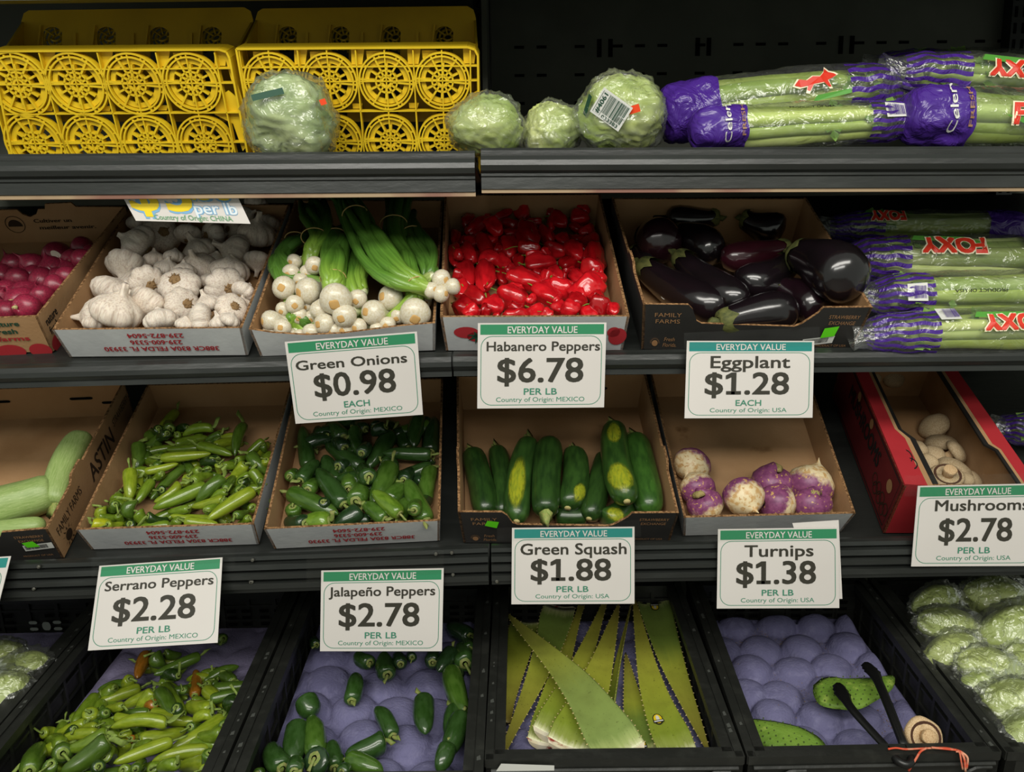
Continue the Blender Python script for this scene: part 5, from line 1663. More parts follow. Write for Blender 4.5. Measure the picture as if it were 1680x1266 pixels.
# ================================================================== green onions in tied bunches
def bulb_geo(seed, long=0.0):
    prof = [(-0.86, 0.26), (-0.84, 0.42), (-0.70, 0.70), (-0.40, 0.94), (-0.05, 1.0), (0.30, 0.92), (0.62, 0.70), (0.92, 0.48), (1.3 + long, 0.34), (1.9 + long, 0.28)]
    return tube([(0, 0, z) for z, r in prof], [r for z, r in prof], 20, True, lambda i, th: 1 + 0.02 * math.sin(3 * th + seed))
_bm = []
for i in range(3):
    v, f = bulb_geo(i, 0.2 * i)
    o = new_obj('bulb', v, f, M['onion']); _bm.append(o.data); bpy.data.objects.remove(o)
v, f = tube([(0, 0, -0.80), (0, 0, -0.87), (0, 0, -0.90)], [0.36, 0.32, 0.22], 20, True, lambda i, th: 1 + 0.08 * math.sin(4 * th))
o = new_obj('root_disc', v, f, M['onion_root']); _rootm = o.data; bpy.data.objects.remove(o)

def leaf_mat(name, stops, veins=True):
    m = mat(name, (90, 130, 40), 0.35, 0.45, coat=0.15)
    nt = m.node_tree; N, L = nt.nodes, nt.links
    b = N['Principled BSDF']
    uv = N.new('ShaderNodeUVMap'); sp = N.new('ShaderNodeSeparateXYZ'); L.new(uv.outputs[0], sp.inputs[0])
    nz = N.new('ShaderNodeTexNoise'); nz.inputs['Scale'].default_value = 30; tc = N.new('ShaderNodeTexCoord')
    mp = N.new('ShaderNodeMapping'); L.new(uv.outputs[0], mp.inputs[0]); mp.inputs['Scale'].default_value = (0.12, 1.2, 1); L.new(mp.outputs[0], nz.inputs['Vector'])
    ma = N.new('ShaderNodeMath'); ma.operation = 'MULTIPLY_ADD'; ma.inputs[1].default_value = 0.10; ma.use_clamp = True
    sb = N.new('ShaderNodeMath'); sb.operation = 'ADD'; sb.inputs[1].default_value = -0.05
    L.new(nz.outputs[0], ma.inputs[0]); L.new(sp.outputs[0], sb.inputs[0]); L.new(sb.outputs[0], ma.inputs[2])
    cr = N.new('ShaderNodeValToRGB')
    el = cr.color_ramp.elements
    el[0].position, el[0].color = stops[0][0], lin(stops[0][1]) + (1,)
    el[1].position, el[1].color = stops[-1][0], lin(stops[-1][1]) + (1,)
    for p, c in stops[1:-1]:
        e = el.new(p); e.color = lin(c) + (1,)
    L.new(ma.outputs[0], cr.inputs[0])
    # fine lengthwise veins
    wv = N.new('ShaderNodeMath'); wv.operation = 'MULTIPLY'; wv.inputs[1].default_value = 60; L.new(sp.outputs[1], wv.inputs[0])
    sn = N.new('ShaderNodeMath'); sn.operation = 'SINE'; L.new(wv.outputs[0], sn.inputs[0])
    mr = N.new('ShaderNodeMapRange'); mr.inputs[1].default_value = -1; mr.inputs[3].default_value = 0.86 if veins else 0.98; mr.inputs[4].default_value = 1.05 if veins else 1.0; L.new(sn.outputs[0], mr.inputs[0])
    mx = N.new('ShaderNodeMix'); mx.data_type = 'RGBA'; mx.blend_type = 'MULTIPLY'; mx.inputs[0].default_value = 1
    L.new(cr.outputs[0], mx.inputs[6]); L.new(mr.outputs[0], mx.inputs[7])
    src = mx.outputs[2]
    if not veins:
        # dark scratches and mottling
        for sc_, lo, hi, st_, f_ in ((260, 0.66, 0.70, (1, 1, 0.25), 0.55), (34, 0.45, 0.75, (1, 1, 1), 0.18)):
            n2 = N.new('ShaderNodeTexNoise'); n2.inputs['Scale'].default_value = sc_; n2.inputs['Detail'].default_value = 3
            m2 = N.new('ShaderNodeMapping'); m2.inputs['Scale'].default_value = st_; L.new(tc.outputs['Object'], m2.inputs[0]); L.new(m2.outputs[0], n2.inputs['Vector'])
            r2 = N.new('ShaderNodeMapRange'); r2.inputs[1].default_value = lo; r2.inputs[2].default_value = hi; r2.inputs[4].default_value = f_; L.new(n2.outputs[0], r2.inputs[0])
            x2 = N.new('ShaderNodeMix'); x2.data_type = 'RGBA'; L.new(r2.outputs[0], x2.inputs[0]); L.new(src, x2.inputs[6]); x2.inputs[7].default_value = lin((62, 60, 26)) + (1,)
            src = x2.outputs[2]
    L.new(src, b.inputs['Base Color'])
    return m
M['onion_leaf'] = leaf_mat('green_onion_leaf', [(0.0, (226, 226, 196)), (0.12, (206, 216, 150)), (0.30, (138, 170, 62)), (0.55, (86, 128, 44)), (1.0, (54, 92, 40))])
M['onion_leaf2'] = leaf_mat('dark_green_onion_leaf', [(0.0, (214, 220, 176)), (0.10, (160, 186, 92)), (0.35, (82, 122, 44)), (1.0, (44, 80, 36))])

def flat_tube(pts, rad, n=8, flat=0.7):
    v, f = tube(pts, rad, n, True, None)
    uv = []
    m = len(pts)
    for i in range(m):
        for k in range(n):
            uv.append((i / (m - 1), k / n))
    uv += [(0, 0), (1, 0)]
    return v, f, uv

def onion_bunch(label, bulbs, paths, per, lw, mats, tie=None, seed=1, hb=0.062, hl=0.075):
    """bulbs: cx cy r rootx rooty [h]; paths: list of polylines (x, y, h) that the leaves follow"""
    ox, oy, sc = C_ONI
    r = random.Random(seed)
    pos = []
    for d in parse(bulbs):
        h = d[5] if len(d) > 5 else hb
        p = MID.at(ox + d[0] / sc, oy + d[1] / sc, h)
        rad = d[2] / sc * np.linalg.norm(p - CAM) / FPX
        if h < 0.085:
            p = p - MID.d * min(0.0, (p - onion_box.fl) @ MID.d - 0.006 - rad * 0.9) + np.array([keep_in(onion_box, p, rad * 0.9), 0, 0])
        dx, dy = (d[3] - d[0]) / d[2], (d[4] - d[1]) / d[2]
        l = math.hypot(dx, dy)
        dz = math.sqrt(max(0.0, 1 - min(l, 1) ** 2))
        pos.append((p, rad, view_dir(dx, dy, dz)))
    root = empty('green_onion_bunch', sum(p for p, _a, _b in pos) / len(pos) - MID.n * 0.02)
    tag(root, label, 'green onions', 'bunches of green onions')
    P3 = [[MID.at(ox + x / sc, oy + y / sc, h) for x, y, h in pl] for pl in paths]
    for i, (p, rad, rd) in enumerate(pos):
        ax = -rd
        o = bpy.data.objects.new('bulb', _bm[i % 3]); COL.objects.link(o)
        o.parent = root; o.matrix_parent_inverse = Matrix.Translation(-Vector(root.location))
        o.matrix_basis = round_matrix(p, rad, ax, r.uniform(0, 6))
        c = bpy.data.objects.new('root_disc', _rootm); COL.objects.link(c); c.parent = o
        for k in range(per):
            pl = P3[(i + k) % len(P3)]
            jit = [np.array([r.uniform(-1, 1), r.uniform(-0.4, 0.4), r.uniform(-0.6, 0.6)]) * lw * (0.9 + 0.9 * j / len(pl)) for j in range(len(pl))]
            pts = [p + ax * rad * 1.15, p + ax * rad * 2.0] + [q + jj for q, jj in zip(pl, jit)]
            pts = spline(pts, 22)
            w0 = lw * r.uniform(0.8, 1.15)
            rr = [w0 * (0.85 if t < 2 else (1.0 if t < 18 else 1.0 - 0.1 * (t - 18))) for t in range(22)]
            v, f, uv = flat_tube(pts, rr, 8)
            hang(new_obj('leaf', v, f, mats, None, True, None, uv), root)
    if tie:
        for (x, y, h, w) in tie:
            c = MID.at(ox + x / sc, oy + y / sc, h)
            # a loose loop around the leaves
            pl = P3[0]
            d = pl[-1] - pl[0]; d /= np.linalg.norm(d)
            a = np.cross(d, [0, 0, 1.0]); a /= np.linalg.norm(a); b = np.cross(a, d)
            loop = [c + a * w * math.cos(t) + b * w * 0.75 * math.sin(t) for t in [k * math.pi / 10 for k in range(21)]]
            v, f = tube(loop, 0.0011, 6, False)
            hang(new_obj('rubber_band', v, f, M['band']), root)
    return root

LW = 0.0085
onion_bunch('green onion bunch at the upper left with bulbs piled high', '310 480 46 290 492 .085;432 502 56 445 528 .09;290 548 54 275 570 .075;390 545 48 385 575 .075;350 597 48 340 620 .07',
            [[(400, 400, .10), (440, 300, .10), (400, 200, .085), (385, 120, .07)], [(420, 420, .095), (480, 320, .10), (500, 220, .085), (470, 130, .07)]], 3, LW, M['onion_leaf'], [(430, 330, .10, .024)], 3)
onion_bunch('green onion bunch at the left wall with dark arched leaves', '248 640 70 245 648 .075;395 657 80 340 678 .075;310 740 56 325 758 .065;240 770 44 235 792 .055;385 750 38 380 765 .05;340 812 52 345 835 .045',
            [[(220, 560, .075), (205, 480, .08), (270, 390, .08), (330, 340, .075)], [(270, 540, .075), (240, 450, .085), (300, 370, .085), (370, 330, .08)]], 3, LW, M['onion_leaf2'], [(320, 345, .08, .022)], 4)
onion_bunch('green onion bunch at the centre with the two fattest bulbs', '563 707 98 570 757 .085;615 820 74 600 850 .065;470 775 66 440 850 .06;490 882 66 450 892 .05',
            [[(550, 600, .095), (545, 480, .095), (558, 380, .09), (558, 300, .085)]], 3, LW * 1.35, M['onion_leaf'], [(545, 580, .095, .022), (560, 320, .09, .02)], 5)
onion_bunch('green onion bunch right of the centre, pale stalks fanned out', '697 705 58 690 733 .075;700 886 54 678 902 .045;615 917 52 600 930 .04;545 905 48 520 915 .04',
            [[(650, 640, .08), (690, 530, .075), (640, 420, .07), (620, 330, .06)], [(720, 600, .08), (720, 500, .075), (690, 400, .07), (640, 300, .06)]], 2, LW, M['onion_leaf'], None, 6)
onion_bunch('tied green onion bunch whose bulbs hang over the habanero carton', '1205 587 60 1245 600 .105;1145 655 50 1178 655 .095;1202 677 54 1245 680 .09;1275 632 52 1325 620 .10',
            [[(1080, 615, .105), (950, 565, .115), (830, 430, .12), (690, 220, .115), (560, 40, .10)], [(1060, 640, .10), (900, 610, .11), (760, 470, .115), (640, 250, .11), (530, 40, .10)], [(1080, 600, .11), (960, 520, .12), (800, 340, .12), (740, 210, .115), (620, 30, .10)]], 3, LW, M['onion_leaf'], [(1060, 620, .105, .02), (680, 195, .115, .026)], 7)
onion_bunch('green onion bunch at the front right with one large round bulb', '1067 807 96 1075 862 .065;900 702 80 843 697 .07;795 792 78 745 792 .06;945 812 50 935 838 .05;880 866 52 870 880 .045;812 890 42 800 905 .04',
            [[(1040, 690, .075), (990, 520, .085), (900, 330, .09), (920, 50, .085)], [(1050, 680, .08), (1010, 480, .09), (960, 300, .09), (980, 50, .085)]], 2, LW * 1.15, M['onion_leaf'], [(915, 250, .09, .026)], 8)
onion_bunch('green onion bunch standing at the right wall with bulbs hidden', '1120 720 46 1130 740 .05;1080 700 46 1080 730 .045',
            [[(1160, 560, .08), (1120, 420, .085), (1040, 310, .08), (990, 200, .07)], [(1130, 540, .08), (1060, 400, .085), (1010, 300, .08), (1000, 180, .07)]], 4, LW * 1.1, M['onion_leaf2'], [(1030, 310, .08, .022)], 9)
onion_bunch('green onion bunch lying low along the front left edge', '130 842 64 78 850 .05;237 882 52 235 888 .045;140 915 52 120 930 .03;212 922 42 200 935 .028;290 925 38 285 940 .028;342 930 38 340 945 .028;412 915 54 400 940 .035;410 822 44 415 845 .04',
            [[(300, 820, .045), (380, 840, .035), (460, 760, .03)]], 1, LW, M['onion_leaf'], None, 10)

# ================================================================== price signs
def price_sign(label, tl, tr, br, bl, name, price, unit, origin, nx=(0.07, 0.94), px=(0.15, 0.81), ny=0.69, teal=False, Yt=1.300, swing=0.0, cat='price sign', ncap=0.11):
    TLp, TRp = atY(tl[0], tl[1], Yt), atY(tr[0], tr[1], Yt)
    BRp, BLp = atY(br[0], br[1], Yt + swing), atY(bl[0], bl[1], Yt + swing)
    q = Quad(TLp, TRp, BRp, BLp)
    root = empty('price_sign', (TLp + TRp) / 2)
    tag(root, label, cat, 'white price signs')
    # the sheet: slight thickness
    front = [q.p(u / 8, v / 6) for v in range(7) for u in range(9)]
    mb = MB()
    c = [q.p(0, 0), q.p(1, 0), q.p(1, 1), q.p(0, 1)]
    bk = [p - q.n * 0.0012 for p in c]
    mb.hexa([c[0], c[1], bk[1], bk[0], c[3], c[2], bk[2], bk[3]])
    hang(mb.build('paper', M['sign_paper']), root)
    q.put('banner', [rect(0.02, 0.868, 0.982, 0.984)], M['sign_teal'] if teal else M['sign_green'], root, 0.0003)
    q.put('heading', [fit_text('EVERYDAY VALUE', 0.232, 0.776, 0.884, 0.076, 0.012)], M['sign_paper'], root, 0.0006)
    ring = []
    x0, x1, y0, y1, rx, ry = 0.026, 0.968, 0.040, 0.848, 0.085, 0.13
    for (cx, cy, a0) in ((x1 - rx, y1 - ry, 0), (x0 + rx, y1 - ry, 90), (x0 + rx, y0 + ry, 180), (x1 - rx, y0 + ry, 270)):
        for k in range(7):
            a = math.radians(a0 + 15 * k)
            ring.append((cx + rx * math.cos(a), cy + ry * math.sin(a)))
    q.put('border_line', [line_ring(ring, 0.005, 1.5)], M['green_text'], root, 0.0003)
    q.put('product_name', [fit_text(name, nx[0], nx[1], ny, ncap, 0.014)], M['sign_ink'], root, 0.0004)
    q.put('price', [fit_text(price, px[0], px[1], 0.315, 0.275, 0.016)], M['sign_ink'], root, 0.0004)
    w = 0.13 if unit == 'PER LB' else 0.10
    q.put('unit', [fit_text(unit, 0.495 - w, 0.495 + w, 0.163, 0.074, 0.008)], M['green_text'], root, 0.0004)
    wo = 0.348 if 'MEX' in origin else 0.30
    q.put('origin', [fit_text(origin, 0.495 - wo, 0.495 + wo, 0.078, 0.054, 0.0)], M['green_text'], root, 0.0004)
    return root, q
MX, US = 'Country of Origin: MEXICO', 'Country of Origin: USA'
price_sign('price sign reading Green Onions $0.98 each', (467, 561), (684, 544), (694, 680), (485, 695), 'Green Onions', '$0.98', 'EACH', MX, (0.06, 0.91), (0.18, 0.81), 0.655, swing=0.03)
price_sign('price sign reading Habanero Peppers $6.78', (784, 530), (995, 529), (991, 668), (783, 670), 'Habanero Peppers', '$6.78', 'PER LB', MX, (0.07, 0.955), (0.155, 0.83), 0.68, swing=0.012, ncap=0.105)
price_sign('price sign reading Eggplant $1.28 each', (1127, 559), (1336, 559), (1333, 685), (1123, 686), 'Eggplant', '$1.28', 'EACH', US, (0.19, 0.815), (0.15, 0.81), 0.655, teal=True, ncap=0.15)
price_sign('price sign reading Serrano Peppers $2.28', (163, 928), (365, 914), (357, 1054), (144, 1067), 'Serrano Peppers', '$2.28', 'PER LB', MX, (0.07, 0.94), (0.155, 0.81), 0.69, swing=-0.045)
price_sign('price sign reading Jalape\u00f1o Peppers $2.78', (527, 936), (728, 932), (725, 1068), (525, 1068), 'Jalape\u00f1o Peppers', '$2.78', 'PER LB', MX, (0.065, 0.935), (0.15, 0.81), 0.685)
price_sign('price sign reading Green Squash $1.88', (840, 866), (1041, 864), (1041, 990), (839, 991), 'Green Squash', '$1.88', 'PER LB', US, (0.07, 0.935), (0.155, 0.81), 0.655, teal=True, ncap=0.14)
price_sign('price sign reading Turnips $1.38', (1178, 868), (1376, 865), (1377, 997), (1176, 998), 'Turnips', '$1.38', 'PER LB', US, (0.22, 0.79), (0.155, 0.81), 0.655, ncap=0.14)
price_sign('price sign reading Mushrooms $2.78 at the right edge', (1506, 797), (1703, 793), (1699, 928), (1495, 929), 'Mushrooms', '$2.78', 'PER LB', US, (0.155, 0.93), (0.20, 0.80), 0.69, ncap=0.13)
# the sign cut off at the left edge
TLp, TRp, BRp, BLp = atY(-182, 925, 1.300), atY(18, 912, 1.300), atY(-18, 1052, 1.262), atY(-230, 1066, 1.262)
q = Quad(TLp, TRp, BRp, BLp)
root = empty('price_sign', (TLp + TRp) / 2)
tag(root, 'price sign cut off at the left edge, only its right corner showing', 'price sign', 'white price signs')
c = [q.p(0, 0), q.p(1, 0), q.p(1, 1), q.p(0, 1)]; bk = [p - q.n * 0.0012 for p in c]
hang(MB().hexa([c[0], c[1], bk[1], bk[0], c[3], c[2], bk[2], bk[3]]).build('paper', M['sign_paper']), root)
q.put('banner', [rect(0.02, 0.868, 0.982, 0.984)], M['sign_teal'], root, 0.0003)
q.put('border_line', [line_ring([(0.968 + 0.0 * k, 0.18 + 0.1 * k) if k < 6 else (0.968 - 0.085 + 0.085 * math.cos((k - 6) * 0.3), 0.72 + 0.128 * math.sin((k - 6) * 0.3)) for k in range(12)] + [(0.2, 0.848), (0.2, 0.04), (0.88, 0.04), (0.94, 0.07)], 0.005, 1.5)], M['green_text'], root, 0.0003)
# spare sheet behind the turnip sign
c = [atY(1382, 982, 1.3035), atY(1340, 984, 1.3035), atY(1300, 858, 1.3035), atY(1376, 853, 1.3035)]
n = np.array([0, 0.0010, 0])
o = MB().hexa([c[1], c[0], c[0] + n, c[1] + n, c[2], c[3], c[3] + n, c[2] + n]).build('paper_sheet', M['sign_paper'])
tag(o, 'blank white sheet peeking out behind the Turnips sign', 'paper')
# the fancy garlic sign hanging behind the upper shelf edge
TLp, TRp, BRp, BLp = atY(172, 270, 1.3465), atY(364, 269, 1.3465), atY(411, 367, 1.345), atY(223, 362, 1.345)
q = Quad(TLp, TRp, BRp, BLp)
root = empty('hanging_sign', (TLp + TRp) / 2)
tag(root, 'hanging sign with yellow and blue price lettering above the garlic', 'price sign')
c = [q.p(0, 0), q.p(1, 0), q.p(1, 1), q.p(0, 1)]; bk = [p - q.n * 0.001 for p in c]
hang(MB().hexa([c[0], c[1], bk[1], bk[0], c[3], c[2], bk[2], bk[3]]).build('paper', M['sign_paper']), root)
BL1 = mat('pale_blue_ink', (120, 168, 204), 0.5, 0.3); YL1 = mat('yellow_ink', (232, 204, 40), 0.5, 0.3); GR1 = mat('sage_green_ink', (112, 158, 120), 0.5, 0.3); WH1 = mat('pale_ink', (214, 222, 226), 0.5, 0.3)
def halo(parts, off0, off1, m0, m1, nm):
    q.put(nm + '_outline', [fit_text(s, a, b, y, cp, off0, 0.12) for s, a, b, y, cp in parts], m0, root, 0.0004)
    q.put(nm, [fit_text(s, a, b, y, cp, off1, 0.12) for s, a, b, y, cp in parts], m1, root, 0.0008)
halo([('$', 0.03, 0.30, 0.20, 0.62), ('3', 0.34, 0.60, 0.20, 0.62), ('.', 0.595, 0.635, 0.40, 0.42), ('38', 0.65, 0.96, 0.40, 0.42)], 0.07, 0.02, BL1, YL1, 'price')
halo([('per lb', 0.56, 0.94, 0.15, 0.20)], 0.05, 0.012, BL1, WH1, 'unit')
q.put('origin', [fit_text('Country of Origin: CHINA', 0.18, 0.86, 0.035, 0.085, 0.012, 0.1)], GR1, root, 0.0006)

# clear tape holding some signs
def tape(label, pts, Y, nz=0.0):
    P = [atY(x, y, Y) for x, y in pts]
    q = Quad(*P)
    r = random.Random(int(pts[0][0]))
    G = (14, 5)
    v = [q.p(i / G[0], j / G[1], 0.0014 * fbm((i * 0.6, j * 0.7, pts[0][0])) ) for j in range(G[1] + 1) for i in range(G[0] + 1)]
    f = [(j * (G[0] + 1) + i, j * (G[0] + 1) + i + 1, (j + 1) * (G[0] + 1) + i + 1, (j + 1) * (G[0] + 1) + i) for j in range(G[1]) for i in range(G[0])]
    o = new_obj('clear_tape', v, f, M['tape'])
    tag(o, label, 'tape', 'clear tape on the signs')
tape('strip of clear tape above the jalapeno sign', [(503, 914), (728, 902), (728, 940), (503, 956)], 1.2975)
tape('strip of clear tape across the top of the serrano sign', [(150, 914), (385, 898), (386, 930), (150, 946)], 1.2970)
tape('strip of clear tape over the top of the eggplant sign', [(1122, 546), (1345, 536), (1347, 566), (1123, 572)], 1.2970)
tape('strip of clear tape over the top of the Green Squash sign', [(815, 866), (1050, 852), (1052, 880), (815, 888)], 1.2970)
tape('strip of clear tape at the left of the turnip sign', [(1152, 862), (1240, 858), (1240, 885), (1156, 890)], 1.2970)
tape('strip of clear tape over the top of the mushroom sign', [(1484, 780), (1690, 776), (1690, 812), (1484, 814)], 1.2970)

# ================================================================== yellow crates
def yellow_crate(label, tl, tr, br, bl, wheels, back, arches, holes, plate):
    Yt, Yb = 1.455, 1.535
    P = [atY(*tl, Yt), atY(*tr, Yt), atY(*br, Yb), atY(*bl, Yb)]
    q = Quad(*P)
    root = empty('plastic_bottle_crate', (P[2] + P[3]) / 2)
    tag(root, label, 'crate', 'yellow plastic bottle crates')
    n = q.n                                   # towards the viewer
    O = P[0]
    ex = P[1] - P[0]; ex /= np.linalg.norm(ex)
    ey = np.cross(n, ex); ey /= np.linalg.norm(ey)
    if ey[2] > 0: ey = -ey
    def pl(px, py):
        r = ray(px, py)
        return CAM + r * (((O - CAM) @ n) / (r @ n))
    mb = MB()
    T = 0.012
    def ring(c, r0, r1, z0, z1, seg=40, a0=0, a1=2 * math.pi):
        v, f = [], []
        for k in range(seg + 1):
            a = a0 + (a1 - a0) * k / seg
            d = ex * math.cos(a) + ey * math.sin(a)
            v += [c + d * r0 + n * z0, c + d * r1 + n * z0, c + d * r1 + n * z1, c + d * r0 + n * z1]
        for k in range(seg):
            a, b = 4 * k, 4 * k + 4
            for i in range(4):
                j = (i + 1) % 4
                f.append((a + i, a + j, b + j, b + i))
        mb.add(v, f)
    R = None
    cs = []
    for (wx, wy, wr) in wheels:
        c = pl(wx, wy)
        R = wr * np.linalg.norm(c - CAM) / FPX
        cs.append((c, R))
        ring(c, R * 0.94, R, -T, 0.002)
        ring(c, R * 0.82, R * 0.875, -T, 0.002)
        ring(c, R * 0.63, R * 0.79, -T * 0.9, -T * 0.35)
        ring(c, R * 0.35, R * 0.41, -T, 0.001)
        ring(c, R * 0.20, R * 0.24, -T, 0.001)
        ring(c, R * 0.12, R * 0.20, -T * 0.8, 0.0, 20)
        for k in range(12):
            a = math.pi * 2 * k / 12 + 0.1
            d = ex * math.cos(a) + ey * math.sin(a)
            mb.bar(c + d * R * 0.2 - n * T, c + d * R * (1.0 if k % 2 == 0 else 0.62) - n * T, R * 0.065, n, T + 0.001)
        for k in range(9):
            a = math.pi * 2 * k / 9 + 0.3
            d = ex * math.cos(a) + ey * math.sin(a)
            mb.bar(c + d * R * 0.84 - n * T, c + d * R * 0.98 - n * T, R * 0.06, n, T)
    # straight ribs along and across the base
    def bar_px(x0, y0, x1, y1, w=0.0022, t=T + 0.0015):
        mb.bar(pl(x0, y0) - n * T, pl(x1, y1) - n * T, w, n, t)
    row = [w for w in wheels]
    half = len(row) // 2
    top, bot = row[:half], row[half:]
    sx = (bl[0] - tl[0]) / (bl[1] - tl[1]) * 0.5 + (br[0] - tr[0]) / (br[1] - tr[1]) * 0.5
    for (a, b) in zip(top, bot):
        k = (b[0] - a[0]) / (b[1] - a[1])
        bar_px(a[0] + k * (tl[1] + 2 - a[1]), tl[1] + 2, b[0] + k * (bl[1] - b[1]), bl[1])
    for i in range(half + 1):
        if i < half - 0:
            a0 = top[i - 1] if i else (top[0][0] - (top[1][0] - top[0][0]),) + top[0][1:]
            b0 = bot[i - 1] if i else (bot[0][0] - (bot[1][0] - bot[0][0]),) + bot[0][1:]
            a, b = ((a0[0] + top[i][0]) / 2, top[i][1]), ((b0[0] + bot[i][0]) / 2, bot[i][1])
        else:
            a, b = (top[-1][0] + (top[-1][0] - top[-2][0]) / 2, top[-1][1]), (bot[-1][0] + (bot[-1][0] - bot[-2][0]) / 2, bot[-1][1])
        k = (b[0] - a[0]) / (b[1] - a[1])
        bar_px(a[0] + k * (tl[1] + 2 - a[1]), tl[1] + 2, b[0] + k * (bl[1] - b[1]), bl[1])
    ym = (top[0][1] + bot[0][1]) / 2
    def hor(y, w=0.002, x0=None, x1=None):
        u = (y - tl[1]) / (bl[1] - tl[1])
        bar_px(tl[0] + (bl[0] - tl[0]) * u, y, tr[0] + (br[0] - tr[0]) * u, y - (tl[1] - tr[1]), w)
    for y in (top[0][1], bot[0][1], ym, top[0][1] - 24):
        hor(y)
    # solid webs between the wheels
    rr = row[0][2]
    for i in range(half):
        for (dx, dy, w_, h_) in ((0.5, -0.95, 0.26, 0.30), (0.5, 0.98, 0.20, 0.10), (-0.25, -1.0, 0.30, 0.16)):
            cx, cy = top[i][0] + dx * 2.1 * rr, top[i][1] + dy * rr
            if cx + w_ * rr > tr[0] + 4: continue
            c = [pl(cx - w_ * rr, cy - h_ * rr), pl(cx + w_ * rr, cy - h_ * rr), pl(cx + w_ * rr * 0.7, cy + h_ * rr), pl(cx - w_ * rr * 0.9, cy + h_ * rr)]
            mb.hexa([p - n * T for p in c] + [p - n * (T - 0.002) for p in c])
    hang(mb.build('wheel_grid', M['yellow']), root)
    # rim around the base, rounded at its upper right corner
    mb = MB()
    rim = []
    L = [(tl[0], tl[1]), (tr[0] - 16, tr[1]), (tr[0] - 4, tr[1] + 4), (tr[0] + 1, tr[1] + 14), (br[0], br[1])]
    pts = [pl(*p) for p in L]
    for a, b in zip(pts[:-1], pts[1:]):
        mb.bar(a - n * 0.045, b - n * 0.045, 0.0035, n, 0.048)
    mb.bar(pl(*tl) - n * 0.045, pl(*bl) - n * 0.045, 0.0035, n, 0.048)
    mb.bar(pl(*bl) - n * 0.045, pl(*br) - n * 0.045, 0.0035, n, 0.048)
    hang(mb.build('rim', M['yellow']), root)
    mb = MB()
    for pg in plate:
        c = [pl(*p) for p in pg]
        k = len(c)
        a = [p - n * T for p in c]; b = [p - n * (T - 0.003) for p in c]
        mb.add(a + b, [tuple(range(k))[::-1], tuple(range(k, 2 * k))] + [(i, (i + 1) % k, k + (i + 1) % k, k + i) for i in range(k)])
    if plate:
        hang(mb.build('end_plate', M['yellow']), root)
    # the far long wall with its arched openings
    x0, y0, x1, y1, yb, Y = back
    A = lambda x, y: atY(x, y, Y)
    nn = np.array([0, -1.0, 0])
    mb = MB()
    def slab(pg, t=0.004, mi=0):
        c = [A(*p) for p in pg]; k = len(c)
        a = [p + nn * t for p in c]
        mb.add(c + a, [tuple(range(k)), tuple(range(k, 2 * k))[::-1]] + [(i, (i + 1) % k, k + (i + 1) % k, k + i) for i in range(k)], mi)
    ya = arches[0][1]
    slab([(x0 + 12, y0), (x1 - 14, y1), (x1 - 4, y1 + 6), (x1, y1 + 20), (x1, ya), (x0, ya), (x0, y0 + 18), (x0 + 4, y0 + 5)])
    xs = [x0] + [v for (ax, ay, aw) in arches for v in (ax - aw / 2, ax + aw / 2)] + [x1]
    for i in range(0, len(xs), 2):
        slab([(xs[i], ya), (xs[i + 1], ya), (xs[i + 1] + 3, yb), (xs[i] - (0 if i == 0 else 4), yb)])
    for (ax, ay, aw) in arches:
        # the round top of each arch
        a = [(ax - aw / 2, ya), (ax - aw / 2, ya + 14)] + [(ax - aw / 2 * math.cos(t), ya + 14 - 13 * math.sin(t)) for t in [k * math.pi / 8 for k in range(1, 8)]] + [(ax + aw / 2, ya + 14), (ax + aw / 2, ya)]
        c = [A(*p) for p in a]
        m_ = len(a)
        half_ = m_ // 2
        f = []
        t4 = nn * 0.004
        v = c + [p + t4 for p in c]
        top_l, top_r = 0, m_ - 1
        mid = 1 + (m_ - 2) // 2
        f += [tuple([0] + list(range(1, mid + 1)))[::-1], tuple([m_ - 1, 0] + list(range(mid, m_ - 1)))]
        f = [tuple(i + m_ for i in g) for g in f]
        mb.add(v, f)
        mb.bar(A(ax - aw / 2 - 4, ya + 34) , A(ax - aw / 2, ya), 0.003, nn, 0.012)
    for x in [x0 + (x1 - x0) * k / 4 - 6 for k in (1, 2, 3)]:
        mb.bar(A(x, yb), A(x + 1, ya + 12), 0.005, nn, 0.010)
    hang(mb.build('far_wall', M['yellow_shaded']), root)
    # inner grid seen through the arches
    mb = MB()
    for (ax, ay, aw) in arches:
        c = atY(ax + 6, ay + 18, Y + 0.028)
        for r0 in (0.008, 0.016, 0.024):
            v = []
            lp = [c + np.array([r0 * math.cos(t), 0.01 * math.sin(t), r0 * math.sin(t)]) for t in [k * math.pi / 10 for k in range(21)]]
            mb.tube(lp, 0.0022, 5, cap=False)
        for k in range(8):
            d = np.array([math.cos(k * math.pi / 4 + .2), 0, math.sin(k * math.pi / 4 + .2)])
            mb.tube([c + d * 0.006, c + d * 0.028], 0.0018, 5)
    hang(mb.build('inner_grille', M['yellow']), root)
    # short end walls joining the two long sides
    mb = MB()
    for s, (a, b) in ((0, (P[0], P[3])), (1, (P[1], P[2]))):
        xa = x0 if s == 0 else x1
        c = [pl(*(tl if s == 0 else (tr[0], tr[1] + 10))) - n * 0.045, pl(*(bl if s == 0 else br)) - n * 0.045, atY(xa, yb, Y), atY(xa, y0 + 16, Y)]
        e = np.array([0.004 if s == 0 else -0.004, 0, 0])
        mb.hexa(c + [p + e for p in c])
    hang(mb.build('end_wall', M['yellow_shaded']), root)
    return root
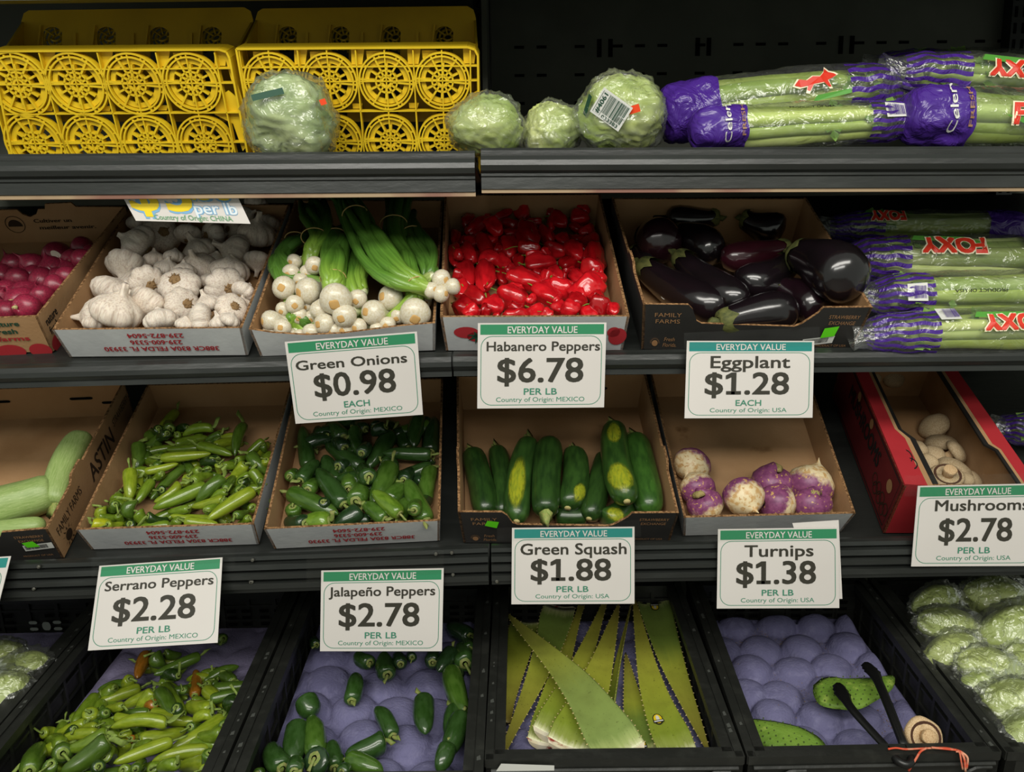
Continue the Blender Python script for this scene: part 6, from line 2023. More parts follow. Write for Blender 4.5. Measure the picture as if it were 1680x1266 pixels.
yellow_crate('yellow plastic bottle crate on its side, at far left of the top shelf', (-14, 84), (376, 81), (413, 285), (28, 287),
             [(31, 139, 42), (126, 139, 42), (220, 138, 42), (315, 137, 42), (58, 236, 41), (152, 236, 41), (245, 236, 41), (337, 236, 41)],
             (37, 18, 416, 13, 200, 1.585), [(88, 44, 32), (176, 44, 32), (263, 44, 32), (349, 44, 32)], 0,
             [[(352, 165), (372, 150), (398, 172), (404, 240), (396, 250), (380, 205), (350, 190)], [(352, 84), (374, 90), (384, 130), (400, 180), (392, 175), (376, 130), (368, 100)]])
yellow_crate('yellow plastic bottle crate on its side, behind the wrapped cabbage', (388, 80), (783, 77), (787, 284), (424, 286),
             [(447, 135, 42), (541, 135, 42), (634, 134, 42), (726, 133, 42), (460, 233, 41), (551, 233, 41), (641, 232, 41), (729, 231, 41)],
             (420, 15, 781, 11, 200, 1.585), [(473, 43, 30), (559, 43, 30), (643, 43, 30), (729, 43, 30)], 0, [[(742, 172), (784, 150), (785, 245), (756, 245)]])

# ================================================================== wrapped heads on the top shelf
M['lettuce'] = mat('lettuce_leaf', (142, 164, 66), 0.5, 0.35, c2=(198, 204, 132), ns=5, det=8, c3=(108, 142, 48), n3=3, lo3=0.52, hi3=0.66, bump=0.35, bs=9, nlo=0.42, nhi=0.62)
M['cabbage'] = mat('cabbage_leaf', (134, 158, 86), 0.5, 0.35, c2=(190, 200, 144), ns=5, det=8, c3=(88, 126, 50), n3=2.4, lo3=0.55, hi3=0.68, bump=0.35, bs=9, nlo=0.42, nhi=0.62)
def head(name, label, cx, cy, rx, ry, Y, seed, m, cat, peak=None, leaf_rib=0.09, group=None):
    c = atY(cx, cy, Y)
    s = np.linalg.norm(c - CAM) / FPX
    a, b = rx * s, ry * s
    n, seg = 56, 84
    def shell(grow, amp, freq, ribs, sd, crease=False):
        v, f = [], []
        for i in range(n + 1):
            ph = math.pi * i / n
            for k in range(seg):
                th = 2 * math.pi * k / seg
                d = np.array([math.sin(ph) * math.cos(th), math.sin(ph) * math.sin(th), math.cos(ph)])
                q = 1 + amp * fbm(d * freq + sd, 3)
                if ribs:
                    # overlapping leaf edges and fine folds running to the stem end
                    w = mnoise.noise(Vector(d * 1.5 + sd + 7))
                    st = 3.2 * (d[2] * 0.8 + d[0] * 0.5) + 2.2 * w
                    q += ribs * ((st - math.floor(st)) ** 2 - 0.4) * 0.8 + ribs * 0.25 * math.sin(16 * (th + 0.8 * w)) * math.sin(ph)
                if crease:
                    for fr, am in ((3.0, 0.07), (6.5, 0.035)):
                        e = 1 - min(1.0, 2.2 * abs(mnoise.noise(Vector(d * fr + sd * 2))))
                        q += am * e ** 3
                q *= grow
                if crease:
                    q *= 1 + 0.05 * fbm(d * 2.6 + sd + 31, 3)
                v.append(np.array([d[0] * a * q, d[1] * a * 0.92 * q, max(d[2] * b * q, -0.93 * b)]))
        for i in range(n):
            for k in range(seg):
                k2 = (k + 1) % seg
                f.append((i * seg + k, (i + 1) * seg + k, (i + 1) * seg + k2, i * seg + k2))
        return v, f
    v, f = shell(1.0, 0.15, 1.05, leaf_rib, seed)
    o = new_obj(name, v, f, m)
    o.location = tuple(c)
    tag(o, label, cat, group)
    v, f = shell(1.07, 0.15, 1.05, 0.0, seed, True)
    if peak is not None:
        pk = (atY(peak[0], peak[1], Y) - c)
        pd = pk / np.linalg.norm(pk)
        v2 = []
        for p in v:
            d = p / (np.linalg.norm(p) + 1e-9)
            k = max(0, d @ pd)
            w = k ** 14
            v2.append(p * (1 - w) + pk * w * (1 + 0.10 * fbm(p * 60 + seed)))
        v = v2
    new_obj('plastic_wrap', v, f, M['film'], o)
    return o
hA = head('cabbage', 'plastic-wrapped cabbage in front of the yellow crates', 476, 193, 66, 62, 1.40, 1.3, M['cabbage'], 'cabbage', (526, 128))
head('lettuce', 'wrapped lettuce half in front of the yellow crate, left of the three heads', 798, 208, 55, 46, 1.42, 2.7, M['lettuce'], 'lettuce', (744, 240), group='wrapped lettuce heads')
head('lettuce', 'smallest wrapped lettuce, between the two larger heads', 906, 214, 45, 42, 1.43, 4.1, M['lettuce'], 'lettuce', (880, 180), group='wrapped lettuce heads')
hD = head('lettuce', 'wrapped lettuce with a barcode tag and orange sticker', 1018, 190, 64, 56, 1.41, 5.9, M['lettuce'], 'lettuce', (1078, 158), group='wrapped lettuce heads')
def tag_on(o, px, py, w, h, rot, prints=None, m='label', name='barcode_tag', lift=0.011):
    s = surf_sticker(o, px, py, w / 2, h / 2, M[m], name, rot, 'rect', lift)
    if s and prints:
        mb = MB()
        for (g, f) in prints:
            mb.add([s['p'] + s['n'] * (lift + 0.0006 + (q_[2] if len(q_) > 2 else 0)) + s['r'] * (q_[0] - 0.5) * w + s['u'] * (q_[1] - 0.5) * h for q_ in g], f)
        ob = mb.build(name + '_print', M['green_ink'] if m == 'label' else M['red_ink'])
        ob.parent = o; ob.matrix_parent_inverse = o.matrix_world.inverted()
tag_on(hD, 1006, 178, 0.057, 0.044, -0.52, barcode(0.30, 0.22, 0.94, 0.92, 18, 3) + [([(0.24 - p_[1] * 0.16, 0.12 + p_[0] * 0.76, p_[2] if len(p_) > 2 else 0) for p_ in fit_text('#4061', 0, 1, 0.1, 0.8, 0.02)[0]], fit_text('#4061', 0, 1, 0.1, 0.8, 0.02)[1]), fit_text('033383', 0.35, 0.9, 0.06, 0.12, 0.01), line_ring([(0.06, 0.08), (0.28, 0.08), (0.28, 0.92), (0.06, 0.92)], 0.012)])
tag_on(hD, 1044, 176, 0.018, 0.012, 0.35, None, 'orange', 'price_sticker', 0.016)
tag_on(hD, 972, 172, 0.010, 0.036, -0.45, None, 'green_ink', 'tape_mark', 0.010)
tag_on(hA, 440, 158, 0.050, 0.010, 0.3, None, 'green_ink', 'tape_mark', 0.010)
tag_on(hA, 522, 172, 0.012, 0.009, 0.5, None, 'orange', 'price_sticker', 0.016)

# ================================================================== bagged celery
M['celery'] = mat('celery_stalk', (178, 192, 102), 0.42, 0.4, c2=(146, 168, 74), ns=5, stretch=(0.3, 4, 4), c3=(206, 214, 144), n3=7, lo3=0.5, hi3=0.66, coat=0.1, tint=True)
M['celery_leaf'] = mat('celery_leaf', (104, 138, 54), 0.55, 0.3, c2=(84, 118, 44), ns=12)
M['purple'] = mat('purple_printed_film', (72, 34, 138), 0.28, 0.5, c2=(58, 26, 114), ns=9, bump=0.8, bs=30, coat=0.3)
M['logo_red'] = mat('logo_red', (206, 52, 32), 0.35, 0.45)
M['logo_pale'] = mat('logo_cream', (232, 220, 190), 0.35, 0.45)
M['logo_green'] = mat('logo_green', (84, 150, 60), 0.35, 0.45)
def printed_film():
    """clear film with a solid purple butt end and purple stripes at the leaf end (UV.x runs along the bag)"""
    m, (N, L, out, mixer, bp, tc) = film('striped_bag_film', 22, 0.02, 1.6, 0.18, (0.985, 0.99, 0.98), 0.04)
    uv = N.new('ShaderNodeUVMap'); sp = N.new('ShaderNodeSeparateXYZ'); L.new(uv.outputs[0], sp.inputs[0])
    def math_(op, a, b=None, cl=False):
        n = N.new('ShaderNodeMath'); n.operation = op; n.use_clamp = cl
        for i, x in enumerate((a, b)):
            if x is None: continue
            if isinstance(x, (int, float)): n.inputs[i].default_value = x
            else: L.new(x, n.inputs[i])
        return n.outputs[0]
    u, v = sp.outputs[0], sp.outputs[1]
    butt = math_('LESS_THAN', math_('ADD', u, math_('MULTIPLY', math_('SINE', math_('MULTIPLY', v, 31.4)), 0.004)), 0.20)
    zig = math_('MULTIPLY', math_('SINE', math_('MULTIPLY', u, 60.0)), 0.006)
    st = math_('GREATER_THAN', math_('SINE', math_('MULTIPLY', math_('ADD', v, zig), 2 * math.pi * 17)), 0.0)
    zone = math_('MULTIPLY', math_('GREATER_THAN', u, 0.74), math_('LESS_THAN', u, 0.985))
    mask = math_('MAXIMUM', butt, math_('MULTIPLY', st, zone))
    pb = N.new('ShaderNodeBsdfPrincipled')
    pb.inputs['Base Color'].default_value = lin((68, 38, 128)) + (1,)
    pb.inputs['Roughness'].default_value = 0.25
    L.new(bp.outputs[0], pb.inputs['Normal'])
    fin = N.new('ShaderNodeMixShader')
    L.new(mask, fin.inputs[0]); L.new(mixer.outputs[0], fin.inputs[1]); L.new(pb.outputs[0], fin.inputs[2])
    L.new(fin.outputs[0], out.inputs[0])
    return m
M['stripefilm'] = printed_film()
def celery(label, plane_pt, butt, leaf, hw, hh, seed, logo=None, word=None, barpos=None, cel=False, nst=12, twist=0.3, emblem=None):
    """butt, leaf: 3D axis ends; hw half width across (towards viewer), hh half height"""
    r = random.Random(seed)
    X = leaf - butt; L = np.linalg.norm(X); X /= L
    Z = np.array([0, -1.0, 0.30]) if plane_pt is None else (-np.array([0, 0.92, 0]) + np.array([0, 0, 0.55]))
    Z = Z - X * (Z @ X); Z /= np.linalg.norm(Z)
    Yv = np.cross(Z, X)
    root = empty('bagged_celery', (butt + leaf) / 2)
    tag(root, label, 'celery', 'bagged celery')
    P = lambda x, y, z: butt + X * x * L + Yv * y + Z * z
    def env(u):
        return np.interp(u, [0, 0.03, 0.10, 0.25, 0.6, 0.8, 0.92, 1.0], [0.35, 0.80, 1.0, 1.0, 0.92, 0.80, 0.62, 0.50])
    sy, sz = hh * (1.10 if plane_pt else 1.0), hw
    # stalks
    for k in range(nst):
        a = 2 * math.pi * k / nst + r.uniform(-.2, .2)
        rr = (0.66, 0.34, 0.52)[k % 3]
        pts, rad = [], []
        rs = r.uniform(0.8, 1.15); dv_ = r.uniform(-0.16, 0.16)
        end = r.uniform(0.80, 0.90)
        for i in range(9):
            u = 0.05 + (end - 0.05) * i / 8
            e = float(env(u)) * (1 if i else 0.7)
            aa = a + dv_ * u * 2
            pts.append(P(u, math.cos(aa) * rr * sy * e + 0.004 * fbm((u * 4, k, seed)), math.sin(aa) * rr * sz * e))
            rad.append(min(sy, sz) * (0.35 - 0.13 * u) * rs)
        v, f = tube(pts, rad, 12, True, lambda i, th: 1 + 0.05 * math.cos(6 * th))
        so = hang(new_obj('stalk', v, f, M['celery']), root)
        g_ = r.uniform(0.62, 1.0); so.color = (g_ * r.uniform(0.86, 1.0), g_, g_ * r.uniform(0.7, 1.0), 1)
    # a few leaflets near the top
    mb = MB()
    for k in range(7):
        a = r.uniform(0, 6.28); u = r.uniform(0.55, 0.86)
        c = P(u, math.cos(a) * sy * 0.7, abs(math.sin(a)) * sz * 0.75)
        for j in range(4):
            d = X * r.uniform(-.5, 1) + Yv * r.uniform(-1, 1); d /= np.linalg.norm(d)
            s = np.cross(d, Z); s /= np.linalg.norm(s)
            ln = r.uniform(0.012, 0.022)
            e = c + d * ln
            mb.add([c, c + d * ln * 0.5 + s * ln * 0.4 + Z * 0.002, e, c + d * ln * 0.5 - s * ln * 0.4 + Z * 0.001], [(0, 1, 2), (0, 2, 3)])
    hang(mb.build('leaves', M['celery_leaf']), root)
    # the bag
    NU, NA = 56, 40
    def S(u, a, off=0.0):
        e = np.interp(u, [-0.03, -0.015, 0.01, 0.05, 0.14, 0.6, 0.85, 0.95, 1.0, 1.06], [0.45, 0.80, 0.98, 1.04, 1.08, 1.06, 0.96, 0.80, 0.62, 0.75])
        w = np.interp(u, [-0.03, 0.12, 0.25, 0.8, 1.06], [0.22, 0.16, 0.05, 0.08, 0.24])
        k = 1 + w * fbm((u * 9 + seed, math.cos(a) * 1.6, math.sin(a) * 1.6), 3) + 0.03 * fbm((u * 30 + seed, math.cos(a) * 5, math.sin(a) * 5), 2)
        y = math.cos(a) * sy * e * k; z = math.sin(a) * sz * e * k
        if u > 0.92:
            z *= 1 - 0.55 * (u - 0.92) / 0.14
        q = math.hypot(y, z) + 1e-9
        return P(u, y * (1 + off / q), z * (1 + off / q))
    v, f, uv = [], [], []
    for i in range(NU + 1):
        u = -0.03 + 1.09 * i / NU
        for k in range(NA):
            v.append(S(u, 2 * math.pi * k / NA)); uv.append((u, k / NA))
    for i in range(NU):
        for k in range(NA):
            k2 = (k + 1) % NA
            f.append((i * NA + k, i * NA + k2, (i + 1) * NA + k2, (i + 1) * NA + k))
    f.append(tuple(range(NA))[::-1])
    hang(new_obj('bag', v, f, M['stripefilm'], None, True, None, uv), root)
    def print_on(name, g, f, u0, ulen, a0, m, off, sc=1.0):
        """g in a 0..1 box: x runs along the bag from butt to leaf, y across, up = +Yv"""
        pts = []
        for p_ in g:
            x, y = p_[0], p_[1]
            a = math.pi / 2 - (y - 0.5) * sc + a0
            pts.append(S(u0 + x * ulen, a, off + (p_[2] if len(p_) > 2 else 0)))
        hang(new_obj(name, pts, f, m, None, False), root)
    if logo:
        u0, ul, a0 = logo
        print_on('logo_band', *poly([(-0.10, 0.42), (0.3, 0.0), (1.05, -0.12), (1.12, 0.18), (0.4, 0.30)]), u0, ul, a0, M['logo_green'], 0.0020, 0.95)
        print_on('logo_outline', *fit_text('FOXY', -0.02, 1.02, 0.14, 0.66, 0.075), u0, ul, a0, M['logo_pale'], 0.0028, 0.95)
        print_on('logo', *fit_text('FOXY', 0, 1.0, 0.16, 0.62, 0.045), u0, ul, a0, M['logo_red'], 0.0036, 0.95)
    if emblem:
        sil = [(0, .35), (.12, .55), (.3, .5), (.45, .62), (.62, .6), (.72, .75), (.78, .95), (.84, .78), (.95, .68), (1, .6), (.9, .52), (.78, .45), (.85, .2), (.78, .2), (.68, .38), (.45, .35), (.35, .12), (.28, .15), (.32, .32), (.15, .28)]
        cx, cy = 0.52, 0.47
        print_on('emblem_outline', *poly([(cx + (x - cx) * 1.10, cy + (y - cy) * 1.28) for x, y in sil]), emblem[0], emblem[1], emblem[2], M['logo_pale'], 0.0024, 0.9)
        print_on('emblem', *poly(sil), emblem[0], emblem[1], emblem[2], M['logo_red'], 0.0032, 0.9)
        print_on('emblem_band', *poly([(0.4, -0.25), (1.3, -0.1), (1.3, 0.06), (0.5, -0.05)]), emblem[0], emblem[1], emblem[2], M['logo_green'], 0.0024, 0.9)
    if word:
        print_on('origin_print', *fit_text('PRODUCT OF USA', 0, 1, 0.3, 0.4, 0.01), word[0], word[1], word[2], M['black_ink'], 0.0022, 0.30)
    if cel:
        g, f2 = fit_text('Celery', 0, 1, 0.2, 0.5, 0.01)
        print_on('name_print', [(0.55 - 0.40 * p_[1], p_[0] * 2.4 - 0.7) for p_ in g], [t for t in f2], 0.06, 0.14, 0.0, M['label'], 0.0022, 0.8)
        g, f2 = fit_text('FRESH', 0, 1, 0.2, 0.5, 0.01)
        print_on('fresh_print', [(0.95 - 0.22 * p_[1], p_[0] * 1.7 - 0.35) for p_ in g], [t for t in f2], 0.06, 0.14, 0.0, M['gold_ink'], 0.0022, 0.8)
    if barpos:
        u0, ul, a0 = barpos
        print_on('barcode_label', *rect(0, 0, 1, 1), u0, ul, a0, M['label'], 0.0022, 0.75)
        mb2 = MB()
        for g, f2 in barcode(0.08, 0.15, 0.75, 0.85, 18, seed):
            mb2.add([S(u0 + x * ul, math.pi / 2 - (y - 0.5) * 0.75 + a0, 0.0030) for x, y in g], f2)
        hang(mb2.build('barcode', M['purple']), root)
    return root
tY = lambda x, y, Y: atY(x, y, Y)
celery('bagged celery at the back of the top shelf, its purple end beside the lettuce', None, tY(1092, 186, 1.50), tY(1476, 142, 1.52), 0.050, 0.050, 11, emblem=(0.50, 0.18, -0.1))
celery('bagged celery at the front of the top shelf with a white barcode label', None, tY(1142, 214, 1.415), tY(1512, 196, 1.43), 0.036, 0.036, 12, word=(0.38, 0.20, -0.4), barpos=(0.80, 0.11, -0.15), cel=True)
celery('bagged celery at the right edge of the top shelf, purple end leftmost', None, tY(1492, 190, 1.41), tY(1900, 205, 1.43), 0.045, 0.048, 13, logo=(0.34, 0.30, 0.2), cel=True)
celery('bagged celery on top of the right-hand bags, leafy end to the left', None, tY(1860, 150, 1.52), tY(1470, 118, 1.50), 0.045, 0.042, 14, logo=(0.42, 0.26, -0.1))
celery('bagged celery half hidden behind, its dark purple frill sticking up', None, tY(1800, 120, 1.62), tY(1440, 112, 1.62), 0.038, 0.038, 15)
mP = lambda x, y, h: MID.at(x, y, h)
celery('bagged celery highest in the middle shelf pile, beside the eggplant carton', 1, mP(1672, 376, 0.05), mP(1362, 372, 0.05), 0.034, 0.030, 16, logo=(0.64, 0.18, 0.1))
celery('bagged celery second from the top of the middle shelf pile, logo upside down', 1, mP(1735, 428, 0.055), mP(1392, 424, 0.055), 0.042, 0.041, 17, logo=(0.40, 0.30, 0.05))
celery('bagged celery third from the top of the middle shelf pile', 1, mP(1770, 482, 0.05), mP(1428, 486, 0.05), 0.042, 0.038, 18, word=(0.42, 0.24, -0.3), barpos=(0.78, 0.09, -0.3))
celery('bagged celery lowest in the middle shelf pile, along the shelf edge', 1, mP(1830, 536, 0.042), mP(1420, 548, 0.042), 0.036, 0.034, 19, logo=(0.34, 0.24, -0.1), barpos=(0.66, 0.08, 0.5))
celery('bagged celery behind the mushroom carton at the right edge', 1, LOW.at(1840, 720, 0.05), LOW.at(1640, 700, 0.05), 0.036, 0.030, 20, nst=9)

# ================================================================== aloe leaves
M['aloe'] = leaf_mat('aloe_skin', [(0.0, (206, 206, 160)), (0.05, (150, 162, 80)), (0.14, (128, 144, 48)), (0.45, (150, 156, 52)), (0.8, (156, 152, 58)), (1.0, (124, 108, 50))], False)
M['aloe_dark'] = leaf_mat('green_aloe_skin', [(0.0, (214, 210, 176)), (0.05, (186, 192, 124)), (0.10, (116, 138, 64)), (0.36, (112, 132, 54)), (0.52, (144, 150, 52)), (1.0, (128, 118, 50))], False)
M['aloe_grey'] = leaf_mat('grey_green_aloe_skin', [(0.0, (206, 206, 160)), (0.05, (168, 182, 112)), (0.12, (132, 152, 82)), (0.45, (130, 146, 74)), (0.65, (140, 146, 58)), (1.0, (112, 108, 48))], False)
M['aloe_cut'] = mat('aloe_cut_end', (222, 214, 192), 0.6, 0.3, c2=(206, 194, 160), ns=40, c3=(142, 52, 42), n3=38, lo3=0.57, hi3=0.64)
M['tooth'] = mat('aloe_spine', (196, 176, 120), 0.6, 0.3)
def aloe(label, pts, w0, m, seed, hs, roll=0.0, wtip=0.04, cut=True, stickers=()):
    ox, oy, sc = C_ALO
    P = [DECK_RIM.at(ox + x / sc, oy + y / sc, TRAY_H + h) for (x, y), h in zip(pts, hs)]
    N = 30
    C = spline(P, N)
    scale = np.linalg.norm(P[0] - CAM) / FPX / sc
    W0 = w0 * scale
    up0 = DECK_RIM.n * 0.8 + (CAM - P[0]) / np.linalg.norm(CAM - P[0]) * 0.5
    up0 /= np.linalg.norm(up0)
    v, f, uv = [], [], []
    K = 14
    edges = ([], [])
    tops = []
    for i, c in enumerate(C):
        t = i / (N - 1)
        d = C[min(i + 1, N - 1)] - C[max(i - 1, 0)]; d /= np.linalg.norm(d)
        s = np.cross(d, up0); s /= np.linalg.norm(s)
        u = np.cross(s, d)
        if roll:
            cs, sn = math.cos(roll), math.sin(roll)
            s, u = s * cs + u * sn, u * cs - s * sn
        w = W0 / 2 * np.interp(t, [0, 0.12, 0.5, 0.85, 1], [0.95, 1.0, 0.68, 0.26, wtip])
        th = w * 0.42
        for k in range(K):
            a = 2 * math.pi * k / K
            x = math.cos(a); y = math.sin(a)
            yy = y * th * (0.35 if y > 0 else 1.0) * (1 - 0.15 * abs(x))
            v.append(c + s * x * w + u * (yy + 0.75 * th * x * x)); uv.append((t, k / K))
        edges[0].append((c + s * w + u * 0.75 * th, s, d)); edges[1].append((c - s * w + u * 0.75 * th, -s, d))
        tops.append((c + u * th * 0.35, u, d, s, w))
    for i in range(N - 1):
        for k in range(K):
            k2 = (k + 1) % K
            f.append((i * K + k, i * K + k2, (i + 1) * K + k2, (i + 1) * K + k))
    f.append(tuple((N - 1) * K + k for k in range(K))); f.append(tuple(range(K))[::-1])
    o = new_obj('aloe_leaf', v, f, m, None, True, None, uv)
    tag(o, label, 'aloe leaf', 'aloe leaves in the black crate')
    mb = MB()
    for e in edges:
        L = 0
        for i in range(1, N):
            a, b = e[i - 1], e[i]
            seg = np.linalg.norm(b[0] - a[0])
            L += seg
            if L > 0.010:
                L = 0
                mb.add([a[0] - a[2] * 0.0014, a[0] + a[2] * 0.0018, a[0] + a[1] * 0.0024 + a[2] * 0.0008, a[0] - a[1] * 0.001 + DECK_RIM.n * 0.001], [(0, 1, 2), (0, 2, 3), (1, 3, 2)])
    mb.build('spines', M['tooth']).parent = o
    if cut:
        base = [C[0] + (p - C[0]) * 1.0 for p in v[:K]]
        dd = (C[0] - C[1]); dd /= np.linalg.norm(dd)
        nb = MB()
        b2 = [C[0] + (p - C[0]) * np.array([0.86, 0.9, 0.8]) + dd * W0 * 0.12 for p in v[:K]]
        nb.add(base + b2, [(k, (k + 1) % K, K + (k + 1) % K, K + k) for k in range(K)] + [tuple(K + k for k in range(K))])
        nb.build('cut_end', M['aloe_cut']).parent = o
    for t, sd in stickers:
        i = int(t * (N - 1)); c, u, d, s, w = tops[i]
        c = c + u * 0.0030 + s * w * sd
        ex, ey = s * 0.009, d * 0.013
        def st(nm, pts, mm, off):
            ob = new_obj(nm, [c + u * off + ex * x + ey * y for x, y in pts], [tuple(range(len(pts)))], mm, None, False); ob.parent = o
        sg = 1
        oval = lambda rx, ry, cy=0: [(rx * math.cos(q * 0.449), cy + ry * math.sin(q * 0.449)) for q in range(14)]
        st('sticker', oval(1, 1.05), M['black_ink'], 0)
        st('sticker_yellow', oval(0.82, 0.85), M['sticker_yellow'], 0.0006)
        st('sticker_figure', oval(0.34, 0.5, 0.12 * sg), M['label'], 0.0012)
        st('sticker_band', [(-1.05, -0.75), (1.05, -0.75), (1.05, -0.25), (-1.05, -0.25)], M['black_ink'], 0.0016)
        st('sticker_band_print', [(-0.9, -0.62), (0.9, -0.62), (0.9, -0.40), (-0.9, -0.40)], M['label'], 0.0020)
    return o
M['sticker_yellow'] = mat('sticker_yellow', (226, 196, 30), 0.4, 0.4)
aloe('broad aloe leaf at the left wall under the others', [(330, 250), (270, 520), (205, 900)], 190, M['aloe'], 1, (0.012, 0.014, 0.012), cut=False, wtip=0.25)
aloe('aloe leaf with its white cut end at the top left', [(552, 160), (440, 520), (170, 1120)], 205, M['aloe_dark'], 2, (0.030, 0.032, 0.020), wtip=0.14)
aloe('aloe leaf with its pointed tip up, left of the three parallel ones', [(430, 1040), (560, 560), (720, 60)], 180, M['aloe'], 3, (0.020, 0.026, 0.030), wtip=0.35)
aloe('aloe leaf with red-edged cut base, middle of the parallel ones', [(480, 985), (680, 560), (870, 60)], 215, M['aloe'], 4, (0.034, 0.038, 0.040), wtip=0.12)
aloe('widest aloe leaf at the front centre with red-edged cut base', [(610, 1075), (790, 640), (945, 110)], 285, M['aloe'], 5, (0.042, 0.048, 0.050), wtip=0.03)
aloe('thin folded aloe leaf edge-on at the crate centre', [(885, 830), (945, 480), (1030, 90)], 90, M['aloe'], 6, (0.036, 0.040, 0.046), roll=0.9, wtip=0.1, cut=False)
aloe('short aloe leaf right of centre with a sticker at its base', [(1110, 1110), (1040, 800), (985, 440)], 195, M['aloe_dark'], 7, (0.016, 0.018, 0.018), cut=False, stickers=((0.07, -0.1),))
aloe('long aloe leaf with sticker, tip pointing straight back', [(1330, 1120), (1150, 640), (1035, 60)], 235, M['aloe'], 8, (0.028, 0.036, 0.046), cut=False, stickers=((0.25, -0.35),))
aloe('aloe leaf at the right wall with white base at the back', [(1155, 85), (1290, 520), (1545, 1130)], 200, M['aloe_dark'], 9, (0.030, 0.034, 0.020), stickers=((0.12, 0.0),))
aloe('large dull green aloe leaf lying diagonally over the others', [(965, 1130), (640, 640), (190, 170)], 320, M['aloe_grey'], 10, (0.060, 0.070, 0.062), wtip=0.03)

# ================================================================== cactus pads, tongs, loose mushroom, twine
M['cactus'] = mat('cactus_pad', (112, 144, 52), 0.55, 0.35, c2=(94, 128, 44), ns=12, det=6, c3=(140, 164, 70), n3=40, lo3=0.6, hi3=0.68, bump=0.4, bs=160)
M['spine'] = mat('cactus_bump', (74, 92, 44), 0.7, 0.2)
def nopal(label, outline, h, thick, seed):
    ox, oy, sc = C_NOP
    P = [DECK_RIM.at(ox + x / sc, oy + y / sc, TRAY_H + hh) for x, y, hh in outline]
    closed = spline(P + [P[0]], 56)[:-1]
    c = sum(closed) / len(closed)
    n = DECK_RIM.n
    v, f = [c + n * thick], []
    rings = 5
    m = len(closed)
    lay = []
    for side in (1, -1):
        for k in range(1, rings + 1):
            t = k / rings
            z = thick * (1 - t ** 2.6) * side + (0 if k < rings else 0)
            lay.append([c + (p - c) * t + n * (z + 0.0015 * fbm((p - c) * 60 * t + seed)) for p in closed])
    # top fan
    v = [c + n * thick]
    for L in lay[:rings]:
        v += L
    f += [(0, 1 + i, 1 + (i + 1) % m) for i in range(m)]
    for k in range(rings - 1):
        a = 1 + k * m; b = a + m
        f += [(a + i, b + i, b + (i + 1) % m, a + (i + 1) % m) for i in range(m)]
    top_last = 1 + (rings - 1) * m
    k0 = len(v)
    for L in lay[rings:2 * rings - 1]:
        v += L
    v.append(c - n * thick)
    prev = top_last
    for k in reversed(range(rings - 1)):
        b = k0 + k * m
        f += [(prev + i, b + i, b + (i + 1) % m, prev + (i + 1) % m) for i in range(m)]
        prev = b
    f += [(prev + i, len(v) - 1, prev + (i + 1) % m) for i in range(m)]
    o = new_obj('cactus_pad', v, f, M['cactus'])
    tag(o, label, 'cactus pad', 'cactus pads on the purple tray')
    mb = MB()
    r = random.Random(seed)
    ex = (P[len(P) // 2] - P[0]); Lx = np.linalg.norm(ex); ex /= Lx
    ey = np.cross(n, ex)
    for i in range(-8, 9):
        for j in range(-5, 6):
            q = c + ex * (i + 0.5 * (j % 2)) * 0.0125 + ey * j * 0.0105
            # inside test in the plane
            ins = False
            pts2 = [((p - c) @ ex, (p - c) @ ey) for p in closed]
            x, y = (q - c) @ ex, (q - c) @ ey
            for a in range(m):
                x1, y1 = pts2[a]; x2, y2 = pts2[(a + 1) % m]
                if (y1 > y) != (y2 > y) and x < (x2 - x1) * (y - y1) / (y2 - y1) + x1:
                    ins = not ins
            if not ins: continue
            rad = max(abs(((p - c) @ ((q - c) / (np.linalg.norm(q - c) + 1e-9)))) for p in closed)
            t = min(1, np.linalg.norm(q - c) / rad)
            # surface height there from the layer plane
            top = c + (q - c) + n * (thick * (1 - t ** 2.6) + sum(((p - q) @ n) * 1 / (1e-6 + ((p - q) @ (p - q))) for p in closed) / sum(1 / (1e-6 + ((p - q) @ (p - q))) for p in closed) * t)
            vv, ff = tube([top - n * 0.001, top + n * 0.0008, top + n * 0.0016], [0.0014, 0.0011, 0.0004], 6)
            mb.add(vv, ff)
    mb.build('areoles', M['spine']).parent = o
    return o
nopal('lower cactus pad at the front left of the purple tray', [(268, 652, .040), (400, 660, .044), (560, 690, .044), (680, 755, .044), (705, 815, .040), (640, 830, .038), (470, 815, .038), (360, 770, .036), (290, 710, .036)], 0.03, 0.007, 1)
nopal('cactus pad lying under the black tongs', [(642, 490, .060), (700, 452, .060), (800, 455, .062), (940, 455, .064), (1030, 442, .070), (1044, 480, .072), (1010, 530, .068), (880, 606, .060), (780, 612, .056), (680, 590, .054), (644, 540, .056)], 0.03, 0.007, 2)

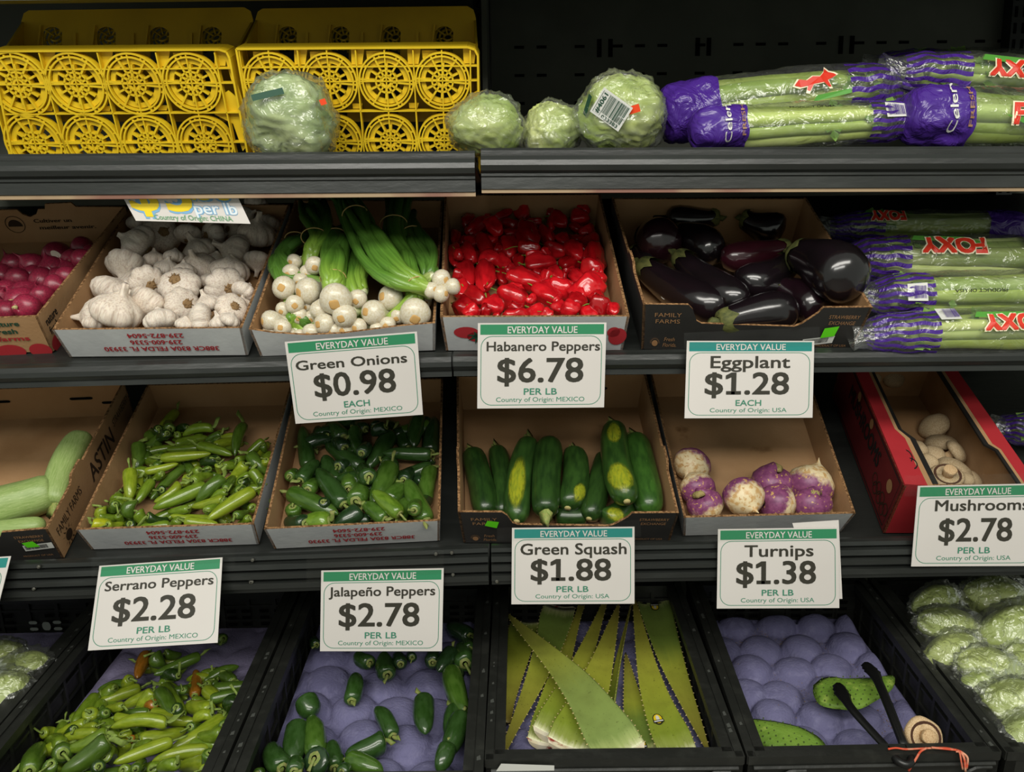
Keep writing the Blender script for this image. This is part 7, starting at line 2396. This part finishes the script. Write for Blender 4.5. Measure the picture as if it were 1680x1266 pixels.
M['tongs'] = mat('black_plastic_tongs', (16, 16, 16), 0.35, 0.5)
def tongs():
    ox, oy, sc = C_NOP
    root = empty('tongs', DECK_RIM.at(ox + 1080 / sc, oy + 800 / sc, TRAY_H + 0.05))
    tag(root, 'black plastic tongs laid over the cactus pad', 'tongs')
    for arm in ([(765, 488, .080), (800, 560, .088), (860, 640, .088), (1010, 805, .080)], [(902, 386, .092), (950, 450, .098), (1000, 560, .096), (1095, 800, .080)]):
        P = [DECK_RIM.at(ox + x / sc, oy + y / sc, TRAY_H + h) for x, y, h in arm]
        C = spline(P, 24)
        v, f = [], []
        for i, c in enumerate(C):
            t = i / 23
            d = C[min(i + 1, 23)] - C[max(i - 1, 0)]; d /= np.linalg.norm(d)
            s = np.cross(d, DECK_RIM.n); s /= np.linalg.norm(s); u = np.cross(s, d)
            w = np.interp(t, [0, 0.06, 0.25, 0.4, 1], [0.005, 0.011, 0.013, 0.009, 0.008]) + (0.0022 * (i % 2) if t < 0.3 else 0)
            for x, z in ((-w, 0), (-w * 0.6, 0.004), (w * 0.6, 0.004), (w, 0), (w * 0.6, -0.003), (-w * 0.6, -0.003)):
                v.append(c + s * x + u * z)
        for i in range(23):
            for k in range(6):
                k2 = (k + 1) % 6
                f.append((i * 6 + k, i * 6 + k2, (i + 1) * 6 + k2, (i + 1) * 6 + k))
        f += [tuple(range(6))[::-1], tuple(23 * 6 + k for k in range(6))]
        hang(new_obj('arm', v, f, M['tongs']), root)
    a = DECK_RIM.at(ox + 1010 / sc, oy + 805 / sc, TRAY_H + .080); b = DECK_RIM.at(ox + 1095 / sc, oy + 800 / sc, TRAY_H + .080)
    mid = (a + b) / 2 + np.array([0, -0.035, -0.004])
    v, f = tube(spline([a, a * 0.6 + mid * 0.4 + np.array([-0.003, -0.012, 0]), mid, b * 0.6 + mid * 0.4 + np.array([0.003, -0.012, 0]), b], 18), 0.0065, 8)
    hang(new_obj('spring_joint', v, f, M['tongs']), root)
tongs()
p = DECK_RIM.at(1120 + 1182 / 3, 960 + 742 / 3, TRAY_H + 0.075)
rad = 76 / 3 * np.linalg.norm(p - CAM) / FPX
ax = view_dir(0.05, 0.3, -0.95)
o = MUS.make(1, round_matrix(p - ax * rad * 0.3, rad, ax, 1.0), (1.05, 0.98, 0.92, 1))
ring_gills(o)
tag(o, 'loose mushroom beside the tongs, stem facing the front', 'mushroom')
M['twine'] = mat('orange_twine', (206, 84, 58), 0.7, 0.2, c2=(214, 160, 130), ns=60)
def twine():
    F = lambda x, y, h=0.004: DECK_RIM.at(1120 + x / 3, 960 + y / 3, h)
    mb = MB()
    def on_front(x, y):
        # hangs just in front of the crate's front wall
        c = crate_nopal.FL
        r = ray(1120 + x / 3, 960 + y / 3)
        n = np.array([0, -1.0, 0]); p0 = crate_nopal.FL + (crate_nopal.FR - crate_nopal.FL) * 0.8 + np.array([0, -0.012, 0])
        return CAM + r * (((p0 - CAM) @ n) / (r @ n))
    mb.tube(spline([F(1012, 805, .010), F(1050, 800, .008), F(1100, 806, .008), F(1190, 802, .007), F(1290, 800, .008), F(1355, 812, .008)], 24), 0.0016, 6)
    mb.tube(spline([F(1200, 800, .009), F(1170, 818, .007), on_front(1150, 850), on_front(1112, 912)], 16), 0.0018, 6)
    mb.tube(spline([F(1225, 798, .010), F(1310, 806, .009), F(1360, 815, .008), on_front(1385, 850), on_front(1392, 915)], 18), 0.0018, 6)
    mb.tube(spline([F(1350, 812, .010), F(1372, 820, .008), on_front(1402, 848), on_front(1398, 900)], 14), 0.0018, 6)
    mb.tube(spline([F(1345, 818, .010), F(1362, 822, .009), on_front(1370, 860), on_front(1378, 905)], 14), 0.0014, 6)
    o = mb.build('twine', M['twine'], None, True)
    tag(o, 'orange twine tied over the rim of the cactus crate', 'twine')
twine()

# ================================================================== bagged squash in the outer crates
M['chay'] = mat('pale_green_squash_skin', (156, 172, 84), 0.4, 0.4, c2=(174, 186, 104), ns=4, det=5)
def wrapped(label, cx, cy, rx, ry, h, seed, tip):
    c = DECK_RIM.at(cx, cy, h)
    s = np.linalg.norm(c - CAM) / FPX
    n, seg = 36, 48
    ang = math.atan2(-(tip[1] - cy), tip[0] - cx)
    ax = _R * math.cos(ang) + _U * math.sin(ang)
    zz = -_F; yy = np.cross(zz, ax)
    a, b = rx * s, ry * s
    def shell(grow, amp, fr, sd, furrow):
        v, f = [], []
        for i in range(n + 1):
            ph = math.pi * i / n
            for k in range(seg):
                th = 2 * math.pi * k / seg
                pear = 1.0 - 0.18 * math.cos(ph) * -1 * (1 if math.cos(ph) < 0 else 0.4)
                d = np.array([math.cos(ph), math.sin(ph) * math.cos(th), math.sin(ph) * math.sin(th)])
                q = grow * (1 + amp * fbm(d * fr + sd, 3) + (0 if furrow else 0.10 * (1 - min(1.0, 2.2 * abs(mnoise.noise(Vector(d * 4 + sd))))) ** 3)) * (1 - furrow * (0.5 + 0.5 * math.cos(5 * th + sd)) * math.sin(ph))
                v.append(ax * d[0] * a * q + yy * d[1] * b * q * pear + zz * d[2] * b * q * pear)
        for i in range(n):
            for k in range(seg):
                k2 = (k + 1) % seg
                f.append((i * seg + k, i * seg + k2, (i + 1) * seg + k2, (i + 1) * seg + k))
        return v, f
    v, f = shell(1, 0.05, 1.6, seed, 0.10)
    o = new_obj('pale_round_squash', v, f, M['chay']); o.location = tuple(c)
    tag(o, label, 'squash', 'plastic-wrapped pale squash')
    v, f = shell(1.10, 0.12, 3.0, seed + 9, 0)
    new_obj('plastic_wrap', v, f, M['film'], o)
    return o
for i, (lb, d) in enumerate((
    ('wrapped pale squash at the top of the right crate, in a loose bag', (1534, 988, 34, 24, 0.02)),
    ('wrapped pale squash second down the left side of the right crate', (1558, 1030, 46, 30, 0.01)),
    ('wrapped pale squash third down the left side of the right crate', (1562, 1074, 42, 30, 0.0)),
    ('wrapped pale squash at the back right of the right crate', (1640, 985, 50, 34, 0.02)),
    ('bright wrapped pale squash at the right edge, second row of its crate', (1664, 1036, 50, 36, 0.03)),
    ('wrapped pale squash in the middle of the right crate', (1622, 1100, 44, 32, 0.0)),
    ('wrapped pale squash lower down beside the crate wall', (1606, 1132, 40, 30, -0.02)),
    ('wrapped pale squash low at the right edge', (1670, 1160, 48, 36, -0.01)),
    ('wrapped pale squash at the bottom right corner', (1690, 1215, 50, 36, -0.02)),
    ('wrapped pale squash between the bright one and the crate middle', (1690, 1095, 40, 34, 0.0)))):
    wrapped(lb, d[0], d[1], d[2], d[3], d[4], i * 3.1 + 2, (d[0] + 40, d[1] + (10 if i % 2 else -14)))
for i, (lb, d) in enumerate((
    ('wrapped pale squash at the left edge, uppermost in the bottom left crate', (-6, 1084, 36, 26, -0.02)),
    ('wrapped pale squash at the left edge, middle of the bottom left crate', (30, 1112, 46, 32, -0.03)),
    ('wrapped pale squash at the left edge, lowest in the bottom left crate', (-10, 1150, 52, 36, -0.03)))):
    wrapped(lb, d[0], d[1], d[2], d[3], d[4], i * 2.3 + 40, (d[0] + 30, d[1] - 10))
bpy.context.view_layer.update()
